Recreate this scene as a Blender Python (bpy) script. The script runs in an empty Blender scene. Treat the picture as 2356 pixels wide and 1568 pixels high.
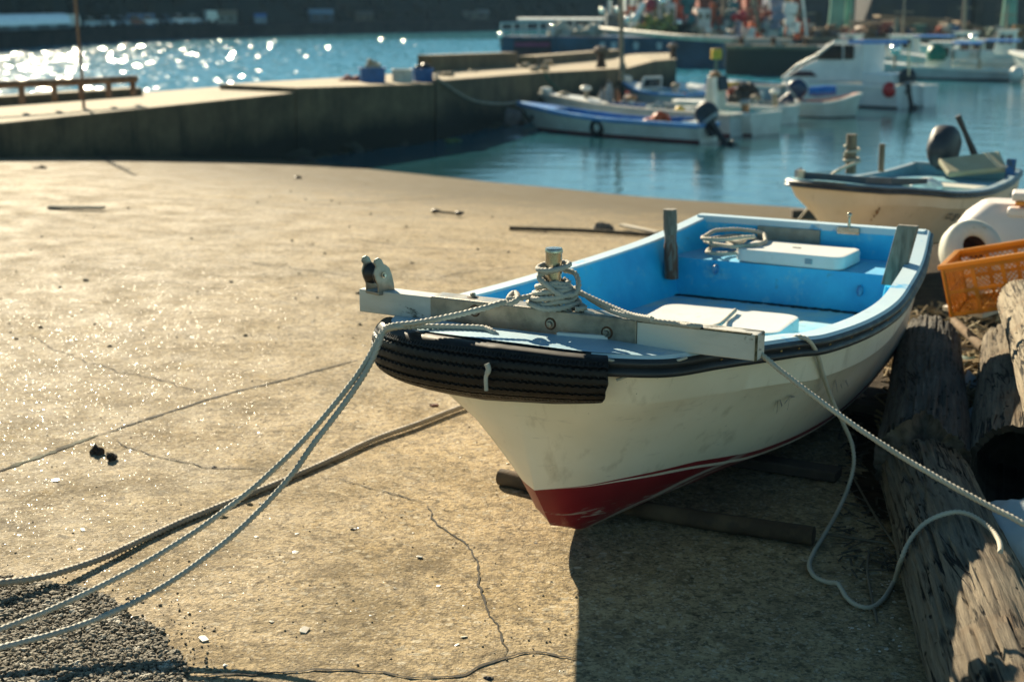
import bpy, bmesh, math, random
from mathutils import Vector, Matrix, Euler, Quaternion, noise as mnoise
random.seed(7)
R = math.radians
sc = bpy.context.scene
COL = sc.collection
# ---------------------------------------------------------------- camera geometry
FPX, CX, CY, HC = 3272.0, 1178.0, 784.0, 1.7
PITCH = math.atan((784 - 10.6) / FPX)
CPI, SPI = math.cos(PITCH), math.sin(PITCH)
CAM = Vector((0, 0, HC))
WZ = -0.8                      # water level


def ray(px, py):
    x = (px - CX) / FPX
    y = (py - CY) / FPX
    return Vector((x, CPI - y * SPI, -(SPI + y * CPI)))


def P(px, py, z=0.0):
    r = ray(px, py)
    return CAM + r * ((z - HC) / r.z)


def PD(px, py, Y):
    r = ray(px, py)
    return CAM + r * (Y / r.y)


def PV(px, py, A, B):
    n = Vector((B.y - A.y, A.x - B.x, 0))
    r = ray(px, py)
    return CAM + r * ((A - CAM).dot(n) / r.dot(n))


# shore line (pixel samples at water level) and the slipway's height field
SHORE = [P(x, y, WZ) for x, y in ((650, 366), (800, 383), (950, 400), (1200, 425), (1500, 455), (1800, 475))]
SHORE = [SHORE[0] + (SHORE[0] - SHORE[2]) * 2.2] + SHORE + [SHORE[-1] + (SHORE[-1] - SHORE[2]) * 2.5]


def shore_d(x, y):
    best = 1e9
    p = Vector((x, y))
    for a, b in zip(SHORE[:-1], SHORE[1:]):
        a2, b2 = a.xy, b.xy
        d = b2 - a2
        t = max(0, min(1, (p - a2).dot(d) / d.length_squared))
        q = a2 + d * t
        s = (p - q).length
        if s < abs(best):
            side = d.x * (p.y - a2.y) - d.y * (p.x - a2.x)
            best = s if side < 0 else -s
    return best


def gz(x, y):
    d = shore_d(x, y)
    s = 1 - d / 10.5
    if s <= 0:
        return 0.0
    return WZ * (s ** 1.5 if s < 1 else 1 + 1.5 * (s - 1))


def G(px, py, dz=0.0):
    z = 0.0
    for _ in range(12):
        q = P(px, py, z + dz)
        z = gz(q.x, q.y)
    return q


def Cc(r, g, b, k=1.0):
    f = lambda c: ((c / 255 + .055) / 1.055) ** 2.4 if c > 10 else c / 255 / 12.92
    return (f(r) * k, f(g) * k, f(b) * k, 1)


# ---------------------------------------------------------------- materials
class NB:
    def __init__(s, name):
        s.m = bpy.data.materials.new(name)
        s.m.use_nodes = True
        s.t = s.m.node_tree
        s.b = s.t.nodes['Principled BSDF']
        s.o = s.t.nodes['Material Output']

    def n(s, typ, **kw):
        nd = s.t.nodes.new('ShaderNode' + typ)
        for k, v in kw.items():
            if k.startswith('_'):
                setattr(nd, k[1:], v)
            else:
                key = int(k[1:]) if k[0] == 'i' and k[1:].isdigit() else k.replace('__', ' ')
                s.put(nd.inputs[key], v)
        return nd

    def put(s, sock, v):
        if isinstance(v, bpy.types.NodeSocket):
            s.t.links.new(v, sock)
        else:
            sock.default_value = v

    def coord(s, kind='Object', scale=(1, 1, 1), rot=(0, 0, 0), loc=(0, 0, 0)):
        tc = s.n('TexCoord') if kind != 'World' else s.n('NewGeometry')
        src = tc.outputs[kind] if kind != 'World' else tc.outputs['Position']
        mp = s.n('Mapping', i0=src)
        mp.inputs['Scale'].default_value = scale
        mp.inputs['Rotation'].default_value = rot
        mp.inputs['Location'].default_value = loc
        return mp.outputs[0]

    def noise(s, v, scale, detail=4, rough=.55, dist=0):
        return s.n('TexNoise', Vector=v, Scale=scale, Detail=detail, Roughness=rough, Distortion=dist).outputs['Fac']

    def vor(s, v, scale, feature='F1', out='Distance', rnd=1):
        return s.n('TexVoronoi', _feature=feature, Vector=v, Scale=scale, Randomness=rnd).outputs[out]

    def ramp(s, f, a, b, ca=0., cb=1.):
        return s.n('MapRange', _clamp=True, i0=f, i1=a, i2=b, i3=ca, i4=cb).outputs[0]

    def mix(s, f, a, b, mode='MIX'):
        nd = s.n('Mix', _data_type='RGBA', _blend_type=mode)
        s.put(nd.inputs['Factor'], f)
        s.put(nd.inputs['A'], a)
        s.put(nd.inputs['B'], b)
        return nd.outputs['Result']

    def math(s, op, a, b=0., c=0.):
        return s.n('Math', _operation=op, i0=a, i1=b, i2=c).outputs[0]

    def bump(s, h, strength=.3, dist=.01, normal=None):
        nd = s.n('Bump', Height=h, Strength=strength, Distance=dist)
        if normal is not None:
            s.put(nd.inputs['Normal'], normal)
        return nd.outputs['Normal']

    def set(s, **kw):
        for k, v in kw.items():
            s.put(s.b.inputs[k.replace('__', ' ')], v)
        return s.m


MATS = {}


def M(name, c1, c2=None, scale=6., lo=.42, hi=.62, rough=.6, bump=.15, bscale=60., metal=0., stretch=(1, 1, 1),
      c3=None, s3=18., lo3=.6, hi3=.68, bd=.004, spec=.5, var=.12, coat=0.):
    if name in MATS:
        return MATS[name]
    b = NB(name)
    v = b.coord('Object', stretch)
    c = c1
    if c2:
        c = b.mix(b.ramp(b.noise(v, scale, 5, .6), lo, hi), c1, c2)
    if c3:
        c = b.mix(b.ramp(b.noise(v, s3, 6, .7, .3), lo3, hi3), c, c3)
    if var:
        f = b.ramp(b.noise(v, scale * .37 + 1, 3), .3, .7, 1 - var, 1 + var)
        hs = b.n('HueSaturation', Value=f, Color=c)
        c = hs.outputs[0]
    kw = dict(Base__Color=c, Metallic=metal, Roughness=b.ramp(b.noise(v, scale * 2, 3), .3, .7, max(.05, rough - .1), min(1, rough + .1)))
    if bump:
        kw['Normal'] = b.bump(b.noise(v, bscale, 5, .6), bump, bd)
    b.set(**kw)
    b.b.inputs['Specular IOR Level'].default_value = spec
    if coat:
        b.b.inputs['Coat Weight'].default_value = coat
    MATS[name] = b.m
    return b.m


# ---------------------------------------------------------------- mesh builder
class MB:
    def __init__(s):
        s.v, s.f, s.mi, s.mats = [], [], [], []
        s.cur = 0

    def use(s, mat):
        if mat not in s.mats:
            s.mats.append(mat)
        s.cur = s.mats.index(mat)
        return s

    def add(s, verts, faces):
        o = len(s.v)
        s.v += [tuple(v) for v in verts]
        s.f += [tuple(i + o for i in f) for f in faces]
        s.mi += [s.cur] * len(faces)
        return s

    def box(s, c, d, rot=None, taper=1.0):
        c = Vector(c)
        m = rot.to_matrix() if isinstance(rot, (Euler, Quaternion)) else (rot or Matrix.Identity(3))
        vs = []
        for z in (-.5, .5):
            k = taper if z > 0 else 1
            for x, y in ((-.5, -.5), (.5, -.5), (.5, .5), (-.5, .5)):
                vs.append(c + m @ Vector((x * d[0] * k, y * d[1] * k, z * d[2])))
        return s.add(vs, [(3, 2, 1, 0), (4, 5, 6, 7), (0, 1, 5, 4), (1, 2, 6, 5), (2, 3, 7, 6), (3, 0, 4, 7)])

    def grid(s, rows, close=False, flip=False):
        n = len(rows[0])
        vs = [p for r in rows for p in r]
        fs = []
        for i in range(len(rows) - 1):
            for j in range(n if close else n - 1):
                k = (j + 1) % n
                q = (i * n + j, i * n + k, (i + 1) * n + k, (i + 1) * n + j)
                fs.append(q[::-1] if flip else q)
        return s.add(vs, fs)

    def tube(s, pts, r, n=8, caps=True, closed=False):
        pts = [Vector(p) for p in pts]
        rs = r if isinstance(r, (list, tuple)) else [r] * len(pts)
        fr = frames(pts)
        rows = []
        for (p, t, a, b), rr in zip(fr, rs):
            rows.append([p + (a * math.cos(2 * math.pi * j / n) + b * math.sin(2 * math.pi * j / n)) * rr for j in range(n)])
        if closed:
            rows.append(rows[0])
        s.grid(rows, True)
        if caps and not closed:
            o = len(s.v)
            s.add(rows[0], [tuple(range(n))[::-1]])
            s.add(rows[-1], [tuple(range(n))])
        return s

    def lathe(s, prof, n=24, mat=None):
        mat = mat or Matrix.Identity(4)
        rows = []
        for r, z in prof:
            rows.append([mat @ Vector((r * math.cos(2 * math.pi * j / n), r * math.sin(2 * math.pi * j / n), z)) for j in range(n)])
        s.grid(rows, True)
        if prof[0][0] > 1e-4:
            s.add(rows[0], [tuple(range(n))[::-1]])
        if prof[-1][0] > 1e-4:
            s.add(rows[-1], [tuple(range(n))])
        return s

    def prism(s, poly, h, mat=None):
        mat = mat or Matrix.Identity(4)
        n = len(poly)
        a = [mat @ Vector((x, y, 0)) for x, y in poly]
        b = [mat @ Vector((x, y, h)) for x, y in poly]
        s.add(a + b, [tuple(range(n))[::-1], tuple(range(n, 2 * n))] + [(i, (i + 1) % n, n + (i + 1) % n, n + i) for i in range(n)])
        return s

    def blob(s, c, r, seed=0, j=.3, sub=1, sq=(1, 1, 1), rot=None):
        vs, fs = ICO[sub]
        c = Vector(c)
        m = rot.to_matrix() if rot is not None else Matrix.Identity(3)
        rnd = random.Random(seed)
        out = []
        for v in vs:
            k = r * (1 + rnd.uniform(-j, j))
            out.append(c + m @ Vector((v[0] * k * sq[0], v[1] * k * sq[1], v[2] * k * sq[2])))
        return s.add(out, fs)

    def build(s, name, mat=None, parent=None, smooth=35, bev=0., kind=None, label=None, cat=None, group=None, loc=None, seg=2, weld=False):
        me = bpy.data.meshes.new(name)
        me.from_pydata(s.v, [], s.f)
        mats = s.mats if s.mats else [mat]
        for m in mats:
            me.materials.append(m)
        if len(mats) > 1:
            me.polygons.foreach_set('material_index', s.mi)
        if weld:
            bm = bmesh.new()
            bm.from_mesh(me)
            bmesh.ops.remove_doubles(bm, verts=bm.verts, dist=1e-4)
            bmesh.ops.recalc_face_normals(bm, faces=bm.faces)
            bm.to_mesh(me)
            bm.free()
        me.update()
        if smooth:
            me.polygons.foreach_set('use_smooth', [True] * len(me.polygons))
            if smooth < 180:
                me.set_sharp_from_angle(angle=R(smooth))
        o = bpy.data.objects.new(name, me)
        COL.objects.link(o)
        if loc is not None:
            o.location = loc
        if parent:
            o.parent = parent
        if bev:
            md = o.modifiers.new('bev', 'BEVEL')
            md.width = bev
            md.segments = seg
            md.limit_method = 'ANGLE'
            md.angle_limit = R(40)
            md.harden_normals = False
        tag(o, label, cat, group, kind)
        return o


def tag(o, label=None, cat=None, group=None, kind=None):
    for k, v in (('label', label), ('category', cat), ('group', group), ('kind', kind)):
        if v:
            o[k] = v
    return o


def empty(name, loc, label, cat, group=None, rot=(0, 0, 0), scale=1.0):
    o = bpy.data.objects.new(name, None)
    o.empty_display_size = .1
    COL.objects.link(o)
    o.location = loc
    o.rotation_euler = rot
    o.scale = (scale,) * 3
    return tag(o, label, cat, group)


def copy_tree(o, parent=None):
    c = o.copy()
    COL.objects.link(c)
    if parent:
        c.parent = parent
    for ch in o.children:
        copy_tree(ch, c)
    return c


def _ico(sub):
    bm = bmesh.new()
    bmesh.ops.create_icosphere(bm, subdivisions=sub, radius=1)
    bm.verts.ensure_lookup_table()
    r = ([tuple(v.co) for v in bm.verts], [tuple(v.index for v in f.verts) for f in bm.faces])
    bm.free()
    return r


ICO = {1: _ico(1), 2: _ico(2), 3: _ico(3)}


def frames(pts):
    out = []
    n = len(pts)
    a = None
    for i, p in enumerate(pts):
        t = (pts[min(i + 1, n - 1)] - pts[max(i - 1, 0)])
        t = t.normalized() if t.length > 1e-9 else Vector((0, 0, 1))
        if a is None:
            up = Vector((0, 0, 1)) if abs(t.z) < .9 else Vector((1, 0, 0))
            a = t.cross(up).normalized()
        else:
            a = (a - t * a.dot(t)).normalized()
        out.append((p, t, a, t.cross(a)))
    return out


def spline(pts, step=None, n=None):
    """Catmull-Rom through pts, resampled evenly."""
    pts = [Vector(p) for p in pts]
    q = [pts[0] * 2 - pts[1]] + pts + [pts[-1] * 2 - pts[-2]]
    fine = []
    for i in range(1, len(q) - 2):
        for k in range(24):
            t = k / 24
            a, b, c, d = q[i - 1], q[i], q[i + 1], q[i + 2]
            fine.append(.5 * ((2 * b) + (c - a) * t + (2 * a - 5 * b + 4 * c - d) * t * t + (3 * b - a - 3 * c + d) * t ** 3))
    fine.append(pts[-1])
    L = [0]
    for a, b in zip(fine[:-1], fine[1:]):
        L.append(L[-1] + (b - a).length)
    if n is None:
        n = max(2, int(L[-1] / step) + 1)
    out, j = [], 0
    for i in range(n):
        s = L[-1] * i / (n - 1)
        while j < len(L) - 2 and L[j + 1] < s:
            j += 1
        d = L[j + 1] - L[j]
        out.append(fine[j].lerp(fine[j + 1], (s - L[j]) / d if d > 1e-9 else 0))
    return out


def rope(mb, pts, r, lay=4.6, n=12, smoothpath=True, fray=True):
    """three-strand laid rope swept along a path"""
    path = spline(pts, r * .55) if smoothpath else [Vector(p) for p in pts]
    fr = frames(path)
    rows = []
    s = 0
    prev = path[0]
    for p, t, a, b in fr:
        s += (p - prev).length
        prev = p
        tw = 2 * math.pi * s / (lay * r)
        row = []
        for j in range(n):
            th = 2 * math.pi * j / n
            k = r * (.80 + .2 * math.cos(3 * (th - tw))) * (1 + .07 * mnoise.noise(Vector((s * 14, th * .3, r * 900))))
            row.append(p + (a * math.cos(th) + b * math.sin(th)) * k)
        rows.append(row)
    mb.grid(rows, True)
    mb.add(rows[0], [tuple(range(n))[::-1]])
    mb.add(rows[-1], [tuple(range(n))])
    return mb


def interp(xs, ys, x):
    if x <= xs[0]:
        return ys[0]
    for i in range(len(xs) - 1):
        if x <= xs[i + 1]:
            t = (x - xs[i]) / (xs[i + 1] - xs[i])
            return ys[i] + (ys[i + 1] - ys[i]) * t
    return ys[-1]


def nz(x, y, z=0., s=1.):
    return mnoise.noise(Vector((x * s, y * s, z * s)))
# ================================================================= hero boat
TH = R(28.6)
BO = Vector((.217, 4.416, 0))
BM = Matrix.Translation(BO) @ Matrix.Rotation(math.pi / 2 - TH, 4, 'Z')


def BW(u, v, z):
    return BM @ Vector((u, -v, z))


def bl(q):
    w = BM.inverted() @ Vector(q)
    return w.x, -w.y, w.z


SH_U = [-.52, -.505, -.46, -.38, -.2, 0, .2, .4, .8, 1.2, 1.6, 2.0, 2.44]
SH_V = [0, .22, .36, .465, .535, .59, .64, .68, .71, .71, .67, .62, .545]
SH_Z = [.755, .753, .75, .745, .735, .715, .695, .67, .643, .633, .64, .66, .715]
KN_U = [-.45, -.435, -.395, -.32, -.15, .04, .23, .42, .81, 1.2, 1.6, 2.0, 2.44]
KN_V = [0, .19, .31, .405, .485, .55, .605, .65, .685, .685, .648, .6, .53]
MI_U = [-.385, -.365, -.31, -.22, -.06, .11, .29, .47, .84, 1.22, 1.6, 2, 2.44]
MI_V = [0, .10, .19, .27, .36, .435, .495, .54, .585, .60, .575, .545, .5]
MI_Z = [.45, .45, .44, .435, .42, .40, .385, .36, .34, .33, .335, .35, .4]
CH_U = [-.31, -.26, -.19, -.09, .05, .2, .36, .53, .86, 1.25, 1.65, 2.05, 2.44]
CH_V = [0, .06, .12, .18, .25, .315, .37, .42, .47, .49, .49, .48, .46]
CH_Z = [.25, .25, .245, .24, .23, .22, .2, .185, .165, .15, .15, .17, .19]
GA_U = [-.20, -.13, -.05, .04, .16, .28, .42, .62, .92, 1.3, 1.7, 2.1, 2.44]
GA_V = [0, .038, .068, .094, .122, .15, .175, .19, .2, .21, .21, .21, .2]
GA_Z = [.100, .080, .070, .065, .064, .066, .075, .085, .105, .1, .1, .12, .14]
KE_U = [0, .03, .08, .14, .22, .32, .46, .65, .95, 1.3, 1.7, 2.1, 2.44]
KE_V = [0, .024, .026, .015, .015, .015, .015, .015, .015, .015, .015, .015, .015]
KE_Z = [.030] * 13
NK = 73


def cr(ys, t):
    i = min(int(t), len(ys) - 2)
    f = t - i
    g = lambda j: ys[max(0, min(len(ys) - 1, j))]
    a, b, c, d = g(i - 1), g(i), g(i + 1), g(i + 2)
    return .5 * (2 * b + (c - a) * f + (2 * a - 5 * b + 4 * c - d) * f * f + (3 * b - a - 3 * c + d) * f ** 3)


def curve(U, V_, Z):
    return [(cr(U, 12 * k / (NK - 1)), max(0, cr(V_, 12 * k / (NK - 1))), cr(Z, 12 * k / (NK - 1))) for k in range(NK)]


SHEER = curve(SH_U, SH_V, SH_Z)
KNUC = curve(KN_U, KN_V, [z - .155 for z in SH_Z])
MIDC = curve(MI_U, MI_V, MI_Z)
CHIN = curve(CH_U, CH_V, CH_Z)
GARB = curve(GA_U, GA_V, GA_Z)
KEEL = curve(KE_U, KE_V, KE_Z)


def lerp3(a, b, t):
    return tuple(x + (y - x) * t for x, y in zip(a, b))


def sheer_at(u):
    """half beam and height of the gunwale at station u"""
    for a, b in zip(SHEER[:-1], SHEER[1:]):
        if a[0] <= u <= b[0]:
            t = (u - a[0]) / max(1e-6, b[0] - a[0])
            return a[1] + (b[1] - a[1]) * t, a[2] + (b[2] - a[2]) * t
    return SHEER[-1][1], SHEER[-1][2]


def both(mb, rows, flip=False):
    """rows of (u,v,z): builds the +v and the -v side"""
    for sgn in (1, -1):
        mb.grid([[(u, -v * sgn, z) for u, v, z in r] for r in rows], flip=(sgn < 0) != flip)


def inset(c, d, dz=0.):
    """offset a plan curve inwards by d"""
    out = []
    n = len(c)
    for i, (u, v, z) in enumerate(c):
        a, b = c[max(0, i - 1)], c[min(n - 1, i + 1)]
        if i == 0:
            tu, tv = 0, 1
        else:
            tu, tv = b[0] - a[0], b[1] - a[1]
        l = math.hypot(tu, tv) or 1
        nu, nv = tv / l, -tu / l
        out.append((u + nu * d, max(0, v + nv * d), z + dz))
    return out


# ---- boat paint
def mat_boat_white(name, c=(.86, .79, .655), k=0):
    b = NB(name)
    v = b.coord('Object')
    st = b.coord('Object', (1.2, 1.2, 7))
    base = b.mix(b.ramp(b.noise(v, 2.2, 5), .35, .7), c + (1,), (c[0] * .88, c[1] * .85, c[2] * .78, 1))
    streak = b.ramp(b.noise(b.coord('Object', (9, 9, .7)), 1.6, 5, .6), .56, .75)
    base = b.mix(b.math('MULTIPLY', streak, .5), base, (.36, .29, .18, 1))
    scuff = b.ramp(b.noise(b.coord('Object', (2.0, 2.0, 12), (0, R(14), 0)), 3.0, 8, .75), .60, .66)
    base = b.mix(b.math('MULTIPLY', scuff, .32), base, (.42, .38, .31, 1))
    chips = b.ramp(b.noise(v, 14, 8, .75), .66, .69)
    base = b.mix(b.math('MULTIPLY', chips, .55), base, (.36, .33, .27, 1))
    dots = b.ramp(b.vor(v, 30), .055, .04)
    base = b.mix(b.math('MULTIPLY', dots, b.ramp(b.noise(v, 4), .5, .6)), base, (.17, .12, .07, 1))
    b.set(Base__Color=base, Roughness=b.ramp(b.noise(v, 9), .3, .7, .34, .5),
          Normal=b.bump(b.noise(v, 3.0, 3), .12, .02, b.bump(b.noise(v, 90, 4), .05, .002)))
    return b.m


def mat_boat_red():
    b = NB('boat_red')
    v = b.coord('Object', (1, 1, 1))
    sv = b.coord('Object', (2.2, 2.5, 16))
    base = b.mix(b.ramp(b.noise(v, 7, 5), .3, .7), (.20, .008, .014, 1), (.28, .016, .022, 1))
    x = b.n('SeparateXYZ', i0=v)
    m = b.ramp(b.noise(sv, 2.6, 8, .72, .4), .56, .60)
    zone = b.ramp(x.outputs[2], .17, .13)
    zone2 = b.ramp(x.outputs[2], .055, .085)
    base = b.mix(b.math('MULTIPLY', b.math('MULTIPLY', m, zone), zone2), base, (.42, .37, .30, 1))
    fine = b.noise(b.coord('Object', (14, 14, 40)), 2.2, 8, .75)
    for k_, (z0, sl, wd) in enumerate(((.050, .42, .022), (.026, .36, .014))):
        t_ = b.math('ABSOLUTE', b.math('SUBTRACT', x.outputs[2], b.math('ADD', z0, b.math('MULTIPLY', x.outputs[0], sl))))
        sm = b.math('MULTIPLY', b.ramp(t_, wd, wd * .3), b.ramp(fine, .33 + .06 * k_, .42 + .06 * k_))
        sm = b.math('MULTIPLY', sm, b.math('MULTIPLY', b.ramp(x.outputs[0], -.06, .0), b.ramp(x.outputs[0], .48, .30)))
        base = b.mix(sm, base, (.60, .55, .45, 1))
    sp_ = b.ramp(b.vor(b.coord('Object', (1, 1, 1)), 75), .20, .12)
    sp_ = b.math('MULTIPLY', sp_, b.math('MULTIPLY', b.ramp(x.outputs[0], .12, .0), b.ramp(b.noise(v, 30, 3), .52, .58)))
    sp_ = b.math('MULTIPLY', sp_, b.ramp(x.outputs[2], .15, .10))
    base = b.mix(sp_, base, (.46, .40, .32, 1))
    b.set(Base__Color=base, Roughness=.42, Normal=b.bump(b.noise(v, 40, 5), .12, .004))
    return b.m


def mat_boat_blue(name, c1, c2, wear, lo, hi, ws=7, rough=.5, rib=False):
    b = NB(name)
    v = b.coord('Object')
    base = b.mix(b.ramp(b.noise(v, 3.2, 6, .65), .38, .66), c1, c2)
    w = b.ramp(b.noise(v, ws, 8, .72, .2), lo, hi)
    base = b.mix(w, base, wear)
    dirt = b.ramp(b.noise(v, 11, 6, .7), .62, .74)
    base = b.mix(b.math('MULTIPLY', dirt, .5), base, (.05, .08, .07, 1))
    nrm = b.bump(b.noise(v, 50, 5), .12, .004)
    if rib:
        wv = b.n('TexWave', _bands_direction='DIAGONAL', Vector=v, Scale=32., Distortion=.6, Detail=2.).outputs['Fac']
        nrm = b.bump(wv, .35, .003, nrm)
        base = b.mix(b.math('MULTIPLY', b.ramp(wv, .2, .0), .35), base, (.18, .25, .30, 1))
    b.set(Base__Color=base, Roughness=rough, Normal=nrm)
    return b.m


WHITE = mat_boat_white('boat_white')
RED = mat_boat_red()
BLUE = mat_boat_blue('boat_blue', Cc(44, 188, 232), Cc(16, 156, 212), Cc(136, 204, 216), .56, .72)
GUN = mat_boat_blue('boat_gunwale', Cc(188, 208, 216), Cc(170, 196, 210), Cc(84, 168, 214), .60, .66, 5)
FLOORM = mat_boat_blue('boat_floor', Cc(160, 208, 224), Cc(112, 184, 218), Cc(206, 216, 208), .46, .60, 4.5)
DECKM = mat_boat_blue('boat_deck', Cc(170, 196, 208), Cc(150, 186, 204), Cc(128, 178, 210), .58, .72, 4, .45, True)
RUBBER = M('boat_rubber', (.012, .016, .02, 1), (.022, .026, .03, 1), 9, rough=.5, bump=.3, bscale=90, bd=.003)
STEEL = M('worn_steel', (.30, .28, .24, 1), (.20, .185, .155, 1), 16, rough=.42, metal=.75, bump=.2, bscale=140, c3=(.16, .075, .025, 1), s3=9, lo3=.60, hi3=.72)
STEEL_B = M('bright_steel', (.52, .47, .38, 1), (.36, .30, .22, 1), 18, rough=.26, metal=.95, bump=.1, bscale=90, c3=(.18, .10, .05, 1), s3=22, lo3=.60, hi3=.70)
RUST = M('rust', (.10, .045, .02, 1), (.045, .025, .015, 1), 30, rough=.8, bump=.4, bscale=200)
WTIMBER = M('white_timber', (.56, .55, .50, 1), (.44, .43, .38, 1), 9, rough=.55, bump=.25, bscale=70, stretch=(1, .35, 1),
            c3=(.07, .065, .045, 1), s3=13, lo3=.57, hi3=.61)
MOSSW = M('mossy_edge', (.035, .036, .018, 1), (.16, .14, .08, 1), 60, rough=.9, bump=.5, bscale=150)
GREYWOOD = M('grey_post_wood', (.20, .185, .15, 1), (.11, .10, .08, 1), 14, rough=.8, bump=.5, bscale=40, stretch=(3, 3, .5))
BROWNWOOD = M('brown_post_wood', (.13, .055, .03, 1), (.19, .16, .13, 1), 16, rough=.8, bump=.5, bscale=40, stretch=(3, 3, .6), lo=.5, hi=.56)
BLACKM = M('black_plastic', (.012, .012, .013, 1), rough=.5, bump=.1)
LIDW = M('white_plastic_lid', (.78, .78, .74, 1), (.70, .69, .64, 1), 4, rough=.42, bump=.15, bscale=30, c3=(.42, .38, .29, 1), s3=10, lo3=.60, hi3=.78, var=.08)
PATCH = M('bare_patch', (.22, .21, .17, 1), (.30, .30, .25, 1), 14, rough=.8, bump=.3, bscale=80, c3=(.12, .24, .34, 1), s3=12, lo3=.58, hi3=.62)


def make_hull(mbname, white, red, parent):
    mb = MB()
    mb.use(red)
    g1 = [lerp3(KEEL[i], GARB[i], .55) for i in range(NK)]
    g1 = [(u - .006 * min(1, 2 * v / .05), v + .004, z - .010 * min(1, v / .03)) for u, v, z in g1]
    g2 = [lerp3(GARB[i], CHIN[i], .4) for i in range(NK)]
    g2 = [(u, v + .014 * min(1, v / .06), z - .010 * min(1, v / .06)) for u, v, z in g2]
    both(mb, [KEEL, g1, GARB, g2, CHIN])
    n = NK
    mb.use(white)
    s0 = [lerp3(CHIN[i], MIDC[i], .07 if i > 26 else .07 * (i / 26) ** 2.2) for i in range(n)]
    s1 = [lerp3(CHIN[i], MIDC[i], .19 if i > 30 else .19 * (i / 30) ** 2) for i in range(n)]
    both(mb, [CHIN, s0])
    mb.use(red)
    both(mb, [s0, s1])
    mb.use(white)
    bulge = [tuple(c + (.010 if j == 1 else 0) * math.sin(math.pi * min(1, i / 8)) for j, c in enumerate(lerp3(s1[i], MIDC[i], .5))) for i in range(n)]
    under = [(u, max(0, v - .016), z - .012) for u, v, z in KNUC]
    m2 = [tuple(c + (.008 if j == 1 else 0) * math.sin(math.pi * min(1, i / 8)) for j, c in enumerate(lerp3(MIDC[i], under[i], .5))) for i in range(n)]
    both(mb, [s1, bulge, MIDC, m2, under, KNUC, [lerp3(KNUC[i], SHEER[i], .6) for i in range(n)], SHEER])
    # transom
    ring = [KEEL[-1], GARB[-1], CHIN[-1], MIDC[-1], KNUC[-1], SHEER[-1]]
    mb.grid([[(u, -v, z) for u, v, z in ring], [(u, v, z) for u, v, z in ring]])
    mb.grid([[(u, -v, z) for u, v, z in (KEEL[0], KEEL[1])], [(u, v, z) for u, v, z in (KEEL[0], KEEL[1])]])
    return mb.build(mbname, None, parent, smooth=32, weld=True)


def make_rail(mat, parent):
    """double black rubber strake under the gunwale"""
    prof = []
    for i in range(15):
        t = i / 14
        z = -.004 - .058 * t
        o = .010 + .012 * abs(math.sin(math.pi * (t * 2)))
        if i in (0, 14):
            o = -.004
        prof.append((o, z))
    rows = []
    for o, z in prof:
        rows.append([(u, v, zz) for (u, v, _), (_, _, zz) in zip(inset(SHEER, -o), [(0, 0, s[2] + z) for s in SHEER])])
    mb = MB()
    both(mb, rows, True)
    return mb.build('rub_rail', mat, parent, smooth=50, weld=True)


FLZ = .40
GW = .062
INNER = inset(SHEER, GW, .004)


def make_gunwale(mat, parent, k0=0):
    mb = MB()
    o0 = inset(SHEER, -.008, -.006)
    o1 = inset(SHEER, 0, .004)
    i1 = inset(SHEER, GW, .004)
    i2 = inset(SHEER, GW, -.02)
    both(mb, [o0[k0:], o1[k0:], i1[k0:], i2[k0:]], True)
    # transom cap
    u1, v1, z1 = SHEER[-1]
    mb.box((u1 - GW / 2 + .002, 0, z1 - .008), (GW, v1 * 2 - .02, .03))
    return mb.build('gunwale', mat, parent, smooth=35)


def lining_rows():
    k0 = 27
    top = [(u, v, z - .01) for u, v, z in INNER[k0:] if u < 2.385]
    bot = []
    for u, v, z in top:
        mv = interp([q[0] for q in MIDC], [q[1] for q in MIDC], u)
        bot.append((u, max(.05, min(v - .075, mv - .03)), FLZ))
    return top, bot


def make_lining(mat, parent):
    top, bot = lining_rows()
    mb = MB()
    midr = [lerp3(a, b, .5) for a, b in zip(top, bot)]
    both(mb, [top, midr, bot], True)
    for i in (0, -1):
        pts = [(top[i][0], -top[i][1], top[i][2]), (bot[i][0], -bot[i][1], FLZ), (bot[i][0], bot[i][1], FLZ), (top[i][0], top[i][1], top[i][2])]
        mb.add(pts, [(0, 1, 2, 3)])
    return mb.build('hull_lining', mat, parent, smooth=35)


def make_floor(mat, parent, name='floor'):
    _, bot = lining_rows()
    mb = MB()
    mb.grid([[(u, -v - .004, z + .002) for u, v, z in bot], [(u, v + .004, z + .002) for u, v, z in bot]])
    return mb.build(name, mat, parent, smooth=0)


def make_foredeck(mat, parent, aft):
    """deck plate between the bow rim and an aft edge u=aft(v)"""
    mb = MB()
    ks = [i for i in range(NK) if INNER[i][0] < .02]
    rows_top, rows_bot = [], []
    N = 41
    rows = []
    for j in range(N):
        v = -.56 + 1.12 * j / (N - 1)
        # front edge u at this v
        fu = None
        for a, b in zip(SHEER[:-1], SHEER[1:]):
            if a[1] <= abs(v) <= b[1] and b[0] < .3:
                t = (abs(v) - a[1]) / max(1e-6, b[1] - a[1])
                fu = a[0] + (b[0] - a[0]) * t
                zz = a[2]
                break
        if fu is None:
            continue
        fu -= .004
        au = max(fu + .01, aft(v))
        rows.append([(fu + (au - fu) * i / 8, -v, zz - .002 + .012 * math.cos(v * 2.6) - .004 * i / 8) for i in range(9)])
    mb.grid(rows, flip=True)
    low = [[(x, y, z - .022) for x, y, z in r] for r in rows]
    mb.grid(low)
    mb.grid([[r[-1] for r in rows], [r[-1] for r in low]])
    return mb.build('foredeck', mat, parent, smooth=40)


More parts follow.
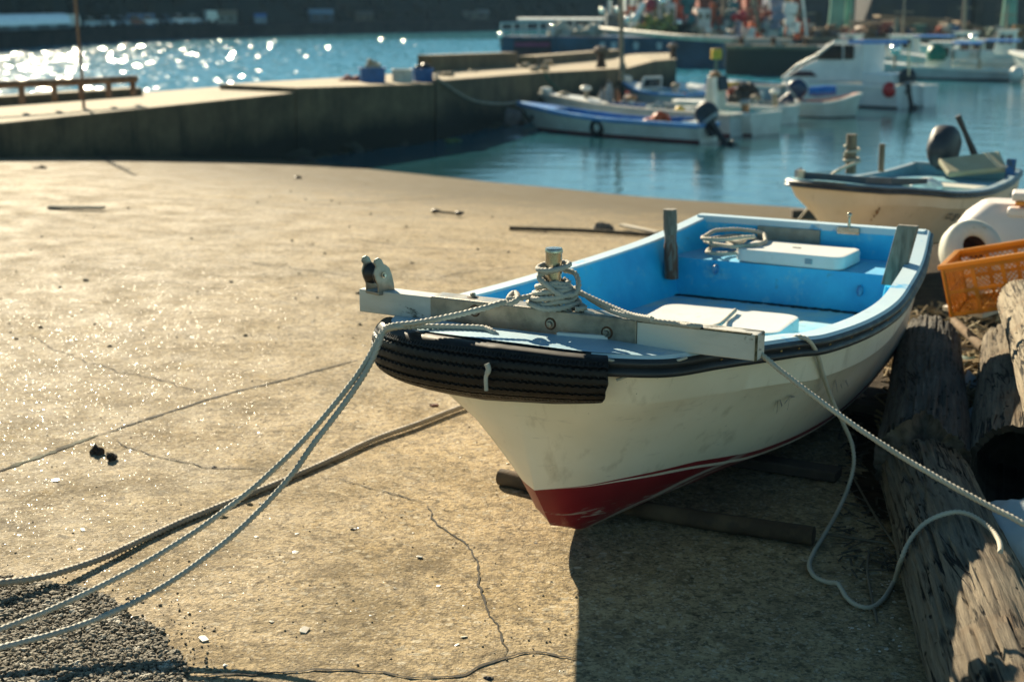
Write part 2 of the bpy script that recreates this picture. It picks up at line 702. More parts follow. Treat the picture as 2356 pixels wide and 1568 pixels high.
def bolt(mb, c, axis, r, h):
    q = Vector(axis).normalized().to_track_quat('Z', 'Y').to_matrix().to_4x4()
    m = Matrix.Translation(c) @ q
    mb.lathe([(r * 1.55, 0), (r * 1.55, h * .25), (r * 1.02, h * .3)], 16, m)
    mb.lathe([(r, h * .3), (r, h), (r * .8, h * 1.12), (0, h * 1.14)], 6, m)


def roundrect(w, h, r, n=6):
    out = []
    for cx_, cy_, a0 in ((w / 2 - r, h / 2 - r, 0), (-w / 2 + r, h / 2 - r, 90), (-w / 2 + r, -h / 2 + r, 180), (w / 2 - r, -h / 2 + r, 270)):
        for i in range(n + 1):
            a = R(a0 + 90 * i / n)
            out.append((cx_ + r * math.cos(a), cy_ + r * math.sin(a)))
    return out


hero = empty('rowing_boat', BO, 'white and blue open boat on the concrete slip with a black tyre over its bow', 'boat',
             group='open boats pulled up on the slip', rot=(0, 0, math.pi / 2 - TH))
make_hull('hull', WHITE, RED, hero)
make_rail(RUBBER, hero)
make_gunwale(GUN, hero, 8)
make_lining(BLUE, hero)
make_floor(FLOORM, hero)


def aft_hero(v):
    a = -.365 + .05 * (abs(v + .05) / .3) ** 2
    return min(-.29, a) if abs(v) < .43 else min(.05, -.33 + (abs(v) - .43) * 2.6)


fd = make_foredeck(DECKM, hero, aft_hero)
mb = MB()
rows = []
for j in range(20):
    v = .10 + .36 * j / 19
    rows.append([(aft_hero(v) - .012, -v, .752), (aft_hero(v) - .012, -v, .768), (aft_hero(v) + .004, -v, .768), (aft_hero(v) + .004, -v, .74)])
mb.grid(rows)
mb.build('deck_lip', M('lip_white', (.74, .73, .68, 1), rough=.4, bump=.05), fd, smooth=30)
# tank well seen under the beam
mb = MB()
mb.box((-.10, 0, .56), (.42, .60, .02))
mb.build('bow_locker', BLUE, hero, smooth=0)

# stern bench: top and front
BU = 2.03
bz = .575
mb = MB()
rows = []
for u in [BU + (2.40 - BU) * i / 8 for i in range(9)]:
    w, _ = sheer_at(u)
    rows.append([(u, -(w - GW - .02), bz), (u, (w - GW - .02), bz)])
mb.use(mat_boat_blue('bench_top', Cc(120, 190, 222), Cc(96, 174, 216), Cc(190, 210, 212), .60, .72, 6)).grid(rows, flip=True)
w, _ = sheer_at(BU)
mb.use(BLUE).add([(BU, -(w - .07), bz), (BU, (w - .07), bz), (BU - .0, w - .1, FLZ), (BU - .0, -(w - .1), FLZ)], [(0, 1, 2, 3)])
bench = mb.build('stern_bench', None, hero, smooth=0)
for v, z in ((-.30, .535), (.36, .50)):
    m2 = MB()
    m2.lathe([(.013, 0), (.013, .02), (.010, .03), (0, .033)], 12, Matrix.Translation((BU + .002, -v, z)) @ Matrix.Rotation(-math.pi / 2, 4, 'Y') @ Matrix.Scale(1.9, 4, (1, 0, 0)))
    m2.build('lug', M('lug_blue', Cc(120, 170, 196), Cc(30, 110, 170), 30, rough=.5), bench, smooth=40)
# small black lumps along the floor seam at the bench
mb = MB()
rr = random.Random(3)
for i in range(320):
    v = -.50 + 1.0 * rr.random() ** 1.2
    mb.blob((BU - .012 - .03 * rr.random() ** 2, -v, FLZ + .004), .007 * rr.uniform(.5, 1.4), i, .3, 1, (1, 2.2, .4))
mb.build('dark_seam', M('dark_seam_black', (.006, .012, .013, 1), rough=.7), hero, smooth=0, kind='stuff')
# transom fittings
mb = MB().box((2.374, .10 - .02, .655), (.012, .30, .075))
mb.build('transom_patch', PATCH, hero, bev=.003)
mb = MB().box((2.38, -.20, .70), (.03, .10, .03))
mb.tube([(2.38, -.20, .71), (2.38, -.20, .765)], .007, 10)
mb.blob((2.38, -.20, .772), .012, 0, 0, 2)
mb.build('rowlock_pin', STEEL_B, hero, smooth=40)
mb = MB()
for v, z in ((-.42, .69), (-.36, .655)):
    mb.lathe([(.016, 0), (.014, .004), (0, .004)], 14, Matrix.Translation((2.386, -v, z)) @ Matrix.Rotation(-math.pi / 2, 4, 'Y'))
mb.build('drain_hole', BLACKM, hero, smooth=30)

# posts
pb = bl(PV(1545, 640, BW(1.95, -1, 0), BW(1.95, 1, 0)))
pt_ = bl(PV(1541, 481, BW(1.95, -1, 0), BW(1.95, 1, 0)))
mb = MB()
rr = random.Random(5)
rows = []
for i in range(12):
    t = i / 11
    c = Vector((pb[0], -(pb[1] + (pt_[1] - pb[1]) * t), pb[2] + (pt_[2] - pb[2]) * t))
    r0 = .034 - .004 * (abs(t - .62) < .09) + .001 * rr.uniform(-1, 1)
    rows.append([c + Vector((math.cos(2 * math.pi * j / 14) * r0, math.sin(2 * math.pi * j / 14) * r0 * .92, 0)) for j in range(14)])
mb.use(BROWNWOOD).grid(rows[:8], True)
mb.use(GREYWOOD).grid(rows[7:], True)
mb.add(rows[-1], [tuple(range(14))])
mb.build('oar_post', None, hero, smooth=50)['label'] = 'round wooden post, brown below and grey above'
b0 = bl(PV(2052, 655, BW(1.9, -1, 0), BW(1.9, 1, 0)))
b1 = bl(PV(2090, 518, BW(1.9, -1, 0), BW(1.9, 1, 0)))
mb = MB()
q = []
for c in (b0, b1):
    q += [(c[0] + dx, -(c[1] + dy), c[2]) for dx, dy in ((-.018, -.042), (.018, -.042), (.018, .042), (-.018, .042))]
mb.add(q, [(3, 2, 1, 0), (4, 5, 6, 7), (0, 1, 5, 4), (1, 2, 6, 5), (2, 3, 7, 6), (3, 0, 4, 7)])
mb.build('oar_post', GREYWOOD, hero, smooth=0, bev=.004)['label'] = 'flat grey wooden board standing by the gunwale'
mb = MB().tube([(1.66, -.56, .50), (1.66, -.575, .60)], .022, 10)
mb.build('post_socket', BLUE, hero, smooth=50)

# cross beam with steel sleeve, bollard and roller
beam_e = empty('crossbeam', (-.287, 0, .7825), None, None)
beam_e.parent = hero
beam_e.rotation_euler = (0, 0, R(-.8))
mb = MB()
mb.box((0, .496, 0), (.066, .274, .075))
mb.build('timber', WTIMBER, beam_e, smooth=0, bev=.004)
mb = MB()
mb.box((0, -.517, 0), (.066, .362, .075))
o = mb.build('timber', WTIMBER, beam_e, smooth=0, bev=.004)
mb = MB()
for y in (-.6965,):
    mb.box((-.0335, y, 0), (.006, .006, .074))
mb.box((-.028, -.51, .0368), (.012, .34, .004))
mb.build('moss_edge', MOSSW, o, smooth=0)
mb = MB().box((0, .012, .001), (.074, .70, .083))
sl = mb.build('steel_sleeve', STEEL, beam_e, smooth=0, bev=.005)
for v in (-.0,):
    pass
for x, y, z, ax in ((-.037, -.06, .0, (-1, 0, 0)), (-.037, -.245, -.006, (-1, 0, 0)), (-.037, .20, .012, (-1, 0, 0)), (.01, .235, .0425, (0, 0, 1)), (.012, -.125, .0425, (0, 0, 1))):
    mb = MB().use(STEEL)
    bolt(mb, (x, y, z), ax, .0085, .012)
    q = Vector(ax).to_track_quat('Z', 'Y').to_matrix().to_4x4()
    mb.use(RUST).lathe([(.019, -.001), (.019, .0006), (0, .0006)], 20, Matrix.Translation((x, y, z)) @ q)
    mb.build('bolt', None, sl, smooth=35)
BY = -.05
mb = MB()
mb.lathe([(.0245, .04), (.0245, .205), (.0265, .207), (.0265, .216), (.024, .2205), (0, .222)], 28, Matrix.Translation((0, BY, 0)))
mb.build('bollard', STEEL_B, beam_e, smooth=35)
# roller on the far end
ry = .567
mb = MB()
prof = [(-.034, -.01), (-.034, .03), (-.045, .06), (-.05, .085), (-.042, .112), (-.05, .126), (-.046, .142), (-.030, .148), (-.018, .138), (-.010, .118), (.012, .10), (.022, .07), (.03, .03), (.034, -.01)]
br = empty('bow_roller', (-.008, ry, .037), None, None)
br.parent = beam_e
br.rotation_euler = (0, 0, R(-16))
for s in (-.030, .030):
    m2 = MB().prism([(x, -.01 + (z + .01) * .76) for x, z in prof], .005, Matrix.Translation((0, s + .0025, 0)) @ Matrix.Rotation(math.pi / 2, 4, 'X'))
    m2.build('cheek', STEEL, br, smooth=35, bev=.0015)
m2 = MB().box((0, 0, -.006), (.07, .068, .01))
m2.build('base_plate', STEEL, br, bev=.002)
m2 = MB().lathe([(.034, -.024), (.033, -.018), (.020, 0), (.033, .018), (.034, .024)], 28, Matrix.Translation((-.012, 0, .052)) @ Matrix.Rotation(math.pi / 2, 4, 'X'))
m2.build('roller', BLACKM, br, smooth=40)
m2 = MB()
bolt(m2, (-.012, -.033, .052), (0, -1, 0), .006, .008)
m2.build('axle_bolt', STEEL_B, br, smooth=35)

# gunwale screws, hull marks
mb = MB()
for i in range(24, 66, 3):
    u, v, z = SHEER[i]
    a, b = SHEER[i - 1], SHEER[i + 1]
    n_ = Vector((-(b[1] - a[1]), -(b[0] - a[0]), 0)).normalized()
    c = Vector((u, -v, z - .028)) + n_ * .016
    mb.blob(c, .005, i, .1, 1)
mb.build('screws', M('brass', (.28, .17, .06, 1), rough=.5, metal=.6), hero, smooth=40)['kind'] = 'stuff'


def on_hull(i, t):
    a, b = Vector(MIDC[i]), Vector(KNUC[i])
    return a.lerp(b, t)


mb = MB()
rr = random.Random(11)
for i0, i1, n_ in ((36, 42, 9), (46, 52, 5)):
    for k in range(n_):
        i = rr.uniform(i0, i1)
        ii = int(i)
        p = on_hull(ii, rr.uniform(.35, .8)).lerp(on_hull(ii + 1, .5), (i - ii) * .6)
        p.y += .013
        l = rr.uniform(.012, .035)
        d = Vector((rr.uniform(-.6, .9), 0, rr.uniform(-1, 1))).normalized() * l
        w2 = Vector((.004, 0, .003))
        mb.add([Vector((q.x, -q.y, q.z)) for q in (p - d - w2, p + d - w2 * .4, p + d + w2 * .4, p - d + w2)], [(0, 1, 2, 3)])
mb.build('worn_lettering', M('faded_ink', (.20, .19, .17, 1), rough=.7), hero, smooth=0)

# ---------------------------------------------------------------- tyre fender over the bow
def make_tyre():
    # plan path along the bow rim (v from -.50 round to +.36)
    pts = []
    for i in range(NK - 1, -1, -1):
        u, v, z = SHEER[i]
        if u < -.325 and v < .505:
            pts.append(Vector((u, v, z)))       # left side mirrored below
    left = [Vector((p.x, p.y, p.z)) for p in pts]                # +local y = left
    right = [Vector((p.x, -p.y, p.z)) for p in reversed(pts) if p.y < .335]
    path = spline(left + right[1:], n=420)
    # profile: (outward, z)
    base = [(-.026, -.004), (-.014, .004), (0, .011), (.018, .013), (.034, .008), (.046, -.003), (.055, -.016), (.061, -.034), (.064, -.060), (.062, -.085),
            (.056, -.106), (.046, -.121), (.032, -.132), (.014, -.143), (-.008, -.153), (-.035, -.164)]
    prof = [(p.x, p.y) for p in spline([Vector((a, b, 0)) for a, b in base], n=96)]
    grooves = [.335, .43, .525, .62, .715]
    s = 0
    rows = []
    prev = path[0]
    tot = len(path)
    for k, p in enumerate(path):
        s += (p - prev).length
        prev = p
        a, b = path[max(0, k - 1)], path[min(tot - 1, k + 1)]
        edge = max(0, k / tot - .8) / .2
        t = (b - a)
        n_ = Vector((t.y, -t.x, 0)).normalized()
        if n_.x > 0:
            n_ = -n_
        # droop: left end sits higher, right end leans out
        row = []
        for j, (o, z) in enumerate(prof):
            w = j / (len(prof) - 1)
            d = 0
            ph = s / .021
            tri = abs((ph % 1) * 2 - 1) - .5
            for gi, g in enumerate(grooves):
                gg = g + tri * .016
                x = abs(w - gg)
                if x < .0125:
                    d -= .0075 * (1 - (x / .0125) ** 4)
            # shoulder lugs
            if .27 < w < .305 or .75 < w < .79:
                d -= .0035 * (1 if (s / .011) % 1 < .35 else 0)
            # sipes
            if .34 < w < .71 and (s / .007) % 1 < .3 and int(w * 60) % 3 == 0:
                d -= .0012
            if w > .8 and abs(w - .86) < .012:
                d += .002
            if w < .2 and abs(w - .13) < .02:
                d += .0025
            wob = .0035 * nz(s * 5, w * 3, 2.)
            k2 = 1 + wob
            z = z * 1.07 * (1 - .19 * max(0, min(1, (k / tot - .55) / .45)))
            lean = 0
            back = edge * (.030 * abs(2 * w - .95) ** 2.5 + .018 * w + .006 * nz(w * 9, 0, 3)) - edge * .012
            q = p - (b - a).normalized() * back + n_ * (o + d * (1 if w > .2 else .4) + wob) + Vector((0, 0, z - .01 + d * .2 * (1 if w < .3 else 0) - lean))
            row.append(q)
        rows.append(row)
    mb = MB()
    mb.grid(rows)
    inner = [[q - (Vector((0, 0, 0)) + ((path[min(tot - 1, k + 1)] - path[max(0, k - 1)]).cross(Vector((0, 0, 1))).normalized() * -1 * 0) + Vector((0, 0, .0))) for q in r] for k, r in enumerate(rows)]
    # inner skin
    inn = []
    for k, r in enumerate(rows):
        t = path[min(tot - 1, k + 1)] - path[max(0, k - 1)]
        n_ = Vector((t.y, -t.x, 0)).normalized()
        if n_.x > 0:
            n_ = -n_
        inn.append([q - n_ * (.016 if 12 < j < 84 else .004) + Vector((0, 0, -.010 if j < 30 else (.006 if j > 66 else 0))) for j, q in enumerate(r)][::3])
    mb.grid(inn, flip=True)
    for e in (0, -1):
        o_ = rows[e][::3]
        mb.grid([o_, inn[e]])
    mb.v = [tuple(BM @ Vector(v)) for v in mb.v]
    b = NB('tyre_rubber')
    v = b.coord('Object')
    base_c = b.mix(b.ramp(b.noise(v, 9, 6), .4, .7), (.003, .003, .003, 1), (.007, .0065, .006, 1))
    base_c = b.mix(b.math('MULTIPLY', b.ramp(b.noise(v, 22, 6, .7), .58, .75), .5), base_c, (.07, .06, .045, 1))
    b.set(Base__Color=base_c, Roughness=b.ramp(b.noise(v, 30), .3, .7, .42, .62), Normal=b.bump(b.noise(v, 260, 4), .12, .001))
    b.b.inputs['Specular IOR Level'].default_value = .3
    return mb.build('tyre_fender', b.m, None, smooth=38, label='cut black tyre lashed round the bow of the blue and white boat', cat='tyre')


tyre = make_tyre()

# ---------------------------------------------------------------- loose white plastic lids, modelled as flat slabs
def lid(name, c, w, d, h, rotz, label, notch=None):
    mb = MB()
    poly = roundrect(w, d, min(w, d) * .16, 6)
    n = len(poly)
    rows = []
    for k, (sc_, z) in enumerate(((.97, 0), (1, .006), (1, h - .012), (.985, h - .003), (.95, h), (.9, h - .0015))):
        rows.append([(x - math.copysign(min(abs(x), (1 - sc_) * .25), x), y - math.copysign(min(abs(y), (1 - sc_) * .25), y), z) for x, y in poly])
    mb.grid(rows, True)
    mb.add(rows[0], [tuple(range(n))[::-1]])
    mb.add(rows[-1], [tuple(range(n))])
    o = mb.build(name, LIDW, None, smooth=40, label=label, cat='box', group='flat white boxes in the blue boat')
    o.location = c
    o.rotation_euler = (0, 0, rotz)
    if notch:
        m2 = MB().box((notch[0], notch[1], h * .5), (.004, .032, .022))
        m2.build('latch', M('latch_grey', (.25, .33, .38, 1), rough=.5), o, bev=.003)
        m2 = MB().box((w * .02, .01, h + .0006), (.02, .035, .002))
        m2.build('handle_mark', M('mark_grey', (.35, .36, .33, 1), rough=.6), o)
    return o


rz = math.pi / 2 - TH
lid('plastic_lid', BW(2.165, .035, bz + .004), .29, .50, .06, rz + R(-2), 'flat white plastic box on the stern bench next to the coiled rope', (-.1515, -.10))
lid('plastic_lid', BW(1.36, -.03, FLZ + .004), .38, .58, .065, rz + R(3), 'flat white plastic box on the boat floor behind the crossbeam')
# ================================================================= ropes of the hero boat
def mat_rope(name, c1, c2):
    b = NB(name)
    v = b.coord('Object')
    base = b.mix(b.ramp(b.noise(v, 7, 5), .35, .7), c1, c2)
    base = b.mix(b.math('MULTIPLY', b.ramp(b.noise(v, 500, 2), .5, .75), .3), base, (.12, .11, .09, 1))
    b.set(Base__Color=base, Roughness=.75, Normal=b.bump(b.noise(v, 700, 3), .3, .0008))
    return b.m


ROPE = mat_rope('rope_white', (.46, .44, .38, 1), (.34, .32, .27, 1))
ROPE_G = mat_rope('rope_grey', (.36, .32, .255, 1), (.25, .22, .17, 1))
ROPE_C = mat_rope('rope_cream', (.50, .46, .37, 1), (.40, .36, .28, 1))

bolw = BM @ (beam_e.matrix_local if False else (Matrix.Translation((-.287, 0, .7825)) @ Matrix.Rotation(R(-.8), 4, 'Z'))) @ Vector((0, BY, 0))


def Bz(px, py, z):
    return P(px, py, z)


# coil on the bollard with its working end running over the beam
pts = []
zb = .836
rr = random.Random(2)


def bol(a, r, z):
    return Vector((bolw.x + r * math.cos(a), bolw.y + r * math.sin(a), z))


N = 0
a = 0.5
layers = [(.072, -.006), (.062, .006), (.066, .016), (.052, .028), (.046, .042), (.040, .058)]
for r, dz in layers:
    for k in range(10):
        a += 2 * math.pi / 10
        pts.append(bol(a, r + rr.uniform(-.005, .005), zb + .004 + dz + .013 * k / 10 + rr.uniform(-.004, .004) + .006 * math.sin(a + dz * 90)))
mb = MB()
rope(mb, pts, .0098)
# upper loose loop
lp = [bol(x, .046 + .004 * math.sin(2 * x), .948 + .006 * math.sin(x + 1)) for x in [i * 2 * math.pi / 12 - 1.0 for i in range(13)]]
# diagonal strand from loop down the near side and away over the beam to the right
diag = lp + [bol(-2.6, .050, .925), bol(-1.9, .058, .90), bol(-1.2, .062, .872), P(1325, 668, .862), P(1380, 700, .845), P(1430, 722, .838), P(1500, 737, .835), P(1560, 745, .834),
             P(1605, 751, .828), P(1640, 752, .70), P(1662, 741, .500), P(1692, 713, .481)]
rope(mb, diag, .0092)
# second strand and an eye
eye = [bol(.9, .05, .93), bol(.2, .065, .925), bol(-.35, .078, .90), bol(-.6, .078, .875), bol(-.9, .06, .868), bol(-.3, .055, .878), P(1345, 678, .868), P(1400, 703, .85), P(1450, 723, .842), P(1500, 733, .85)]
rope(mb, eye, .0092)
tail = [bol(.3, .062, .84), P(1335, 700, .838), P(1345, 708, .836), P(1325, 712, .834)]
rope(mb, tail, .0092)
mb.build('mooring_rope', ROPE, None, smooth=60, label='white rope wound many times round the steel bollard of the crossbeam', cat='rope')

# two mooring strands from the bow down to the lower left
def hang(mb, top, c0, pxs, z_end, r, nm=None):
    A, B = c0, P(pxs[-1][0], pxs[-1][1], z_end)
    rope(mb, top + [PV(x, y, A, B) for x, y in pxs[:-1]] + [B, B + (B - PV(*pxs[-2], A, B)) * 1.3], r)


c0 = P(884, 757, .757)
mb = MB()
top = [bol(2.6, .060, .853), bol(3.3, .075, .858), P(1172, 688, .856), P(1184, 673, .862), P(1192, 687, .860), P(1176, 697, .848), P(1163, 694, .846), P(1120, 707, .832), P(1060, 722, .815), P(1000, 735, .798), P(945, 744, .783), P(905, 748, .775), c0]
hang(mb, top, c0, [(868, 784), (848, 822), (815, 872), (760, 941), (700, 1010), (640, 1070), (572, 1131), (500, 1186), (440, 1228), (340, 1290), (240, 1343), (120, 1400), (0, 1447)], .08, .0098)
mb.build('mooring_rope', ROPE, None, smooth=60, label='upper white rope hanging from the bow to the lower left, knotted at the bollard', cat='rope')
c1 = P(886, 760, .755)
mb = MB()
top = [P(1150, 792, .735), P(1146, 776, .755), P(1133, 762, .768), P(1112, 754, .770), P(1060, 752, .768), P(1000, 751, .768), P(950, 751, .770), P(915, 752, .772), c1]
hang(mb, top, c1, [(872, 790), (856, 828), (826, 880), (776, 950), (722, 1020), (672, 1090), (610, 1160), (540, 1227), (470, 1283), (380, 1345), (270, 1403), (150, 1449), (0, 1489)], .08, .0098)
mb.build('mooring_rope', ROPE, None, smooth=60, label='lower white rope hanging from the bow to the lower left, out of the foredeck hatch', cat='rope')
# old rope on the ground
mb = MB()
rope(mb, [P(x, y, z) for x, y, z in ((1120, 915, .016), (1045, 942, .011), (960, 975, .011), (862, 1010, .011), (760, 1058, .011), (650, 1106, .011), (540, 1150, .011), (430, 1194, .011), (340, 1235, .013), (250, 1277, .018), (170, 1306, .026), (90, 1328, .036), (0, 1340, .046), (-80, 1346, .05))], .0125, n=12)
mb.build('mooring_rope', ROPE_G, None, smooth=60, label='thick dirty grey rope lying along the concrete left of the bow', cat='rope')
# taut rope to the right
mb = MB()
A = P(1738, 806, .762)
B = P(2356, 1205, .50)
rope(mb, [BW(-.24, .50, .755), BW(-.25, .62, .752)] + [A + (B - A) * t - Vector((0, 0, .03 * math.sin(math.pi * t))) for t in [i / 10 for i in range(11)]] + [B + (B - A) * .25], .0084)
mb.build('mooring_rope', ROPE_C, None, smooth=60, label='taut white rope running from the right end of the crossbeam over the logs', cat='rope')
# slack rope over the gunwale
LOGZ = .30
zs = [(1805, 792, .66), (1822, 778, .69), (1842, 775, .695), (1862, 785, .68), (1880, 815, .62), (1893, 860, .53), (1912, 915, .42), (1938, 970, .32), (1960, 1022, .22), (1964, 1070, .15), (1950, 1125, .08), (1925, 1180, .04),
      (1895, 1232, .02), (1872, 1270, .014), (1862, 1300, .013), (1875, 1325, .013), (1905, 1338, .014), (1925, 1340, .03), (1934, 1350, .024), (1950, 1375, .014), (1975, 1392, .013), (2005, 1396, .013), (2032, 1378, .013), (2058, 1335, .016),
      (2072, 1290, .04), (2092, 1245, .12), (2122, 1208, .24), (2160, 1186, .315), (2205, 1177, .345), (2245, 1190, .34), (2285, 1222, .29), (2300, 1248, .23), (2302, 1268, .19)]
mb = MB()
LB0, LB1 = P(2130, 1105, .095), P(2372, 1760, .105)


def on_log(px, py, r=.178):
    o, d = CAM - LB0, ray(px, py)
    ax = (LB1 - LB0).normalized()
    o2, d2_ = o - ax * o.dot(ax), d - ax * d.dot(ax)
    A_, B_, C_ = d2_.dot(d2_), 2 * o2.dot(d2_), o2.dot(o2) - r * r
    D_ = B_ * B_ - 4 * A_ * C_
    t = (-B_ - math.sqrt(D_)) / (2 * A_) if D_ > 0 else -B_ / (2 * A_)
    return CAM + d * t


rp = []
for i, q in enumerate(zs):
    a_ = P(*q)
    if i >= 21:
        b_ = on_log(q[0], q[1])
        hit = (b_ - LB0 - (LB1 - LB0).normalized() * (b_ - LB0).dot((LB1 - LB0).normalized())).length < .181
        a_ = b_ if hit and (i >= 25 or (b_ - CAM).length < (a_ - CAM).length) else a_
    rp.append(a_)
rope(mb, rp, .0082)
mb.build('mooring_rope', ROPE_C, None, smooth=60, label='slack cream rope looping from the gunwale to the ground and over the near log', cat='rope')
# lashing of the tyre
mb = MB()
k = P(1484, 849, .705)
for pth in ([P(1388, 826, .745), P(1402, 828, .742), P(1432, 835, .73), P(1462, 846, .712), k], [k, P(1510, 842, .715), P(1540, 832, .725), P(1562, 828, .735), P(1580, 822, .74)], [k, P(1462, 856, .695), P(1440, 866, .685), P(1418, 874, .675)]):
    mb.tube(spline(pth, n=24), .0042, 8)
mb.blob(k, .0095, 3, .15, 2, (1.3, 1, 1))
kn = P(1552, 831, .728)
mb.blob(kn, .010, 3, .2, 2, (1.5, 1, 1))
mb.blob(kn + Vector((-.02, 0, .006)), .008, 5, .25, 2)
mb.build('lashing_cord', ROPE, None, smooth=50, label='thin white cord tying the right end of the tyre to the boat', cat='cord')
ty = [PV(1120, 836, BW(-.60, -.3, 0), BW(-.60, .3, 0)), PV(1124, 850, BW(-.60, -.3, 0), BW(-.60, .3, 0)), PV(1118, 868, BW(-.60, -.3, 0), BW(-.60, .3, 0)), PV(1119, 898, BW(-.60, -.3, 0), BW(-.60, .3, 0))]
mb = MB().tube(spline(ty, n=20), [.008] * 8 + [.006] * 12, 8)
mb.build('tie_cord', ROPE, None, smooth=50, label='short white rope end poking out of the middle of the tyre', cat='cord')
# coil on the stern bench
mb = MB()
cc = bl(P(1690, 572, bz + .03))
pts = []
for i in range(48):
    a = i * 2 * math.pi / 16
    e = 1 + .10 * math.sin(a * 1.37 + i * .1)
    pts.append(BW(cc[0] + .155 * e * math.sin(a) + .02 * math.sin(i), cc[1] + .125 * e * math.cos(a) + .01 * math.cos(i * 2), bz + .012 + .0019 * i + .022 * max(0, math.sin(a)) * i / 40))
rope(mb, pts, .0105)
rope(mb, [BW(cc[0] + .05 * math.cos(x * 1.3), cc[1] + .06 * math.sin(x), bz + .03 + .006 * x) for x in [i * .6 for i in range(16)]], .0095)
mb.build('coiled_rope', ROPE_C, None, smooth=60, label='loose coil of white rope on the stern bench', cat='rope')

# ================================================================= ground
def build_ground():
    xs, x = [], -17.0
    while x < 19:
        xs.append(x)
        x += .12 if -2.6 < x < 2.8 else .4
    ys, y = [], .8
    while y < 27:
        ys.append(y)
        y += .1 if y < 6 else (.25 if y < 14 else .4)
    rows = []
    for y in ys:
        row = []
        for x in xs:
            z = gz(x, y) + .006 * nz(x, y, 0, .8) + .003 * nz(x, y, 3, 3)
            row.append((x, y, max(z, -2.2)))
        rows.append(row)
    mb = MB().grid(rows)
    b = NB('concrete')
    v = b.coord('World')
    n1 = b.noise(v, .55, 5, .6)
    n2 = b.noise(v, 3.2, 6, .65)
    n3 = b.noise(v, 16, 6, .7)
    base = b.mix(b.ramp(n1, .36, .64), (.47, .35, .19, 1), (.41, .325, .20, 1))
    sx = b.n('SeparateXYZ', i0=v)
    grey = b.ramp(b.math('ADD', sx.outputs[0], b.math('MULTIPLY', n1, 2.2)), .7, -1.2)
    base = b.mix(b.math('MULTIPLY', grey, .7), base, (.38, .335, .26, 1))
    base = b.mix(b.math('MULTIPLY', b.ramp(n2, .46, .68), .6), base, (.215, .165, .095, 1))
    base = b.mix(b.math('MULTIPLY', b.ramp(n3, .50, .64), .7), base, (.165, .125, .072, 1))
    n4 = b.noise(v, 55, 4, .7)
    base = b.mix(b.math('MULTIPLY', b.ramp(n4, .52, .66), .6), base, (.13, .10, .06, 1))
    base = b.mix(b.math('MULTIPLY', b.ramp(n4, .46, .36), .45), base, (.55, .42, .25, 1))
    stain = b.ramp(b.noise(b.coord('World', (1, 1, 1), (0, 0, .4), (7, 3, 0)), 1.1, 7, .72, .5), .50, .62)
    base = b.mix(b.math('MULTIPLY', stain, .5), base, (.17, .135, .08, 1))
    streak = b.ramp(b.noise(b.coord('World', (.35, 2.2, 1), (0, 0, .5), (2, 9, 0)), 1.3, 7, .72, .4), .50, .64)
    base = b.mix(b.math('MULTIPLY', streak, .45), base, (.20, .165, .105, 1))
    pale = b.ramp(b.noise(b.coord('World', (.5, 1, 1), (0, 0, .2), (17, 5, 0)), 1.9, 6, .7), .56, .68)
    base = b.mix(b.math('MULTIPLY', pale, .4), base, (.50, .39, .22, 1))
    base = b.mix(b.math('MULTIPLY', b.ramp(b.noise(v, 8, 4), .60, .75), .55), base, (.50, .36, .17, 1))
    # exposed aggregate
    agg = b.vor(v, 120, out='Color')
    sep = b.n('SeparateColor', i0=agg)
    base = b.mix(b.math('MULTIPLY', b.ramp(sep.outputs[0], .80, .82), .55), base, (.12, .10, .075, 1))
    base = b.mix(b.math('MULTIPLY', b.ramp(sep.outputs[1], .90, .91), .5), base, (.55, .49, .38, 1))
    pits = b.ramp(b.vor(b.coord('World', (1, 1, 1), (0, 0, .3)), 21), .20, .10)
    pits = b.math('MULTIPLY', pits, b.ramp(b.noise(v, 4, 4), .46, .56))
    base = b.mix(b.math('MULTIPLY', pits, .85), base, (.06, .046, .028, 1))
    m5 = b.noise(b.coord('World', (1, 1, 1), (0, 0, .9), (3, 8, 1)), 24, 5, .75, .6)
    base = b.mix(b.math('MULTIPLY', b.ramp(m5, .53, .63), .75), base, (.085, .066, .040, 1))
    base = b.mix(b.math('MULTIPLY', b.ramp(m5, .42, .34), .5), base, (.56, .44, .27, 1))
    m6 = b.noise(b.coord('World', (1, 1, 1), (0, 0, .2), (13, 2, 1)), 7.5, 6, .72, .8)
    base = b.mix(b.math('MULTIPLY', b.ramp(m6, .52, .64), .6), base, (.13, .10, .06, 1))
    frag = b.n('TexVoronoi', _feature='F1', _voronoi_dimensions='2D', Vector=b.coord('World', (1, 1.4, 1), (0, 0, .5)), Scale=17.)
    fg = b.n('SeparateColor', i0=frag.outputs['Color'])
    fm = b.math('MULTIPLY', b.ramp(fg.outputs[0], .78, .79), b.ramp(frag.outputs['Distance'], .24, .19))
    fcol = b.mix(fg.outputs[1], (.58, .50, .36, 1), (.24, .22, .17, 1))
    base = b.mix(b.math('MULTIPLY', fm, b.math('MULTIPLY', b.ramp(b.noise(v, 2, 3), .42, .55), .8)), base, fcol)
    # damp edge near the water line and grey towards the far left
    sx = b.n('SeparateXYZ', i0=v)
    damp = b.ramp(b.math('ADD', sx.outputs[2], b.math('MULTIPLY', n2, .6)), .14, -.14)
    base = b.mix(damp, base, (.13, .105, .065, 1))
    h = b.math('ADD', b.math('MULTIPLY', n3, 1.0), b.math('MULTIPLY', b.noise(v, 70, 4, .75), .5))
    nrm = b.bump(h, .75, .014)
    nrm = b.bump(b.vor(v, 130), .35, .003, nrm)
    # scattered glints: little flat facets of shell and sand grains
    fl = b.n('TexVoronoi', _feature='F1', _voronoi_dimensions='2D', Vector=v, Scale=135.)
    fc = b.n('SeparateColor', i0=fl.outputs['Color'])
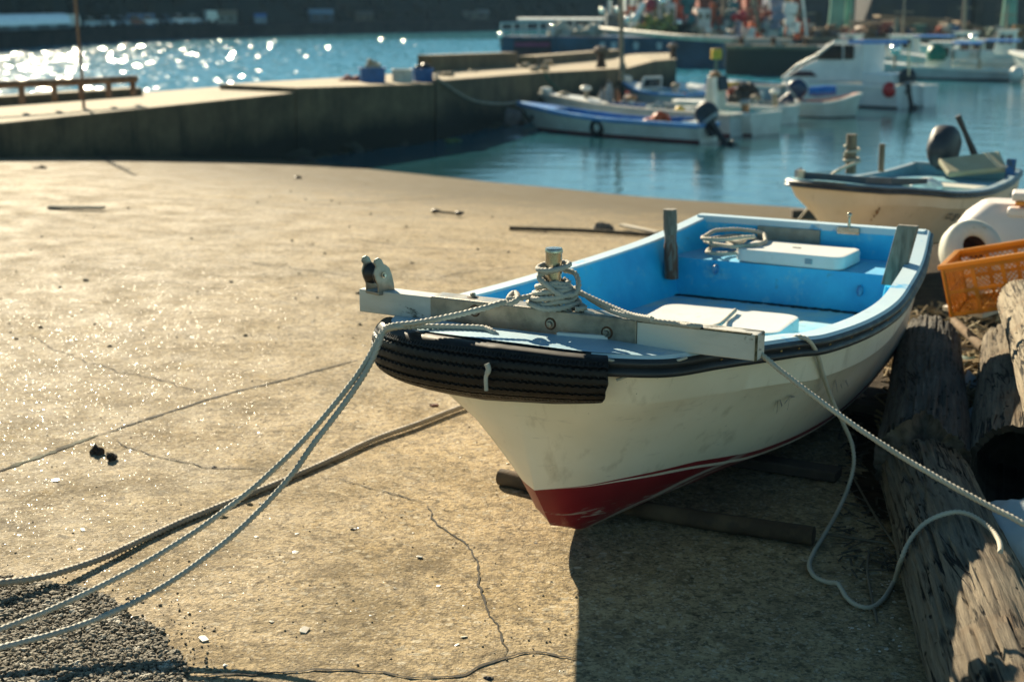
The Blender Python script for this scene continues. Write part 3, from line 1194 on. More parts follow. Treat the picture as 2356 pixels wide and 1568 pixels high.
    mask = b.math('MULTIPLY', b.ramp(fc.outputs[2], .80, .81), b.ramp(fl.outputs['Distance'], .24, .20))
    mask = b.math('MULTIPLY', mask, b.math('MULTIPLY', b.ramp(grey, .25, .8), b.ramp(sx.outputs[1], 10.5, 7.5)))
    tilt = b.n('VectorMath', _operation='SUBTRACT', i0=fl.outputs['Color'], i1=(.5, .5, .1))
    ts = b.n('VectorMath', _operation='MULTIPLY', i0=tilt.outputs[0], i1=(.85, .85, 1.))
    up = b.n('VectorMath', _operation='ADD', i0=ts.outputs[0], i1=(0., 0., .5))
    nf = b.n('VectorMath', _operation='NORMALIZE', i0=up.outputs[0])
    b.set(Base__Color=base, Roughness=b.ramp(n2, .35, .7, .62, .88), Normal=nrm)
    b.b.inputs['Specular IOR Level'].default_value = .06
    g = b.n('BsdfPrincipled', Normal=nf.outputs[0], Roughness=.27)
    g.inputs['Base Color'].default_value = (.40, .36, .29, 1)
    ms = b.n('MixShader', i0=mask, i1=b.b.outputs[0], i2=g.outputs[0])
    b.t.links.new(ms.outputs[0], b.o.inputs[0])
    return mb.build('ground', b.m, None, smooth=180, kind='structure')


ground = build_ground()


def crack(pxs, w, amp=.012, seed=1, name='ground_crack', mat=None, depth=.003):
    rnd = random.Random(seed)
    pts = spline([G(x, y) for x, y in pxs], .02)
    rows = []
    off = 0
    for i, p in enumerate(pts):
        a, c = pts[max(0, i - 1)], pts[min(len(pts) - 1, i + 1)]
        t = (c - a).xy.normalized()
        n_ = Vector((-t.y, t.x, 0))
        off = off * .75 + rnd.uniform(-1, 1) * amp
        ww = w * rnd.uniform(.45, 1.3) * (min(1, i / 6, (len(pts) - 1 - i) / 6) * .8 + .2)
        q = p + n_ * off
        zz = gz(q.x, q.y) + .006 * nz(q.x, q.y, 0, .8) + .003 * nz(q.x, q.y, 3, 3) + depth
        rows.append([(q.x + n_.x * ww / 2, q.y + n_.y * ww / 2, zz), (q.x - n_.x * ww / 2, q.y - n_.y * ww / 2, zz)])
    return MB().grid(rows).build(name, mat or M('crack_dark', (.02, .017, .012, 1), (.045, .035, .022, 1), 20, rough=.95, bump=0), None, smooth=0, kind='structure')


MOSSJ = M('joint_moss', (.035, .05, .014, 1), (.035, .028, .018, 1), 4, rough=.95, bump=0)
crack([(-30, 1095), (60, 1062), (150, 1030), (230, 1000)], .026, .004, 2, 'ground_joint', MOSSJ)
crack([(230, 1000), (330, 968), (430, 935), (540, 902), (650, 875), (740, 850), (835, 825)], .016, .004, 3, 'ground_joint')
crack([(985, 1160), (1003, 1205), (1040, 1232), (1090, 1275), (1103, 1330), (1115, 1385), (1140, 1430), (1162, 1470), (1167, 1515)], .007, .006, 4)
crack([(770, 1100), (830, 1118), (900, 1135), (950, 1150), (985, 1160)], .006, .006, 5)
crack([(440, 1556), (520, 1548), (610, 1552), (700, 1545), (760, 1543), (880, 1549), (950, 1558), (1040, 1556), (1100, 1538), (1180, 1512), (1240, 1500), (1300, 1512), (1370, 1524)], .010, .006, 6)
crack([(260, 1010), (330, 1040), (420, 1062), (490, 1077), (560, 1078), (640, 1082)], .007, .006, 7)
crack([(560, 600), (640, 612), (740, 625), (840, 640)], .012, .012, 8)
crack([(1000, 640), (1060, 628), (1130, 620), (1230, 612)], .012, .012, 9)
crack([(60, 770), (140, 810), (260, 850), (380, 880), (470, 905)], .007, .012, 10)
crack([(800, 545), (900, 565), (1000, 572), (1110, 575), (1200, 580)], .012, .015, 11)
crack([(700, 470), (820, 468), (960, 458), (1100, 450)], .022, .02, 12)
crack([(1100, 1480), (1140, 1490), (1160, 1500)], .006, .006, 13)
crack([(220, 352), (250, 370), (300, 392)], .05, .02, 14)

# loose grit, shell flakes, pebbled patch
def flakes(n, region, rmin, rmax, seed, mat, name, label, flat=.25, jit=.35, mask=None, lift=0.):
    rnd = random.Random(seed)
    mb = MB()
    k = 0
    tries = 0
    while k < n and tries < n * 20:
        tries += 1
        px, py = region(rnd)
        q = G(px, py)
        if mask and not mask(q.x, q.y, px, py):
            continue
        r = rmin * (rmax / rmin) ** (rnd.random() ** 2.2)
        z = q.z + .006 * nz(q.x, q.y, 0, .8) + .003 * nz(q.x, q.y, 3, 3) + lift
        mb.blob((q.x, q.y, z + r * flat * .4), r, seed * 7919 + k, jit, 1, (1, rnd.uniform(.5, 1), flat), Euler((rnd.uniform(-.3, .3), rnd.uniform(-.3, .3), rnd.uniform(0, 6.3))))
        k += 1
    return mb.build(name, mat, None, smooth=0, kind='stuff', label=label, cat=name.replace('_', ' '))


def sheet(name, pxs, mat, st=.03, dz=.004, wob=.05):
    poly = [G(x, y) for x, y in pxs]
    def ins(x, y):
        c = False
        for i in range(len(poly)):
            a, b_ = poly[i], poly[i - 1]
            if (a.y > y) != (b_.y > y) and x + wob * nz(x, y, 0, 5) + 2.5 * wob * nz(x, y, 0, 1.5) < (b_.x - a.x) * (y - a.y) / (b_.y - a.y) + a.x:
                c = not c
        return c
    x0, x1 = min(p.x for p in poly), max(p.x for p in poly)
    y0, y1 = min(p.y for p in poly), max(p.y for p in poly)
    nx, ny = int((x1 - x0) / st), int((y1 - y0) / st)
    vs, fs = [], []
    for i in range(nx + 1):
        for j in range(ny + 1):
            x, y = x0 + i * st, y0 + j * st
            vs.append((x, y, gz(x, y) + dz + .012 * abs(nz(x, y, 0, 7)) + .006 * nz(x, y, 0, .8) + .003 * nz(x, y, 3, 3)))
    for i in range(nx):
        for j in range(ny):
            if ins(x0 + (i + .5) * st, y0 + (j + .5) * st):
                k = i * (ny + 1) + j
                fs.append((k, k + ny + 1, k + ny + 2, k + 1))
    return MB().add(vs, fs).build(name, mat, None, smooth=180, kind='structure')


sheet('soil_and_shade', ((2020, 705), (2075, 640), (2110, 565), (2200, 545), (2400, 560), (2480, 640), (2440, 760), (2600, 900), (2520, 1080), (2640, 1250), (2480, 1420), (2300, 1440), (2190, 1330), (2110, 1250), (2050, 1225), (1990, 1180), (1955, 1105), (1975, 1000), (2000, 900), (1990, 800)),  # soil and litter; its dark colour also stands in for the motor boat's shadow
      M('soil_shade_dark', (.050, .036, .022, 1), (.026, .019, .012, 1), 9, rough=.95, bump=.9, bscale=45, bd=.02, c3=(.11, .08, .05, 1), s3=24, lo3=.58, hi3=.66, spec=.15))


def rect(x0, y0, x1, y1):
    return lambda r: (r.uniform(x0, x1), r.uniform(y0, y1))


SHELL = M('shell_white', (.66, .61, .52, 1), (.42, .36, .27, 1), 25, rough=.35, bump=.1)
flakes(150, rect(0, 900, 1330, 1568), .002, .013, 21, SHELL, 'shell_flakes', 'white shell flakes scattered over the sunlit concrete', .18)
flakes(170, rect(0, 560, 900, 1050), .003, .008, 22, SHELL, 'shell_flakes', 'small white shell bits on the glittering concrete at left', .3)
flakes(60, rect(1950, 1230, 2080, 1500), .003, .010, 23, SHELL, 'shell_flakes', 'white shell crumbs on the shaded ground beside the log', .3)
GRIT = M('grit_dark', (.10, .08, .055, 1), (.22, .18, .12, 1), 40, rough=.9, bump=.2)
flakes(900, rect(0, 850, 1500, 1568), .0012, .005, 24, GRIT, 'loose_grit', 'fine dark grit on the concrete', .7)
flakes(160, rect(0, 420, 1500, 800), .006, .022, 25, GRIT, 'loose_grit', 'scattered dark crumbs on the far part of the slip', .5)
PEB = M('pebble_mix', (.13, .11, .078, 1), (.24, .21, .155, 1), 30, .35, .7, rough=.7, bump=.25, bscale=200, c3=(.42, .39, .32, 1), s3=16, lo3=.57, hi3=.60, spec=.2)
pc = [G(x, y) for x, y in ((-60, 1325), (60, 1335), (180, 1355), (280, 1395), (350, 1450), (410, 1500), (438, 1545), (430, 1600), (300, 1700), (-60, 1700))]


def in_patch(x, y, *_):
    c = False
    for i in range(len(pc)):
        a, b_ = pc[i], pc[i - 1]
        if (a.y > y) != (b_.y > y) and x + .05 * nz(x, y, 0, 5) + .02 * nz(x, y, 0, 17) < (b_.x - a.x) * (y - a.y) / (b_.y - a.y) + a.x:
            c = not c
    return c


# base sheet under the pebbles
rows = []
mb = MB()
x0, x1 = min(p.x for p in pc), max(p.x for p in pc)
y0, y1 = min(p.y for p in pc), max(p.y for p in pc)
st = .02
nx, ny = int((x1 - x0) / st), int((y1 - y0) / st)
idx = {}
vs, fs = [], []
for i in range(nx + 1):
    for j in range(ny + 1):
        x, y = x0 + i * st, y0 + j * st
        idx[i, j] = len(vs)
        vs.append((x, y, .0045 + .006 * nz(x, y, 0, .8) + .003 * nz(x, y, 3, 3) + .002 * nz(x, y, 0, 40)))
for i in range(nx):
    for j in range(ny):
        if in_patch(x0 + (i + .5) * st, y0 + (j + .5) * st):
            fs.append((idx[i, j], idx[i + 1, j], idx[i + 1, j + 1], idx[i, j + 1]))
mb.add(vs, fs)
mb.build('gravel_bed', M('gravel_bed', (.105, .09, .06, 1), (.06, .05, .035, 1), 30, rough=.9, bump=.6, bscale=160), None, smooth=180, kind='structure')
flakes(7500, rect(-40, 1320, 450, 1690), .0042, .012, 26, PEB, 'pebbles', 'exposed pebbles in the dark worn patch at the lower left', .55, .3, in_patch, .0055)

flakes(170, rect(-20, 1300, 520, 1640), .002, .007, 27, GRIT, 'pebbles', 'loose pebbles scattered round the worn patch', .55, .3, lambda x, y, px, py: not in_patch(x, y) and (in_patch(x - .09, y) or in_patch(x - .16, y - .05)), .001)
# ================================================================= water, pier, far shore
def mat_water():
    b = NB('sea_water')
    v = b.coord('World')
    sx = b.n('SeparateXYZ', i0=v)
    # open water beyond the pier is choppier than the sheltered harbour
    open_ = b.ramp(b.math('SUBTRACT', sx.outputs[1], b.math('MULTIPLY', sx.outputs[0], 1.15)), 24, 34)
    sv = b.coord('World', (1, 1.5, 1), (0, 0, .35))
    h1 = b.noise(sv, 1.1, 3, .5)
    h2 = b.noise(sv, 4.2, 4, .6)
    h3 = b.noise(sv, 13., 3, .6)
    calm = b.math('ADD', b.math('MULTIPLY', h1, .35), b.math('MULTIPLY', h2, .10))
    chop = b.math('ADD', b.math('MULTIPLY', h1, .8), b.math('ADD', b.math('MULTIPLY', h2, .55), b.math('MULTIPLY', h3, .22)))
    h = b.n('Mix', _data_type='FLOAT', i0=open_, i2=calm, i3=chop).outputs[0]
    st = b.ramp(open_, 0, 1, .13, .05)
    nd = b.n('Bump', Height=h, Strength=st, Distance=.42)
    base = b.mix(open_, (.014, .058, .074, 1), (.028, .175, .235, 1))
    b.set(Base__Color=base, Roughness=b.ramp(open_, 0, 1, .05, .12), IOR=1.33, Normal=nd.outputs[0])
    return b.m


mb = MB()
X0_, X1_, Y0_, Y1_, ST = -44., 10., 22., 108., .22
nx_, ny_ = int((X1_ - X0_) / ST), int((Y1_ - Y0_) / ST)
rows = []
wr = random.Random(99)
for j in range(ny_ + 1):
    y = Y0_ + (Y1_ - Y0_) * j / ny_
    row = []
    for i in range(nx_ + 1):
        x = X0_ + (X1_ - X0_) * i / nx_
        k = max(0, min(1, (y - 1.15 * x - 25) / 9)) * min(1, i / 8, (nx_ - i) / 8, j / 8, (ny_ - j) / 8)
        z = 0
        if k:
            z = .035 * nz(x * .9 + y * .25, y * 1.3, 0, .9) + wr.gauss(0, .0132)
        row.append((x + k * wr.uniform(-.06, .06), y + k * wr.uniform(-.06, .06), WZ + z * k))
    rows.append(row)
mb.grid(rows, flip=True)
for xa, xb, ya, yb in ((-160, X0_, 5, 200), (X1_, 200, 5, 200), (X0_, X1_, 5, Y0_), (X0_, X1_, Y1_, 200)):
    mb.grid([[(xa, ya, WZ), (xb, ya, WZ)], [(xa, yb, WZ), (xb, yb, WZ)]], flip=True)
mb.build('water', mat_water(), None, smooth=0, kind='structure')

CONC = None


def mat_pier():
    b = NB('pier_concrete')
    v = b.coord('World')
    base = b.mix(b.ramp(b.noise(v, .8, 6, .65), .35, .65), (.38, .30, .19, 1), (.30, .25, .165, 1))
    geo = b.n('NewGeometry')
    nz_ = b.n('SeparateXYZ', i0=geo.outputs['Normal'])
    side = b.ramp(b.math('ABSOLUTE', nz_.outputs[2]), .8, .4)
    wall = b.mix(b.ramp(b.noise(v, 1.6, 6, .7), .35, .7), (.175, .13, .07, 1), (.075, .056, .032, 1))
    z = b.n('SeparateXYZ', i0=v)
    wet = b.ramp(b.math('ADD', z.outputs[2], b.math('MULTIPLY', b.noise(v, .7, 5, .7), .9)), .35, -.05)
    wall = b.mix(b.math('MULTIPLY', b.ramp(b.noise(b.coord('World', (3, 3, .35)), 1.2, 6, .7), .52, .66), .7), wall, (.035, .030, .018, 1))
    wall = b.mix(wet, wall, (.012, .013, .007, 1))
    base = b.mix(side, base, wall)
    b.set(Base__Color=base, Roughness=.85, Normal=b.bump(b.noise(v, 9, 6, .7), .5, .05))
    return b.m


PIERM = mat_pier()
pier = empty('pier', P(994, 325, WZ), 'long concrete pier running from the slip out into the harbour', 'pier')
PO = Vector(pier.location)


def topof(foot, px, py):
    return PD(px, py, foot.y)


def pier_part(name, sec, parent):
    """sec: list of (front foot, front top, back top)"""
    rows = []
    for f, t, k in sec:
        rows.append([f - PO - Vector((0, 0, 1.2)), t - PO, k - PO, Vector((k.x, k.y, WZ - 1.2)) - PO])
    mb = MB().grid(rows, flip=True)
    for e, fl in ((0, False), (-1, True)):
        mb.add(rows[e], [(0, 1, 2, 3) if fl else (3, 2, 1, 0)])
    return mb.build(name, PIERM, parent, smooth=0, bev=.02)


def sec(fx, fy, ty, bx, by, g=False):
    f = G(fx, fy) if g else P(fx, fy, WZ)
    t = topof(f, fx, ty)
    return f, t, P(bx, by, t.z)


s0 = sec(0, 362, 283, -120, 247, True)
s1 = sec(679, 366, 213, 512, 199)
ext = tuple(a + (a - b_) * .5 for a, b_ in zip(s0, s1))
ramp_p = pier_part('approach_ramp', [ext, s0, s1], pier)
S2 = [sec(682, 366, 202, 505, 194), sec(850, 345, 197, 760, 180), sec(1000, 325, 192, 960, 166)]
pier_part('pier_section', S2, pier)
S3 = [sec(1003, 324, 186, 960, 164), sec(1243, 268, 167, 1160, 152), sec(1349, 249, 162, 1300, 139), sec(1445, 232, 156, 1400, 130), sec(1505, 220, 140, 1470, 124), sec(1556, 208, 136, 1540, 122)]
pier_part('pier_section', S3, pier)
mb = MB()
a, b_ = S3[0][2], S3[1][2]
for p0, p1, h, w_ in ((S3[0][2], S3[1][2], .34, .35), (S3[1][2].lerp(S3[2][2], .2), S3[3][2], .22, .5)):
    d_ = (p1 - p0)
    n_ = Vector((-d_.y, d_.x, 0)).normalized() * w_
    m2 = MB()
    q = [p0 - PO, p1 - PO, p1 - n_ - PO, p0 - n_ - PO]
    m2.add([x - Vector((0, 0, .3)) for x in q] + [x + Vector((0, 0, h)) for x in q], [(3, 2, 1, 0), (4, 5, 6, 7), (0, 1, 5, 4), (1, 2, 6, 5), (2, 3, 7, 6), (3, 0, 4, 7)])
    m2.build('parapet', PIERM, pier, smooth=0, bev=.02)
# curb on the seaward side of the ramp
p0, p1 = P(-120, 252, s0[1].z), P(330, 222, s0[1].z + (s1[1].z - s0[1].z) * .45)
d_ = (p1 - p0)
n_ = Vector((-d_.y, d_.x, 0)).normalized() * .35
q = [p0 - PO, p1 - PO, p1 + n_ - PO, p0 + n_ - PO]
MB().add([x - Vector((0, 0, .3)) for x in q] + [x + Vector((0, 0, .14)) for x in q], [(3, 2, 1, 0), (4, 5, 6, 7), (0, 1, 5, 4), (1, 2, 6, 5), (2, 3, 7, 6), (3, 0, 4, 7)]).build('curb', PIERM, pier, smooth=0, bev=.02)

# rusty guard rail on the ramp
RAILM = M('rail_rust', (.16, .075, .035, 1), (.24, .14, .08, 1), 9, rough=.75, bump=.3)
zt = lambda x: s0[1].z + (s1[1].z - s0[1].z) * x / 679 + .14
feet = [P(x, y, zt(x)) for x, y in ((-70, 243), (50, 236), (125, 231), (187, 226), (250, 222), (306, 218))]
rl = empty('guard_rail', feet[-1], 'low rusty railing on the seaward edge of the pier ramp', 'railing')
tops = [PD(x, y, f_.y) for (x, y), f_ in zip(((-70, 199), (50, 193), (125, 190.5), (187, 188), (250, 185), (306, 182)), feet)]
for f_, t_ in zip(feet, tops):
    MB().box(((f_ + t_) / 2) - feet[-1], (.075, .075, (t_ - f_).length + .02)).build('post', RAILM, rl, smooth=0, bev=.008)
d_ = tops[-1] - tops[0]
MB().tube([t_ - feet[-1] + Vector((0, 0, .0)) for t_ in tops] + [tops[-1] + d_.normalized() * .06 - feet[-1]], .055, 10).build('top_rail', RAILM, rl, smooth=50)
# thin rusty pole
pf = G(199, 352)
ptop = PD(168, -60, pf.y)
pe = empty('pole', pf, 'thin rusty pole standing at the foot of the pier on the left', 'pole')
MB().tube([Vector((0, 0, -.2)), (ptop - pf) * .45 + Vector((.02, 0, 0)), ptop - pf], .024, 8).build('shaft', RAILM, pe, smooth=50)
MB().lathe([(.05, -.05), (.05, .10), (.035, .12)], 10).build('socket', RAILM, pe, smooth=40)


# crates, tubs and nets on the pier
def plastic(name, c, k=1.0):
    return M(name, Cc(*c, k), Cc(*[x * .85 for x in c], k), 8, rough=.45, bump=.05)


BLUEP = plastic('plastic_blue', (50, 105, 170))
WHITEP = plastic('plastic_white', (215, 215, 205))
REDP = plastic('plastic_red', (190, 50, 40))
ORANGEP = plastic('plastic_orange', (220, 90, 30))
YELLOWP = plastic('plastic_yellow', (230, 180, 20))
GREENP = plastic('plastic_green', (20, 120, 95))


def crate(loc, w, d, h, mat, label, rz=0., group=None, name='fish_crate', ribs=4):
    """open box with thick rim and ribbed sides"""
    e = empty(name, loc, label, 'crate', group, (0, 0, rz))
    mb = MB()
    t = .02
    tp = .96
    for sx_ in (-1, 1):
        mb.box((sx_ * (w / 2 - t / 2), 0, h / 2), (t, d, h))
        mb.box((0, sx_ * (d / 2 - t / 2), h / 2), (w - 2 * t, t, h))
        for i in range(ribs):
            x = -w / 2 + w * (i + .5) / ribs
            mb.box((x, sx_ * (d / 2 + .006), h * .45), (.02, .012, h * .8))
        mb.box((sx_ * (w / 2 + .006), 0, h * .45), (.012, .03, h * .8))
    mb.box((0, 0, .012), (w - 2 * t - .002, d - 2 * t - .002, .02))
    mb.build('body', mat, e, smooth=0)
    mb = MB()
    for sx_ in (-1, 1):
        mb.box((sx_ * (w / 2 + .004), 0, h - .012), (.036, d + .044, .03))
        mb.box((0, sx_ * (d / 2 + .004), h - .0125), (w - .03, .036, .029))
    mb.build('rim', mat, e, smooth=0)
    return e


def onpier(px, py, zz=.27):
    return P(px, py, zz)


def heap(loc, rx, ry, h, mat, name, label, cat, n=40, seed=1, br=.3, group=None):
    rnd = random.Random(seed)
    mb = MB()
    for i in range(n):
        a = rnd.uniform(0, 6.28)
        q = rnd.random() ** .6
        hh = h * (1 - q * q) * rnd.uniform(.5, 1)
        r = br * min(rx, ry, h * 1.3) * rnd.uniform(.6, 1.3)
        mb.blob((rx * q * math.cos(a), ry * q * math.sin(a), hh), r, seed * 131 + i, .35, 1, (1.2, 1, .8), Euler((rnd.uniform(0, 3), 0, rnd.uniform(0, 6))))
    return mb.build(name, mat, None, smooth=60, label=label, cat=cat, group=group, loc=loc)


c = onpier(857, 194)
crate(c, .44, .34, .30, BLUEP, 'blue plastic crate with a bundle on top on the pier edge', .2, 'crates and tubs on the pier')
heap(c + Vector((0, 0, .28)), .17, .12, .13, M('bundle_tan', (.34, .27, .18, 1), (.5, .45, .36, 1), 9), 'cloth_bundle', 'tan cloth bundle lying in the blue crate on the pier', 'bundle', 14, 4, .5)
c = onpier(925, 191)
crate(c, .34, .34, .25, WHITEP, 'white tub between two blue ones on the pier', .1, 'crates and tubs on the pier')
c = onpier(970, 188)
crate(c, .36, .36, .25, BLUEP, 'blue tub with a black lump on it at the pier bend', .3, 'crates and tubs on the pier')
heap(c + Vector((.02, 0, .23)), .12, .1, .12, BLACKM, 'black_bag', 'black bag on the blue tub at the pier bend', 'bag', 10, 8, .6)
heap(onpier(815, 192), .36, .2, .13, M('net_red', (.23, .06, .045, 1), (.34, .15, .12, 1), 14, rough=.9), 'fishing_net', 'red fishing net heaped beside the blue crate on the pier', 'net', 30, 5, .4)
heap(onpier(1030, 178), .2, .12, .1, M('net_tan', (.34, .27, .18, 1), rough=.9), 'rope_pile', 'small tan rope pile on the pier past the tubs', 'rope', 12, 9, .4)


def mushroom(px, py, z, k, label):
    e = empty('mooring_bollard', P(px, py, z), label, 'bollard', 'bollards on the pier')
    MB().lathe([(.14 * k, 0), (.12 * k, .06 * k), (.09 * k, .2 * k), (.10 * k, .34 * k)], 12).build('stem', RUST, e)
    MB().lathe([(.10 * k, .34 * k), (.19 * k, .38 * k), (.19 * k, .44 * k), (.12 * k, .5 * k), (0, .51 * k)], 12).build('cap', M('bollard_cap', (.22, .15, .10, 1), (.12, .07, .05, 1), 9, rough=.8), e)


mushroom(1383, 156, .2, 1.0, 'dark rusty bollard in the middle of the pier')
mushroom(1548, 134, .2, .8, 'dark rusty bollard at the far end of the pier')
for i, (x, y) in enumerate(((1208, 155), (1230, 163), (1252, 160), (1085, 172), (1262, 148))):
    MB().blob((0, 0, .04), .09, i, .3, 2, (1.4, 1, .8)).build('stone', M('stone_tan', (.36, .29, .2, 1), rough=.9), None, smooth=50, loc=P(x, y, .2), label='small tan stone lying on top of the far half of the pier', cat='stone', group='stones on the pier')
# poles and light beam of the gangway at the pier end
GRP = M('pole_grey', (.26, .22, .15, 1), (.18, .15, .11, 1), 5, rough=.7)
for i, (x, yt, yb, z, r, lab) in enumerate(((1432, -40, 160, .1, .06, 'tall thin grey mast pole standing on the pier end'), (1708, 100, 178, WZ - .3, .09, 'thick pale post standing in the water left of the dark hull'),
                                         (1806, 98, 190, WZ - .3, .11, 'thick pale post under the right end of the gangway'))):
    f_ = P(x, yb, z)
    t_ = PD(x + (0 if i else -4), yt, f_.y)
    e = empty('post', f_, lab, 'post')
    MB().tube([Vector((0, 0, -.3)), t_ - f_], r, 8).build('shaft', GRP, e, smooth=50)
    MB().lathe([(r * 1.5, 0), (r * 1.5, .12), (r, .16)], 10).build('collar', GRP, e, smooth=40)
YG = P(1600, 170, WZ).y
ga = empty('gangway', PD(1640, 95, YG), 'long pale gangway beam stretched from the barge to the posts', 'gangway')
O_ = Vector(ga.location)
GAM = M('gangway_pale', (.55, .5, .4, 1), (.4, .35, .27, 1), 4, rough=.6)
prs = [PD(1366, 66, YG + 8), PD(1450, 74, YG + 5), PD(1560, 85, YG + 2), PD(1690, 93, YG), PD(1822, 96, YG)]
MB().tube([p - O_ for p in prs], .11, 8).build('beam', GAM, ga, smooth=50)
prs = [PD(1712, 104, YG - .3), PD(1830, 106, YG - .3)]
MB().tube([p - O_ for p in prs], .09, 8).build('beam', GAM, ga, smooth=50)
q = P(1648, 175, WZ)
q = PD(1648, 138, q.y)
yb_ = empty('yellow_box', q, 'bright yellow box on a post beside the dark hulls', 'box')
MB().box((0, 0, .2), (.36, .3, .36)).build('box_body', YELLOWP, yb_, bev=.02)
MB().tube([(0, 0, -1.2), (0, 0, .02)], .06, 8).build('post', GRP, yb_)

# ---- far shore
SH2 = [P(x, y, WZ) for x, y in ((-260, 130), (-60, 117.5), (0, 113), (200, 99), (400, 89), (600, 82), (800, 77), (1000, 72), (1130, 69), (1300, 66), (1500, 62))]
SH2 += [SH2[-1] + Vector((25, 3, 0)), SH2[-1] + Vector((80, -10, 0))]
QZ = WZ + 1.0
QUAYM = M('far_quay_concrete', (.02, .024, .026, 1), (.035, .036, .036, 1), .8, rough=1., bump=0, spec=.02)
fq = [p + Vector((0, 0, .9)) for p in SH2]
mb = MB().grid([[p - Vector((0, 0, 1)) for p in SH2], fq, [p + Vector((p.x * .06, 7, .1)) for p in fq]], flip=True)
mb.build('shore', QUAYM, None, smooth=0, kind='structure')


def mat_hill():
    b = NB('hill_cover')
    v = b.coord('World')
    base = b.mix(b.ramp(b.noise(v, .12, 6, .7), .4, .62), (.010, .022, .025, 1), (.020, .034, .034, 1))
    base = b.mix(b.math('MULTIPLY', b.ramp(b.noise(v, .07, 5, .6), .58, .68), .7), base, (.035, .034, .03, 1))
    b.set(Base__Color=base, Roughness=.95, Normal=b.bump(b.noise(v, .9, 6, .7), .8, .6))
    b.b.inputs['Specular IOR Level'].default_value = .1
    return b.m


HILLM = mat_hill()
rows = []
NH = 60
shp = spline(fq, n=NH)
for i, p in enumerate(shp):
    row = []
    for j in range(16):
        t = j / 15
        d_ = 5 + 45 * t ** 1.6
        h = 7.2 * min(1, max(0, d_ - 5) / 11) * (1 + .28 * nz(p.x, d_, 0, .05)) + 2.2 * t
        h += 1.8 * nz(p.x, d_, 4, .12) * min(1, t * 8)
        row.append((p.x + p.x * .012 * d_ * .6, p.y + d_ - (3 if j == 0 else 0), p.z + h * (1.0 + .1 * i / NH) - (3 if j == 0 else 0)))
    rows.append(row)
MB().grid(rows, flip=True).build('hills', HILLM, None, smooth=180, kind='structure')
rnd = random.Random(77)
mb = MB()
for k in range(1500):
    i, j = rnd.randrange(NH - 1), min(14, int(15 * rnd.random() ** 1.7))
    a, b_, c_, d_ = (Vector(rows[i][j]), Vector(rows[i + 1][j]), Vector(rows[i][j + 1]), Vector(rows[i + 1][j + 1]))
    u_, v_ = rnd.random(), rnd.random()
    p = a.lerp(b_, u_).lerp(c_.lerp(d_, u_), v_)
    r = rnd.uniform(.35, .9)
    mb.blob(p + Vector((0, 0, r * .4)), r, k, .4, 1, (1, 1, rnd.uniform(.8, 1.4)), Euler((0, 0, rnd.uniform(0, 6))))
mb.build('wood', M('wood_dark', (.010, .020, .022, 1), (.018, .026, .024, 1), .25, rough=.95, bump=0, spec=.1, c3=(.04, .034, .028, 1), s3=.09, lo3=.58, hi3=.64), None, smooth=0, kind='stuff', label='dark wooded hillside along the far shore', cat='wood')

# ---- buildings and vehicles on the far quay
def shore_pt(px, py):
    """a point on the far quay behind pixel x"""
    for a, b_ in zip(fq[:-1], fq[1:]):
        ra = ray(px, py)
        A, B = a + Vector((0, 2.2, .1)), b_ + Vector((0, 2.2, .1))
        n_ = Vector((B.y - A.y, A.x - B.x, 0))
        t = (A - CAM).dot(n_) / ra.dot(n_)
        q = CAM + ra * t
        s_ = (q - A).dot(B - A) / (B - A).length_squared
        if -.001 <= s_ <= 1.001:
            return Vector((q.x, q.y, A.z + (B.z - A.z) * s_)), q.z - A.z
    return None, 0


def updir(px):
    a, _ = shore_pt(px - 6, 80)
    b_, _ = shore_pt(px + 6, 80)
    d_ = b_ - a
    return math.atan2(d_.y, d_.x), d_.length / 12


a, _ = shore_pt(-40, 80)
b_, _ = shore_pt(146, 80)
hh = shore_pt(60, 32)[1]
L_ = (b_ - a).length
sh = empty('boat_shed', (a + b_) / 2, 'long silver shed with a rounded metal roof on the far quay', 'shed', None, (0, 0, math.atan2((b_ - a).y, (b_ - a).x)))
mb = MB()
arc = [(hh * .62 * math.cos(R(180 * i / 14)), hh * .28 + hh * .72 * math.sin(R(180 * i / 14))) for i in range(15)]
mb.grid([[(-L_ / 2, y, z) for y, z in arc], [(L_ / 2, y, z) for y, z in arc]])
SILV = M('shed_metal', (.88, .88, .86, 1), (.76, .78, .80, 1), 2, rough=.30, metal=.25, bump=.1, bscale=6, stretch=(6, 1, 1))
mb.build('roof', SILV, sh, smooth=60)
mb = MB()
for s_ in (-1, 1):
    mb.add([(s_ * L_ / 2 * .997, y * .98, z - .02) for y, z in arc] + [(s_ * L_ / 2 * .997, arc[-1][0] * .98, 0), (s_ * L_ / 2 * .997, arc[0][0] * .98, 0)], [tuple(range(17))])
mb.add([(-L_ / 2, -hh * .6, 0), (L_ / 2, -hh * .6, 0), (L_ / 2, -hh * .6, hh * .43), (-L_ / 2, -hh * .6, hh * .43)], [(0, 1, 2, 3)])
mb.build('wall', M('shed_wall', (.16, .2, .22, 1), (.1, .12, .13, 1), 1.5, rough=.7), sh, smooth=0)
for k in range(4):
    MB().box((-L_ / 2 + L_ * (k + .5) / 4, -hh * .61, hh * .16), (L_ * .14, .05, hh * .3)).build('door', M('shed_door', (.05, .06, .065, 1), rough=.6), sh, smooth=0)


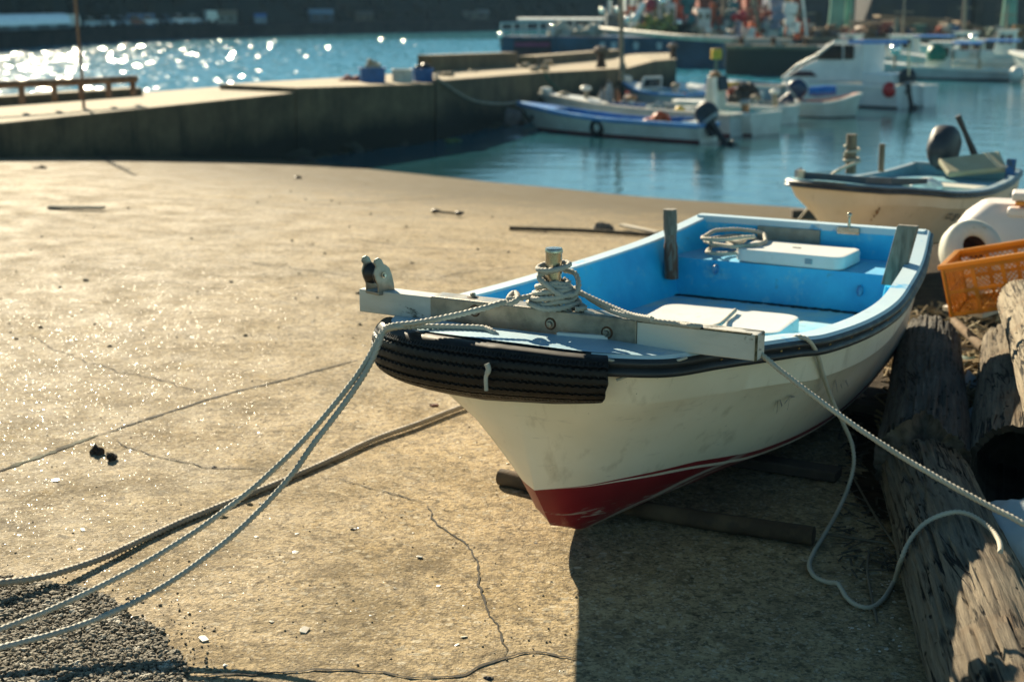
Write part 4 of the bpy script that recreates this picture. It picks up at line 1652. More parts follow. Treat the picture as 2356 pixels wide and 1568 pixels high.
def car(px, col, label, group, w=38, hpx=22, rz=0, van=False, base_py=85):
    loc, _ = shore_pt(px, base_py)
    ang, k = updir(px)
    k = loc.y / FPX
    Lc = w * k
    Hc_ = hpx * k
    e = empty('van' if van else 'parked_car', loc, label, 'van' if van else 'car', group, (0, 0, rz))
    pm = M('carpaint_%d_%d_%d' % col, Cc(*col), rough=.2, bump=0, var=0, coat=.6)
    side = [(-.5, .12), (.5, .12), (.5, .45), (.47, .55), (.26, .60), (-.44, .62), (-.5, .5)] if not van else [(-.5, .12), (.5, .12), (.5, .5), (.42, .95), (-.48, 1.0), (-.5, .9)]
    W = Lc * .42
    mb = MB().prism([(x * Lc, z * Hc_) for x, z in side], W, Matrix.Translation((0, W / 2, 0)) @ Matrix.Rotation(math.pi / 2, 4, 'X'))
    mb.build('body', pm, e, smooth=0, bev=.03)
    gl = M('car_glass', (.02, .025, .03, 1), rough=.08, bump=0, var=0)
    if not van:
        cab = [(-.40, .6), (.26, .6), (.10, .97), (-.28, 1.0)]
        MB().prism([(x * Lc, z * Hc_) for x, z in cab], W * .86, Matrix.Translation((0, W * .43, 0)) @ Matrix.Rotation(math.pi / 2, 4, 'X')).build('cabin', gl, e, smooth=0, bev=.02)
        MB().box((-.09 * Lc, 0, 1.0 * Hc_), (.36 * Lc, W * .84, .05 * Hc_)).build('roof', pm, e, bev=.02)
    else:
        MB().box((.46 * Lc, 0, .74 * Hc_), (.02 * Lc, W * .8, .3 * Hc_), Euler((0, R(-20), 0))).build('windscreen', gl, e)
    for x in (-.3, .3):
        for y in (-1, 1):
            MB().lathe([(.13 * Hc_ * 1.4, -.03), (.13 * Hc_ * 1.4, .03)], 10, Matrix.Translation((x * Lc, y * W * .48, .18 * Hc_)) @ Matrix.Rotation(math.pi / 2, 4, 'X')).build('wheel', BLACKM, e)
    return e


car(165, (225, 225, 220), 'white box van parked right next to the silver shed', 'vehicles parked on the far quay', 44, 31, .3, True, 86)
for px, col, lab in ((213, (190, 200, 205), 'silver car second from the white box van on the far quay'), (248, (215, 218, 220), 'pale car behind the thin pole on the far quay'), (282, (140, 150, 160), 'grey car in the middle of the far quay row'),
                     (315, (110, 35, 30), 'dark red car in the row on the far quay'), (345, (225, 225, 225), 'white car after the dark red one on the far quay'), (382, (120, 130, 140), 'blue grey car in the row on the far quay'),
                     (415, (225, 228, 230), 'white car left of the last two in the far quay row'), (445, (170, 190, 205), 'light blue car next to last in the far quay row')):
    car(px, col, lab, 'vehicles parked on the far quay', 36, 22, .5 if px % 2 else -.4, False, 82)
car(487, (205, 208, 205), 'white van at the right end of the far quay row', 'vehicles parked on the far quay', 30, 30, .8, True, 77)


def house(px, py, w, h, wallc, roofc, label, d=1.0, base=None, name='house', z_off=0.):
    loc, _ = shore_pt(px, 80)
    _, z1 = shore_pt(px, py)
    ang, k = updir(px)
    k = loc.y / FPX
    ang = .25
    W, Hh = w * k, h * k
    e = empty(name, loc + Vector((0, 3.2, max(0, z1))), label, 'building', 'small buildings below the far hills', (0, 0, ang))
    wm = M('wall_%d_%d_%d' % wallc, Cc(*wallc), Cc(*[c * .8 for c in wallc]), 1, rough=.8, bump=0)
    MB().box((0, 0, Hh * .3 - 1.5), (W, W * .6, Hh * .6 + 3)).build('wall', wm, e, smooth=0)
    MB().prism([(-W * .36, Hh * .6), (W * .36, Hh * .6), (0, Hh)], W * 1.05, Matrix.Translation((-W * .52, 0, 0)) @ Matrix.Rotation(math.pi / 2, 4, 'Z') @ Matrix.Rotation(math.pi / 2, 4, 'X')).build('roof', M('roof_%d_%d_%d' % roofc, Cc(*roofc), rough=.5, bump=0), e, smooth=0)
    for x in (-.25, .2):
        MB().box((x * W, -W * .3, Hh * .35), (W * .16, .05, Hh * .2)).build('window', M('car_glass', (.02, .025, .03, 1)), e)
    return e


house(300, 66, 60, 26, (40, 90, 130), (110, 130, 150), 'blue walled shed with a grey roof behind the parked cars')
house(505, 62, 46, 30, (150, 150, 140), (130, 110, 80), 'grey house with a brown roof right of the parked cars')
house(585, 72, 26, 20, (170, 190, 205), (60, 110, 170), 'tiny pale hut with a blue roof on the far shore')
house(728, 58, 54, 28, (70, 90, 105), (110, 135, 150), 'blue grey house with pale roof above the middle of the far shore')
house(830, 52, 40, 22, (95, 85, 70), (80, 70, 55), 'brown house among the trees of the far hill')
house(1090, 58, 60, 22, (105, 100, 92), (120, 112, 100), 'pale low house near the blue barge on the far shore')
# ================================================================= second beached boat
TH2 = R(38.9)
B2S = .76
a2 = Vector((math.sin(TH2), math.cos(TH2), 0))
b2 = Vector((math.cos(TH2), -math.sin(TH2), 0))
B2O = Vector((2.235, 9.228, .027))
PIT = .024
boat2 = empty('motor_boat', B2O, 'cream open boat with dark rail and tilted outboard, beached behind the blue one', 'boat',
              'open boats pulled up on the slip', (0, PIT, math.pi / 2 - TH2), B2S)
CREAM = mat_boat_white('boat_cream', (.68, .59, .47))
PALEBLUE = mat_boat_blue('boat_pale_blue', Cc(130, 178, 190), Cc(105, 160, 180), Cc(190, 200, 190), .6, .75)
RAILG = M('rail_dark_grey', (.035, .04, .048, 1), (.06, .065, .07, 1), 8, rough=.35, bump=.1)
make_hull('hull', CREAM, CREAM, boat2)
make_rail(RAILG, boat2)
make_gunwale(M('gun2', Cc(150, 165, 170), Cc(110, 140, 155), 8, rough=.5), boat2, 4)
make_lining(PALEBLUE, boat2)
make_floor(PALEBLUE, boat2)
make_foredeck(PALEBLUE, boat2, lambda v: -.16)
B2M = Matrix.Translation(B2O) @ Euler((0, PIT, math.pi / 2 - TH2)).to_matrix().to_4x4() @ Matrix.Scale(B2S, 4)
B2I = B2M.inverted()


def b2l(q):
    return B2I @ Vector(q)


def b2at(px, py, v):
    """point on the boat's plane y=-v under a pixel"""
    A = B2M @ Vector((0, -v, 0))
    B = B2M @ Vector((1, -v, 0))
    return b2l(PV(px, py, A, B))


# bow coaming box
DKB = M('coaming_dark', Cc(38, 62, 80), Cc(50, 60, 66), 7, rough=.5, bump=.2)
mb = MB()
cy = [(-.42, -.30), (-.44, .28), (-.30, .44), (.12, .57)]
rows = []
for u, v in cy:
    _, z = sheer_at(u)
    rows.append([(u + .012, -v, .745), (u + .012, -v, .815 - .05 * (u + .44)), (u + .04, -(v - .02), .815 - .05 * (u + .44)), (u + .04, -(v - .02), .745)])
mb.grid(rows)
rows = []
for u, v in ((-.42, -.30), (-.3, -.44), (-.05, -.53)):
    rows.append([(u, -v, .745), (u, -v, .815), (u + .03, -(v + .02), .815), (u + .03, -(v + .02), .745)])
mb.grid(rows)
mb.build('bow_coaming', DKB, boat2, smooth=0)
MB().box((-.41, .31, .785), (.05, .05, .085)).build('coaming_end', M('cream_block', (.55, .48, .36, 1), rough=.6), boat2, bev=.004)
PB = M('post_brown', (.17, .135, .09, 1), (.10, .08, .055, 1), 12, rough=.75, bump=.4, stretch=(3, 3, .5))
p1w = P(1958, 384, .60)
p1, p2 = b2l(p1w), b2l(PD(1960, 309, p1w.y))
MB().tube([p1 - Vector((0, 0, .06)), p2], [.048, .046], 14).build('bow_post', PB, boat2, smooth=50)
q1w = P(2028, 380, .58)
q1, q2 = b2l(q1w), b2l(PD(2030, 331, q1w.y))
MB().tube([q1 - Vector((0, 0, .06)), q2], .028, 12).build('bow_post', PB, boat2, smooth=50)
MB().box((1.35, .0, .60), (.34, 1.16, .05)).build('thwart', M('seat_cream', (.62, .6, .5, 1), (.5, .5, .42, 1), 5, rough=.5), boat2, bev=.01)
MB().box((2.12, 0, .50), (.5, 1.08, .2)).build('stern_bench', PALEBLUE, boat2, bev=.01)
sp = b2at(2324, 395, .53)
MB().box((sp.x, sp.y, .66), (.05, .08, .34), Euler((0, R(4), 0))).build('oar_post', M('post_blue', Cc(40, 95, 150), Cc(70, 80, 80), 14, rough=.7), boat2, bev=.004)
def hull_pt(i, t, off=.012):
    a, b_ = Vector(MIDC[i]), Vector(KNUC[i])
    q = a.lerp(b_, t)
    return Vector((q.x, -(q.y + off), q.z))


# rust stain fitting and marks on the hull
mb = MB()
for k_, (r, z_) in enumerate(((.014, .56), (.022, .53), (.013, .49), (.009, .45))):
    q = hull_pt(17, (z_ - MIDC[17][2]) / (KNUC[17][2] - MIDC[17][2]), .0)
    mb.blob(q, r, k_, .2, 2, (1, .4, 1.5))
mb.build('rust_stain', M('rust_stain', (.20, .09, .03, 1), (.10, .05, .02, 1), 20, rough=.9), boat2, smooth=60)


mb = MB()
INK = M('ink_black', (.03, .03, .035, 1), rough=.7, bump=0)
gl = [[(0, 0, 0, 1), (0, 1, 1, 1), (.5, 1, .5, .4), (0, .4, 1, .4), (1, 1, 1, .7)], [(0, .05, 1, .05), (0, .9, 1, .9), (.5, .9, .5, .05), (.1, .5, .9, .5)], [(0, 0, 0, .9), (0, .9, 1, 0), (1, 0, 1, .9)]]
i0 = 43.0
for ci, strokes in enumerate(gl):
    for x0_, y0_, x1_, y1_ in strokes:
        def at(x, y):
            f = i0 + ci * 1.75 + x * 1.25
            ii = int(f)
            return hull_pt(ii, .30 + .38 * y).lerp(hull_pt(ii + 1, .30 + .38 * y), f - ii)
        A, B = at(x0_, y0_), at(x1_, y1_)
        d_ = (B - A).normalized()
        n_ = d_.cross(Vector((0, -1, 0))).normalized() * .006
        mb.add([A - n_, B - n_, B + n_, A + n_], [(0, 1, 2, 3)])
mb.build('hull_lettering', INK, boat2, smooth=0)


def motor(parent, loc, tilt, s, cowl, leg, rz=0., tiller=True):
    """outboard: local z up the leg, tilted about y"""
    e = empty('outboard_motor', loc, None, None, None, (0, tilt, rz), s)
    e.parent = parent
    mb = MB()
    sect = [(-.02, .12, .075), (.03, .18, .105), (.12, .20, .118), (.20, .19, .115), (.27, .155, .10), (.31, .10, .07), (.322, .035, .03)]
    rows = []
    for z, rx, ry in sect:
        rows.append([(rx * math.copysign(abs(math.cos(2 * math.pi * j / 24)) ** .7, math.cos(2 * math.pi * j / 24)) + .05 - .06 * z, ry * math.copysign(abs(math.sin(2 * math.pi * j / 24)) ** .7, math.sin(2 * math.pi * j / 24)), z) for j in range(24)])
    mb.grid(rows, True)
    mb.add(rows[0], [tuple(range(24))[::-1]])
    mb.add(rows[-1], [tuple(range(24))])
    mb.build('cowling', cowl, e, smooth=50)
    band = [[(x * 1.02 - .001, y * 1.03, z) for x, y, z in r_] for r_ in rows[:2]]
    MB().grid(band, True).build('lower_cowl', M('cowl_silver', (.42, .44, .46, 1), rough=.4, bump=0), e, smooth=50)
    mb = MB()
    rows = []
    for z, a_, b_, ox in ((-.02, .07, .05, .03), (-.25, .055, .035, .04), (-.5, .06, .025, .06), (-.56, .10, .04, .08), (-.60, .085, .04, .09), (-.64, .04, .01, .05), (-.74, .02, .006, .05)):
        rows.append([(ox + a_ * math.cos(2 * math.pi * j / 12), b_ * math.sin(2 * math.pi * j / 12), z) for j in range(12)])
    mb.grid(rows, True)
    mb.add(rows[-1], [tuple(range(12))])
    mb.box((.10, 0, -.50), (.2, .16, .012))
    mb.build('leg', leg, e, smooth=50)
    mb = MB()
    for k in range(3):
        a_ = R(120 * k)
        mb.box((.20, .06 * math.cos(a_), -.58 + .06 * math.sin(a_)), (.012, .06, .05), Euler((a_, R(25), 0)))
    mb.lathe([(.03, 0), (.02, .07), (0, .09)], 10, Matrix.Translation((.15, 0, -.58)) @ Matrix.Rotation(math.pi / 2, 4, 'Y'))
    mb.build('propeller', leg, e, smooth=30)
    MB().box((-.06, 0, -.13), (.06, .16, .2)).build('clamp', leg, e, bev=.01)
    if tiller:
        MB().tube([(-.08, .02, .03), (-.25, .03, .10), (-.55, .03, .16)], [.025, .02, .018], 8).build('tiller', leg, e, smooth=50)
    return e


COWL = M('cowl_navy', (.02, .026, .036, 1), (.03, .035, .045, 1), 4, rough=.5, bump=0)
LEGB = M('motor_leg', (.018, .02, .024, 1), (.03, .03, .035, 1), 8, rough=.4, bump=.05)
m_ = motor(boat2, Vector((2.44, 0.20, .77)), R(-58), 1.12, COWL, LEGB, 0, False)
tlw = P(2236, 348, .62)
tl, tl2 = b2l(PD(2238, 345, tlw.y)), b2l(PD(2204, 266, tlw.y))
tl0 = b2l(PD(2250, 376, tlw.y))
MB().tube([tl0, tl, tl.lerp(tl2, .5), tl2], [.035, .035, .024, .032], 10).build('tiller', LEGB, boat2, smooth=50)
# hatch board leaning on the stern
mb = MB()
cs = [PD(2158, 364, 10.5), PD(2300, 346, 10.5), PD(2318, 386, 10.3), PD(2182, 398, 10.3)]
n_ = (cs[1] - cs[0]).cross(cs[3] - cs[0]).normalized() * .045
mb.add(cs + [c + n_ for c in cs], [(0, 1, 2, 3), (7, 6, 5, 4), (0, 4, 5, 1), (1, 5, 6, 2), (2, 6, 7, 3), (3, 7, 4, 0)])
mb.build('hatch_board', M('board_cream', (.46, .42, .27, 1), (.40, .35, .22, 1), 3, rough=.55), None, smooth=0, bev=.015, label='cream board propped against the outboard of the beached motor boat', cat='board')
mb = MB()
rope(mb, [PD(2270, 352, 10.25), PD(2282, 368, 10.2), PD(2300, 382, 10.2), PD(2318, 384, 10.2)], .009, n=8)
mb.build('lashing_cord', ROPE, None, smooth=60, label='white cord holding the cream board in the motor boat', cat='cord')
# rope on its bow post
bp = B2M @ (p1 + Vector((0, 0, .06)))
mb = MB()
pts = [bp + Vector((.050 * math.cos(i * .7), .050 * math.sin(i * .7), -.01 + .007 * i * (.35 if i < 14 else .7))) for i in range(24)]
rope(mb, pts, .011, n=8)
fr = PD(1925, 394, bp.y - .35)
ge = G(1838, 506)
rope(mb, [bp + Vector((.05, -.04, 0)), fr, PV(1905, 415, fr, ge), PV(1872, 462, fr, ge), ge], .012, n=8)
mb.build('mooring_rope', ROPE_C, None, smooth=60, label='white rope from the bow post of the motor boat down to the ground', cat='rope')
mb = MB()
for i, (px, py, r) in enumerate(((2125, 425, .07), (2140, 428, .06), (2112, 430, .05))):
    q = B2M @ b2at(px, py, .40)
    mb.blob(q, r, i, .25, 2, (1.2, 1, .7))
mb.build('plastic_bag', M('bag_white', (.72, .72, .66, 1), rough=.4, bump=.4, bscale=20), None, smooth=60, label='crumpled white bag inside the motor boat near its rail', cat='bag')
MB().box((0, 0, .05), (.3, .14, .1)).build('support_block', M('block_wood', (.09, .07, .05, 1), (.15, .12, .08, 1), 9, rough=.9), None, bev=.006, loc=G(1852, 503), label='dark wooden block on the ground under the motor boat bow', cat='block')

# ================================================================= right foreground
def log(name, p0, p1, r0, r1, mat, endm, label, seed=1, hollow=False, notch=0, rough=1.0):
    """weathered trunk, built along local z and turned into place"""
    axis = (p1 - p0)
    L_ = axis.length
    n, m = 128, max(24, int(L_ / .016))
    rows = []
    for i in range(m + 1):
        t = i / m
        r = r0 + (r1 - r0) * t
        z = t * L_
        row = []
        for j in range(n):
            th = 2 * math.pi * j / n
            x, y = math.cos(th), math.sin(th)
            d = .06 * nz(x * 1.1 + seed, y * 1.1, z * 1.1)
            w = .25 * nz(x * 2, y * 2, z * 2 + seed)
            g = abs(nz(x * 4.2 + w + seed * 3, y * 4.2 - w, z * .55 + seed))
            d -= rough * .085 * max(0, 1 - g / .085) * max(0, min(1, .55 + 1.6 * nz(x + seed, y, z * .7)))
            g = abs(nz(x * 10 + w + seed, y * 10 + 7, z * 1.0))
            d -= rough * .045 * max(0, 1 - g / .14)
            d += rough * .020 * nz(x * 24, y * 24, z * 2.6 + seed) + rough * .010 * nz(x * 40, y * 40, z * 16)
            pit = nz(x * 7 + seed, y * 7, z * 11)
            d -= rough * .05 * max(0, pit - .42)
            zz = z + (.03 * nz(x * 3, y * 3, seed) + .012 * nz(x * 12, y * 12, seed) if i in (0, m) else 0)
            if notch and t > .75:
                cut = notch * max(0, 1 - abs(((th - NTH + math.pi) % (2 * math.pi)) - math.pi) / .55) + .02 * nz(th * 4, 0, 4)
                zz -= cut * ((t - .75) / .25) ** 1.5
            k = 1 + d
            row.append(Vector((x * r * k, y * r * k, zz)))
        rows.append(row)
    e = empty(name, p0, label, 'log', 'weathered logs beside the boat')
    e.rotation_mode = 'QUATERNION'
    e.rotation_quaternion = axis.normalized().to_track_quat('Z', 'Y')
    MB().grid(rows, True).build('trunk', mat, e, smooth=70)
    for ring, sgn in ((rows[0], 1), (rows[-1], -1)):
        c = sum(ring, Vector()) / n
        up = Vector((0, 0, 1))
        if hollow and sgn < 0:
            rr_ = [ring, [v * .86 + c * .14 for v in ring], [v * .82 + c * .18 - up * .5 for v in ring], [c - up * .5 + (v - c) * .01 for v in ring]]
        else:
            rr_ = [ring] + [[v * k_ + c * (1 - k_) + up * (sgn * .008 + .004 * math.sin(k_ * 40)) for v in ring] for k_ in (.9, .75, .6, .45, .3, .15, .01)]
        MB().grid(rr_, True, flip=sgn > 0).build('cut_end', endm, e, smooth=50)
    return e


def mat_log(name, c1, c2, dark):
    b = NB(name)
    v = b.coord('Object')
    f1 = b.noise(b.coord('Object', (26, 26, 1.3)), 1.0, 8, .72, .25)
    f2 = b.noise(b.coord('Object', (60, 60, 3.5)), 1.0, 6, .7)
    base = b.mix(b.ramp(f1, .40, .60), c1, c2)
    base = b.mix(b.math('MULTIPLY', b.ramp(f1, .60, .68), .9), base, dark)
    base = b.mix(b.math('MULTIPLY', b.ramp(f2, .54, .64), .8), base, dark)
    base = b.mix(b.math('MULTIPLY', b.ramp(f2, .44, .34), .6), base, tuple(min(.7, q * 1.55) for q in c1[:3]) + (1,))
    base = b.mix(b.math('MULTIPLY', b.ramp(b.noise(v, 5, 5, .6), .5, .68), .5), base, (c1[0] * .7, c1[1] * .52, c1[2] * .40, 1))
    holes = b.ramp(b.vor(b.coord('Object', (34, 34, 15)), 1.0), .24, .14)
    holes = b.math('MULTIPLY', holes, b.ramp(b.noise(v, 9, 3), .54, .60))
    crk = b.ramp(b.math('ABSOLUTE', b.math('SUBTRACT', b.noise(b.coord('Object', (9, 9, .8)), 1.0, 5, .6, .6), .5)), .022, .008)
    holes = b.math('MAXIMUM', holes, b.math('MULTIPLY', crk, b.ramp(b.noise(v, 3, 3), .42, .52)))
    base = b.mix(holes, base, (.012, .010, .008, 1))
    h = b.math('ADD', b.math('MULTIPLY', f1, .6), b.math('SUBTRACT', b.math('MULTIPLY', f2, .6), b.math('MULTIPLY', holes, .9)))
    b.set(Base__Color=base, Roughness=.9, Normal=b.bump(h, 1.0, .02))
    b.b.inputs['Specular IOR Level'].default_value = .25
    return b.m


LOGM = mat_log('log_weathered', (.235, .195, .14, 1), (.14, .112, .08, 1), (.03, .024, .018, 1))
LOGD = mat_log('log_dark', (.115, .108, .095, 1), (.07, .064, .056, 1), (.022, .019, .016, 1))
LOGL = mat_log('log_pale', (.34, .29, .21, 1), (.25, .205, .145, 1), (.06, .045, .03, 1))
ENDM = M('log_end', (.13, .11, .085, 1), (.06, .05, .04, 1), 18, rough=.95, bump=.8, bscale=60, spec=.2)


NTH = 1.57
rA = .150
pA0, pA1 = P(2138, 793, rA + .0), P(2122, 1075, rA)
log('log', pA0, pA1, .145, .165, LOGD, ENDM, 'dark grey log with a ragged notched end, farther of the two under the ropes', 3, notch=.16, rough=1.4)
pB0 = P(2130, 1105, .095)
pB1 = P(2372, 1760, .105)
log('log', pB0, pB1 + (pB1 - pB0) * .25, .155, .175, LOGM, ENDM, 'big weathered log in the lower right corner under the slack rope', 7, rough=1.2)
log('log', P(2325, 800, .13), P(2338, 1085, .16), .13, .165, LOGM, M('log_hollow', (.02, .018, .014, 1), rough=.9), 'short hollow log half in sunlight at the right edge', 12, hollow=True)
pD0, pD1 = P(2345, 690, .34), P(2432, 905, .42)
log('log', pD0, pD1 + (pD1 - pD0) * .3, .10, .125, LOGL, ENDM, 'pale sunlit timber lying on top of the hollow log', 17, rough=1.4)

# orange crate
oc = [PD(2142, 628, 6.75), PD(2185, 728, 6.75)]
CRM = NB('crate_orange')
v = CRM.coord('Object')
CRM.set(Base__Color=CRM.mix(CRM.ramp(CRM.noise(v, 6, 5), .35, .7), (.56, .25, .016, 1), (.42, .19, .02, 1)), Roughness=.42)
CRM.b.inputs['Subsurface Weight'].default_value = .0
CRM.b.inputs['Roughness'].default_value = .4
_tr = CRM.n('BsdfTranslucent')
_tr.inputs['Color'].default_value = (.80, .42, .04, 1)
_mx = CRM.n('MixShader', i0=.4, i1=CRM.b.outputs[0], i2=_tr.outputs[0])
CRM.t.links.new(_mx.outputs[0], CRM.o.inputs[0])
CRMAT = CRM.m
c0_ = P(2190, 728, .20)
ce = empty('mesh_crate', c0_, 'tilted orange mesh crate beside the white ring at the right edge', 'crate', None, (R(2), R(-14), R(-28)))


def mesh_panel(mb, O, ux, uy, w, h, t, mats):
    """lattice panel: frame, ribs and diagonal mesh"""
    n_ = ux.cross(uy).normalized() * t
    def bar(a, b_, wd, th=1.0):
        d_ = (b_ - a).normalized()
        s_ = d_.cross(n_.normalized()) * wd / 2
        k = n_ * th / 2
        q = [a - s_ - k, b_ - s_ - k, b_ + s_ - k, a + s_ - k, a - s_ + k, b_ - s_ + k, b_ + s_ + k, a + s_ + k]
        mb.add(q, [(3, 2, 1, 0), (4, 5, 6, 7), (0, 1, 5, 4), (1, 2, 6, 5), (2, 3, 7, 6), (3, 0, 4, 7)])
    at = lambda x, y: O + ux * x + uy * y
    for x in [w * i / 4 for i in range(5)]:
        bar(at(x, 0), at(x, h), .02, 1.3)
    for y in (h * .04, h * .5, h * .96):
        bar(at(0, y), at(w, y), .018, 1.15)
    st = .024
    k = -h
    while k < w:
        a_ = max(0, k)
        b__ = min(w, k + h)
        if b__ - a_ > .01:
            bar(at(a_, a_ - k), at(b__, b__ - k), .0034, .5)
            bar(at(a_, h - (a_ - k)), at(b__, h - (b__ - k)), .0034, .5)
        k += st
    return mb


W_, D_, H_ = .56, .40, .24
X, Y_, Z_ = Vector((1, 0, 0)), Vector((0, 1, 0)), Vector((0, 0, 1))
for nm, O, u_, v_, w_, h_ in (('mesh_side', Vector((0, 0, 0)), X, Z_, W_, H_), ('mesh_side', Vector((0, D_, 0)), X, Z_, W_, H_), ('mesh_side', Vector((0, 0, 0)), Y_, Z_, D_, H_), ('mesh_side', Vector((W_, 0, 0)), Y_, Z_, D_, H_), ('mesh_floor', Vector((0, 0, 0)), X, Y_, W_, D_)):
    mesh_panel(MB(), O, u_, v_, w_, h_, .006, None).build(nm, CRMAT, ce, smooth=0) if False else None
    mb = MB()
    mesh_panel(mb, O, u_, v_, w_, h_, .006, None)
    mb.build(nm, CRMAT, ce, smooth=0)
mb = MB()
for a_, b_ in (((0, 0), (W_, 0)), ((W_, 0), (W_, D_)), ((W_, D_), (0, D_)), ((0, D_), (0, 0))):
    c_ = Vector(((a_[0] + b_[0]) / 2, (a_[1] + b_[1]) / 2, H_ + .012))
    mb.box(c_, (abs(b_[0] - a_[0]) + .04, .035, .022) if a_[1] == b_[1] else (.035, abs(b_[1] - a_[1]) - .035, .022))
mb.build('rim', CRMAT, ce, smooth=0, bev=.004)

# white life ring and big float
ringc = PD(2236, 574, 7.45)
rg = empty('life_ring', ringc, 'dirty white foam ring standing behind the orange crate', 'float', None, (R(62), R(0), R(8)))
FOAM = M('foam_ring', (.66, .66, .58, 1), (.54, .54, .46, 1), 5, rough=.65, bump=.25, bscale=30, c3=(.40, .37, .28, 1), s3=8, lo3=.62, hi3=.72)
prf = [(.066, -.10), (.12, -.10), (.146, -.09), (.160, -.05), (.163, 0), (.158, .035), (.140, .052), (.11, .056), (.082, .052), (.068, .042), (.066, .03)]
MB().grid([[Vector((r_ * math.cos(2 * math.pi * j / 40), r_ * math.sin(2 * math.pi * j / 40), z)) for j in range(40)] for r_, z in [(.0665, -.1)] + prf[1:]], True).build('ring', FOAM, rg, smooth=60)
MB().grid([[Vector((r_ * math.cos(2 * math.pi * j / 40), r_ * math.sin(2 * math.pi * j / 40), z)) for j in range(40)] for r_, z in ((.066, .03), (.064, -.06), (.0, -.061))], True).build('hole_lining', M('hole_brown', (.075, .035, .025, 1), (.04, .02, .015, 1), 14, rough=.9), rg, smooth=40)
rows = []
for i in range(7):
    t = R(196 + 34 * i / 6)
    rows.append([Vector((r_ * 1.01 * math.cos(t), r_ * 1.01 * math.sin(t), z * 1.02 + .001)) for r_, z in prf[2:9]])
MB().grid(rows).build('white_band', M('band_white', (.82, .82, .78, 1), rough=.4, bump=.05), rg, smooth=60)
# big white tank
tc = P(2345, 640, .25)
fw = M('tank_white', (.74, .66, .60, 1), (.68, .60, .53, 1), 3, rough=.45, bump=.08, var=.05)
te = empty('water_tank', Vector((2.53, 7.98, -.02)), 'rounded white plastic tank with an orange strip at the right edge', 'tank', None, (0, 0, R(-20)))
mb = MB()
rows = []
for w_, z in ((.44, 0.0), (.50, .10), (.66, .30), (.62, .40), (.50, .50), (.36, .565), (.30, .58)):
    poly = roundrect(w_ * 1.1, w_ * .8, w_ * .2, 6)
    rows.append([(x + .30, y + .12, z + .06) for x, y in poly])
mb.grid(rows, True)
n = len(rows[0])
mb.add(rows[-1], [tuple(range(n))])
mb.build('body', fw, te, smooth=50)
mb = MB()
for k, (w_, z) in enumerate(((.26, .636), (.26, .665))):
    pass
mb.box((.38, .02, .60), (.26, .20, .06))
mb.build('handle_block', fw, te, bev=.02)
MB().box((.41, -.02, .655), (.24, .16, .022)).build('orange_strip', M('strip_orange', (.8, .28, .03, 1), rough=.4, bump=0), te, bev=.006)
MB().box((.40, .0, .69), (.26, .2, .045)).build('cap', fw, te, bev=.012)
# white board under the crate
pa, pb_ = P(2215, 740, .14), P(2318, 705, .17)
d_ = pb_ - pa
MB().box((0, 0, 0), (d_.length * 1.15, .24, .028), Euler((0, -math.asin(d_.z / d_.length), 0))).build('foam_board', M('board_white', (.62, .58, .48, 1), (.5, .46, .38, 1), 6, rough=.6), None, bev=.005, loc=(pa + pb_) / 2 + Vector((.05, .12, .03)), label='narrow white board lying under the orange crate', cat='board').rotation_euler[2] = math.atan2(d_.y, d_.x)
# clear bag
mb = MB()
vs, fs = ICO[3]
bc = P(2345, 1235, .12)
out = []
for v in vs:
    p = Vector(v)
    k = 1 + .22 * nz(p.x * 2, p.y * 2, p.z * 2) + .10 * nz(p.x * 6, p.y * 6, p.z * 6)
    out.append((p.x * .13 * k, p.y * .17 * k, p.z * .12 * k * (1 if p.z > -.3 else .8)))
mb.add(out, fs)
b = NB('clear_bag')
b.set(Base__Color=(.55, .62, .66, 1), Roughness=.35, Alpha=.62, Normal=b.bump(b.noise(b.coord('Object'), 14, 4), .8, .02))
mb.build('plastic_bag', b.m, None, smooth=180, loc=bc, label='cloudy clear plastic bag next to the big log', cat='bag')
# rusty pole and timbers under the boat
pp = [P(1152, 1096, .030), P(1500, 1175, .030), P(1872, 1232, .035)]
pe = empty('timber_skid', pp[0], 'round brown wooden skid lying crosswise under the bow', 'beam')
mb = MB().tube([p - pp[0] for p in spline(pp, n=24)], .031, 14)
mb.build('shaft', M('skid_wood', (.055, .034, .018, 1), (.11, .075, .042, 1), 10, rough=.85, bump=.5, stretch=(1, 1, 1)), pe, smooth=50)
for k, (u, lab) in enumerate(((.95, 'dark wooden beam under the middle of the hull'), (1.9, 'dark wooden beam under the stern of the hull'))):
    c_ = BW(u, 0, .024)
    MB().box((0, 0, 0), (.09, 1.2, .040)).build('support_beam', M('beam_dark', (.07, .05, .035, 1), (.11, .08, .055, 1), 8, rough=.9), None, bev=.006, loc=c_, label=lab, cat='beam').rotation_euler[2] = math.pi / 2 - TH
# debris between the logs
DEB = M('dry_scraps', (.30, .22, .11, 1), (.16, .11, .06, 1), 12, rough=.9, c3=(.45, .38, .25, 1), s3=7, lo3=.58, hi3=.62)
rnd = random.Random(31)
mb = MB()
for k in range(900):
    px, py = rnd.uniform(2030, 2310), rnd.uniform(720, 1010)
    q = G(px, py)
    a_ = rnd.uniform(0, 3.14)
    l = rnd.uniform(.015, .07)
    d_ = Vector((math.cos(a_) * l, math.sin(a_) * l, rnd.uniform(-.2, .5) * l))
    c_ = q + Vector((0, 0, rnd.uniform(.004, .07)))
    mb.box(c_, (l * 2, rnd.uniform(.004, .016), rnd.uniform(.002, .008)), Euler((rnd.uniform(-.5, .5), rnd.uniform(-.5, .5), a_)))
mb.build('dry_scraps', DEB, None, smooth=0, kind='stuff', label='dry reed and leaf scraps between boat and logs', cat='scraps')
rnd = random.Random(32)
mb = MB()
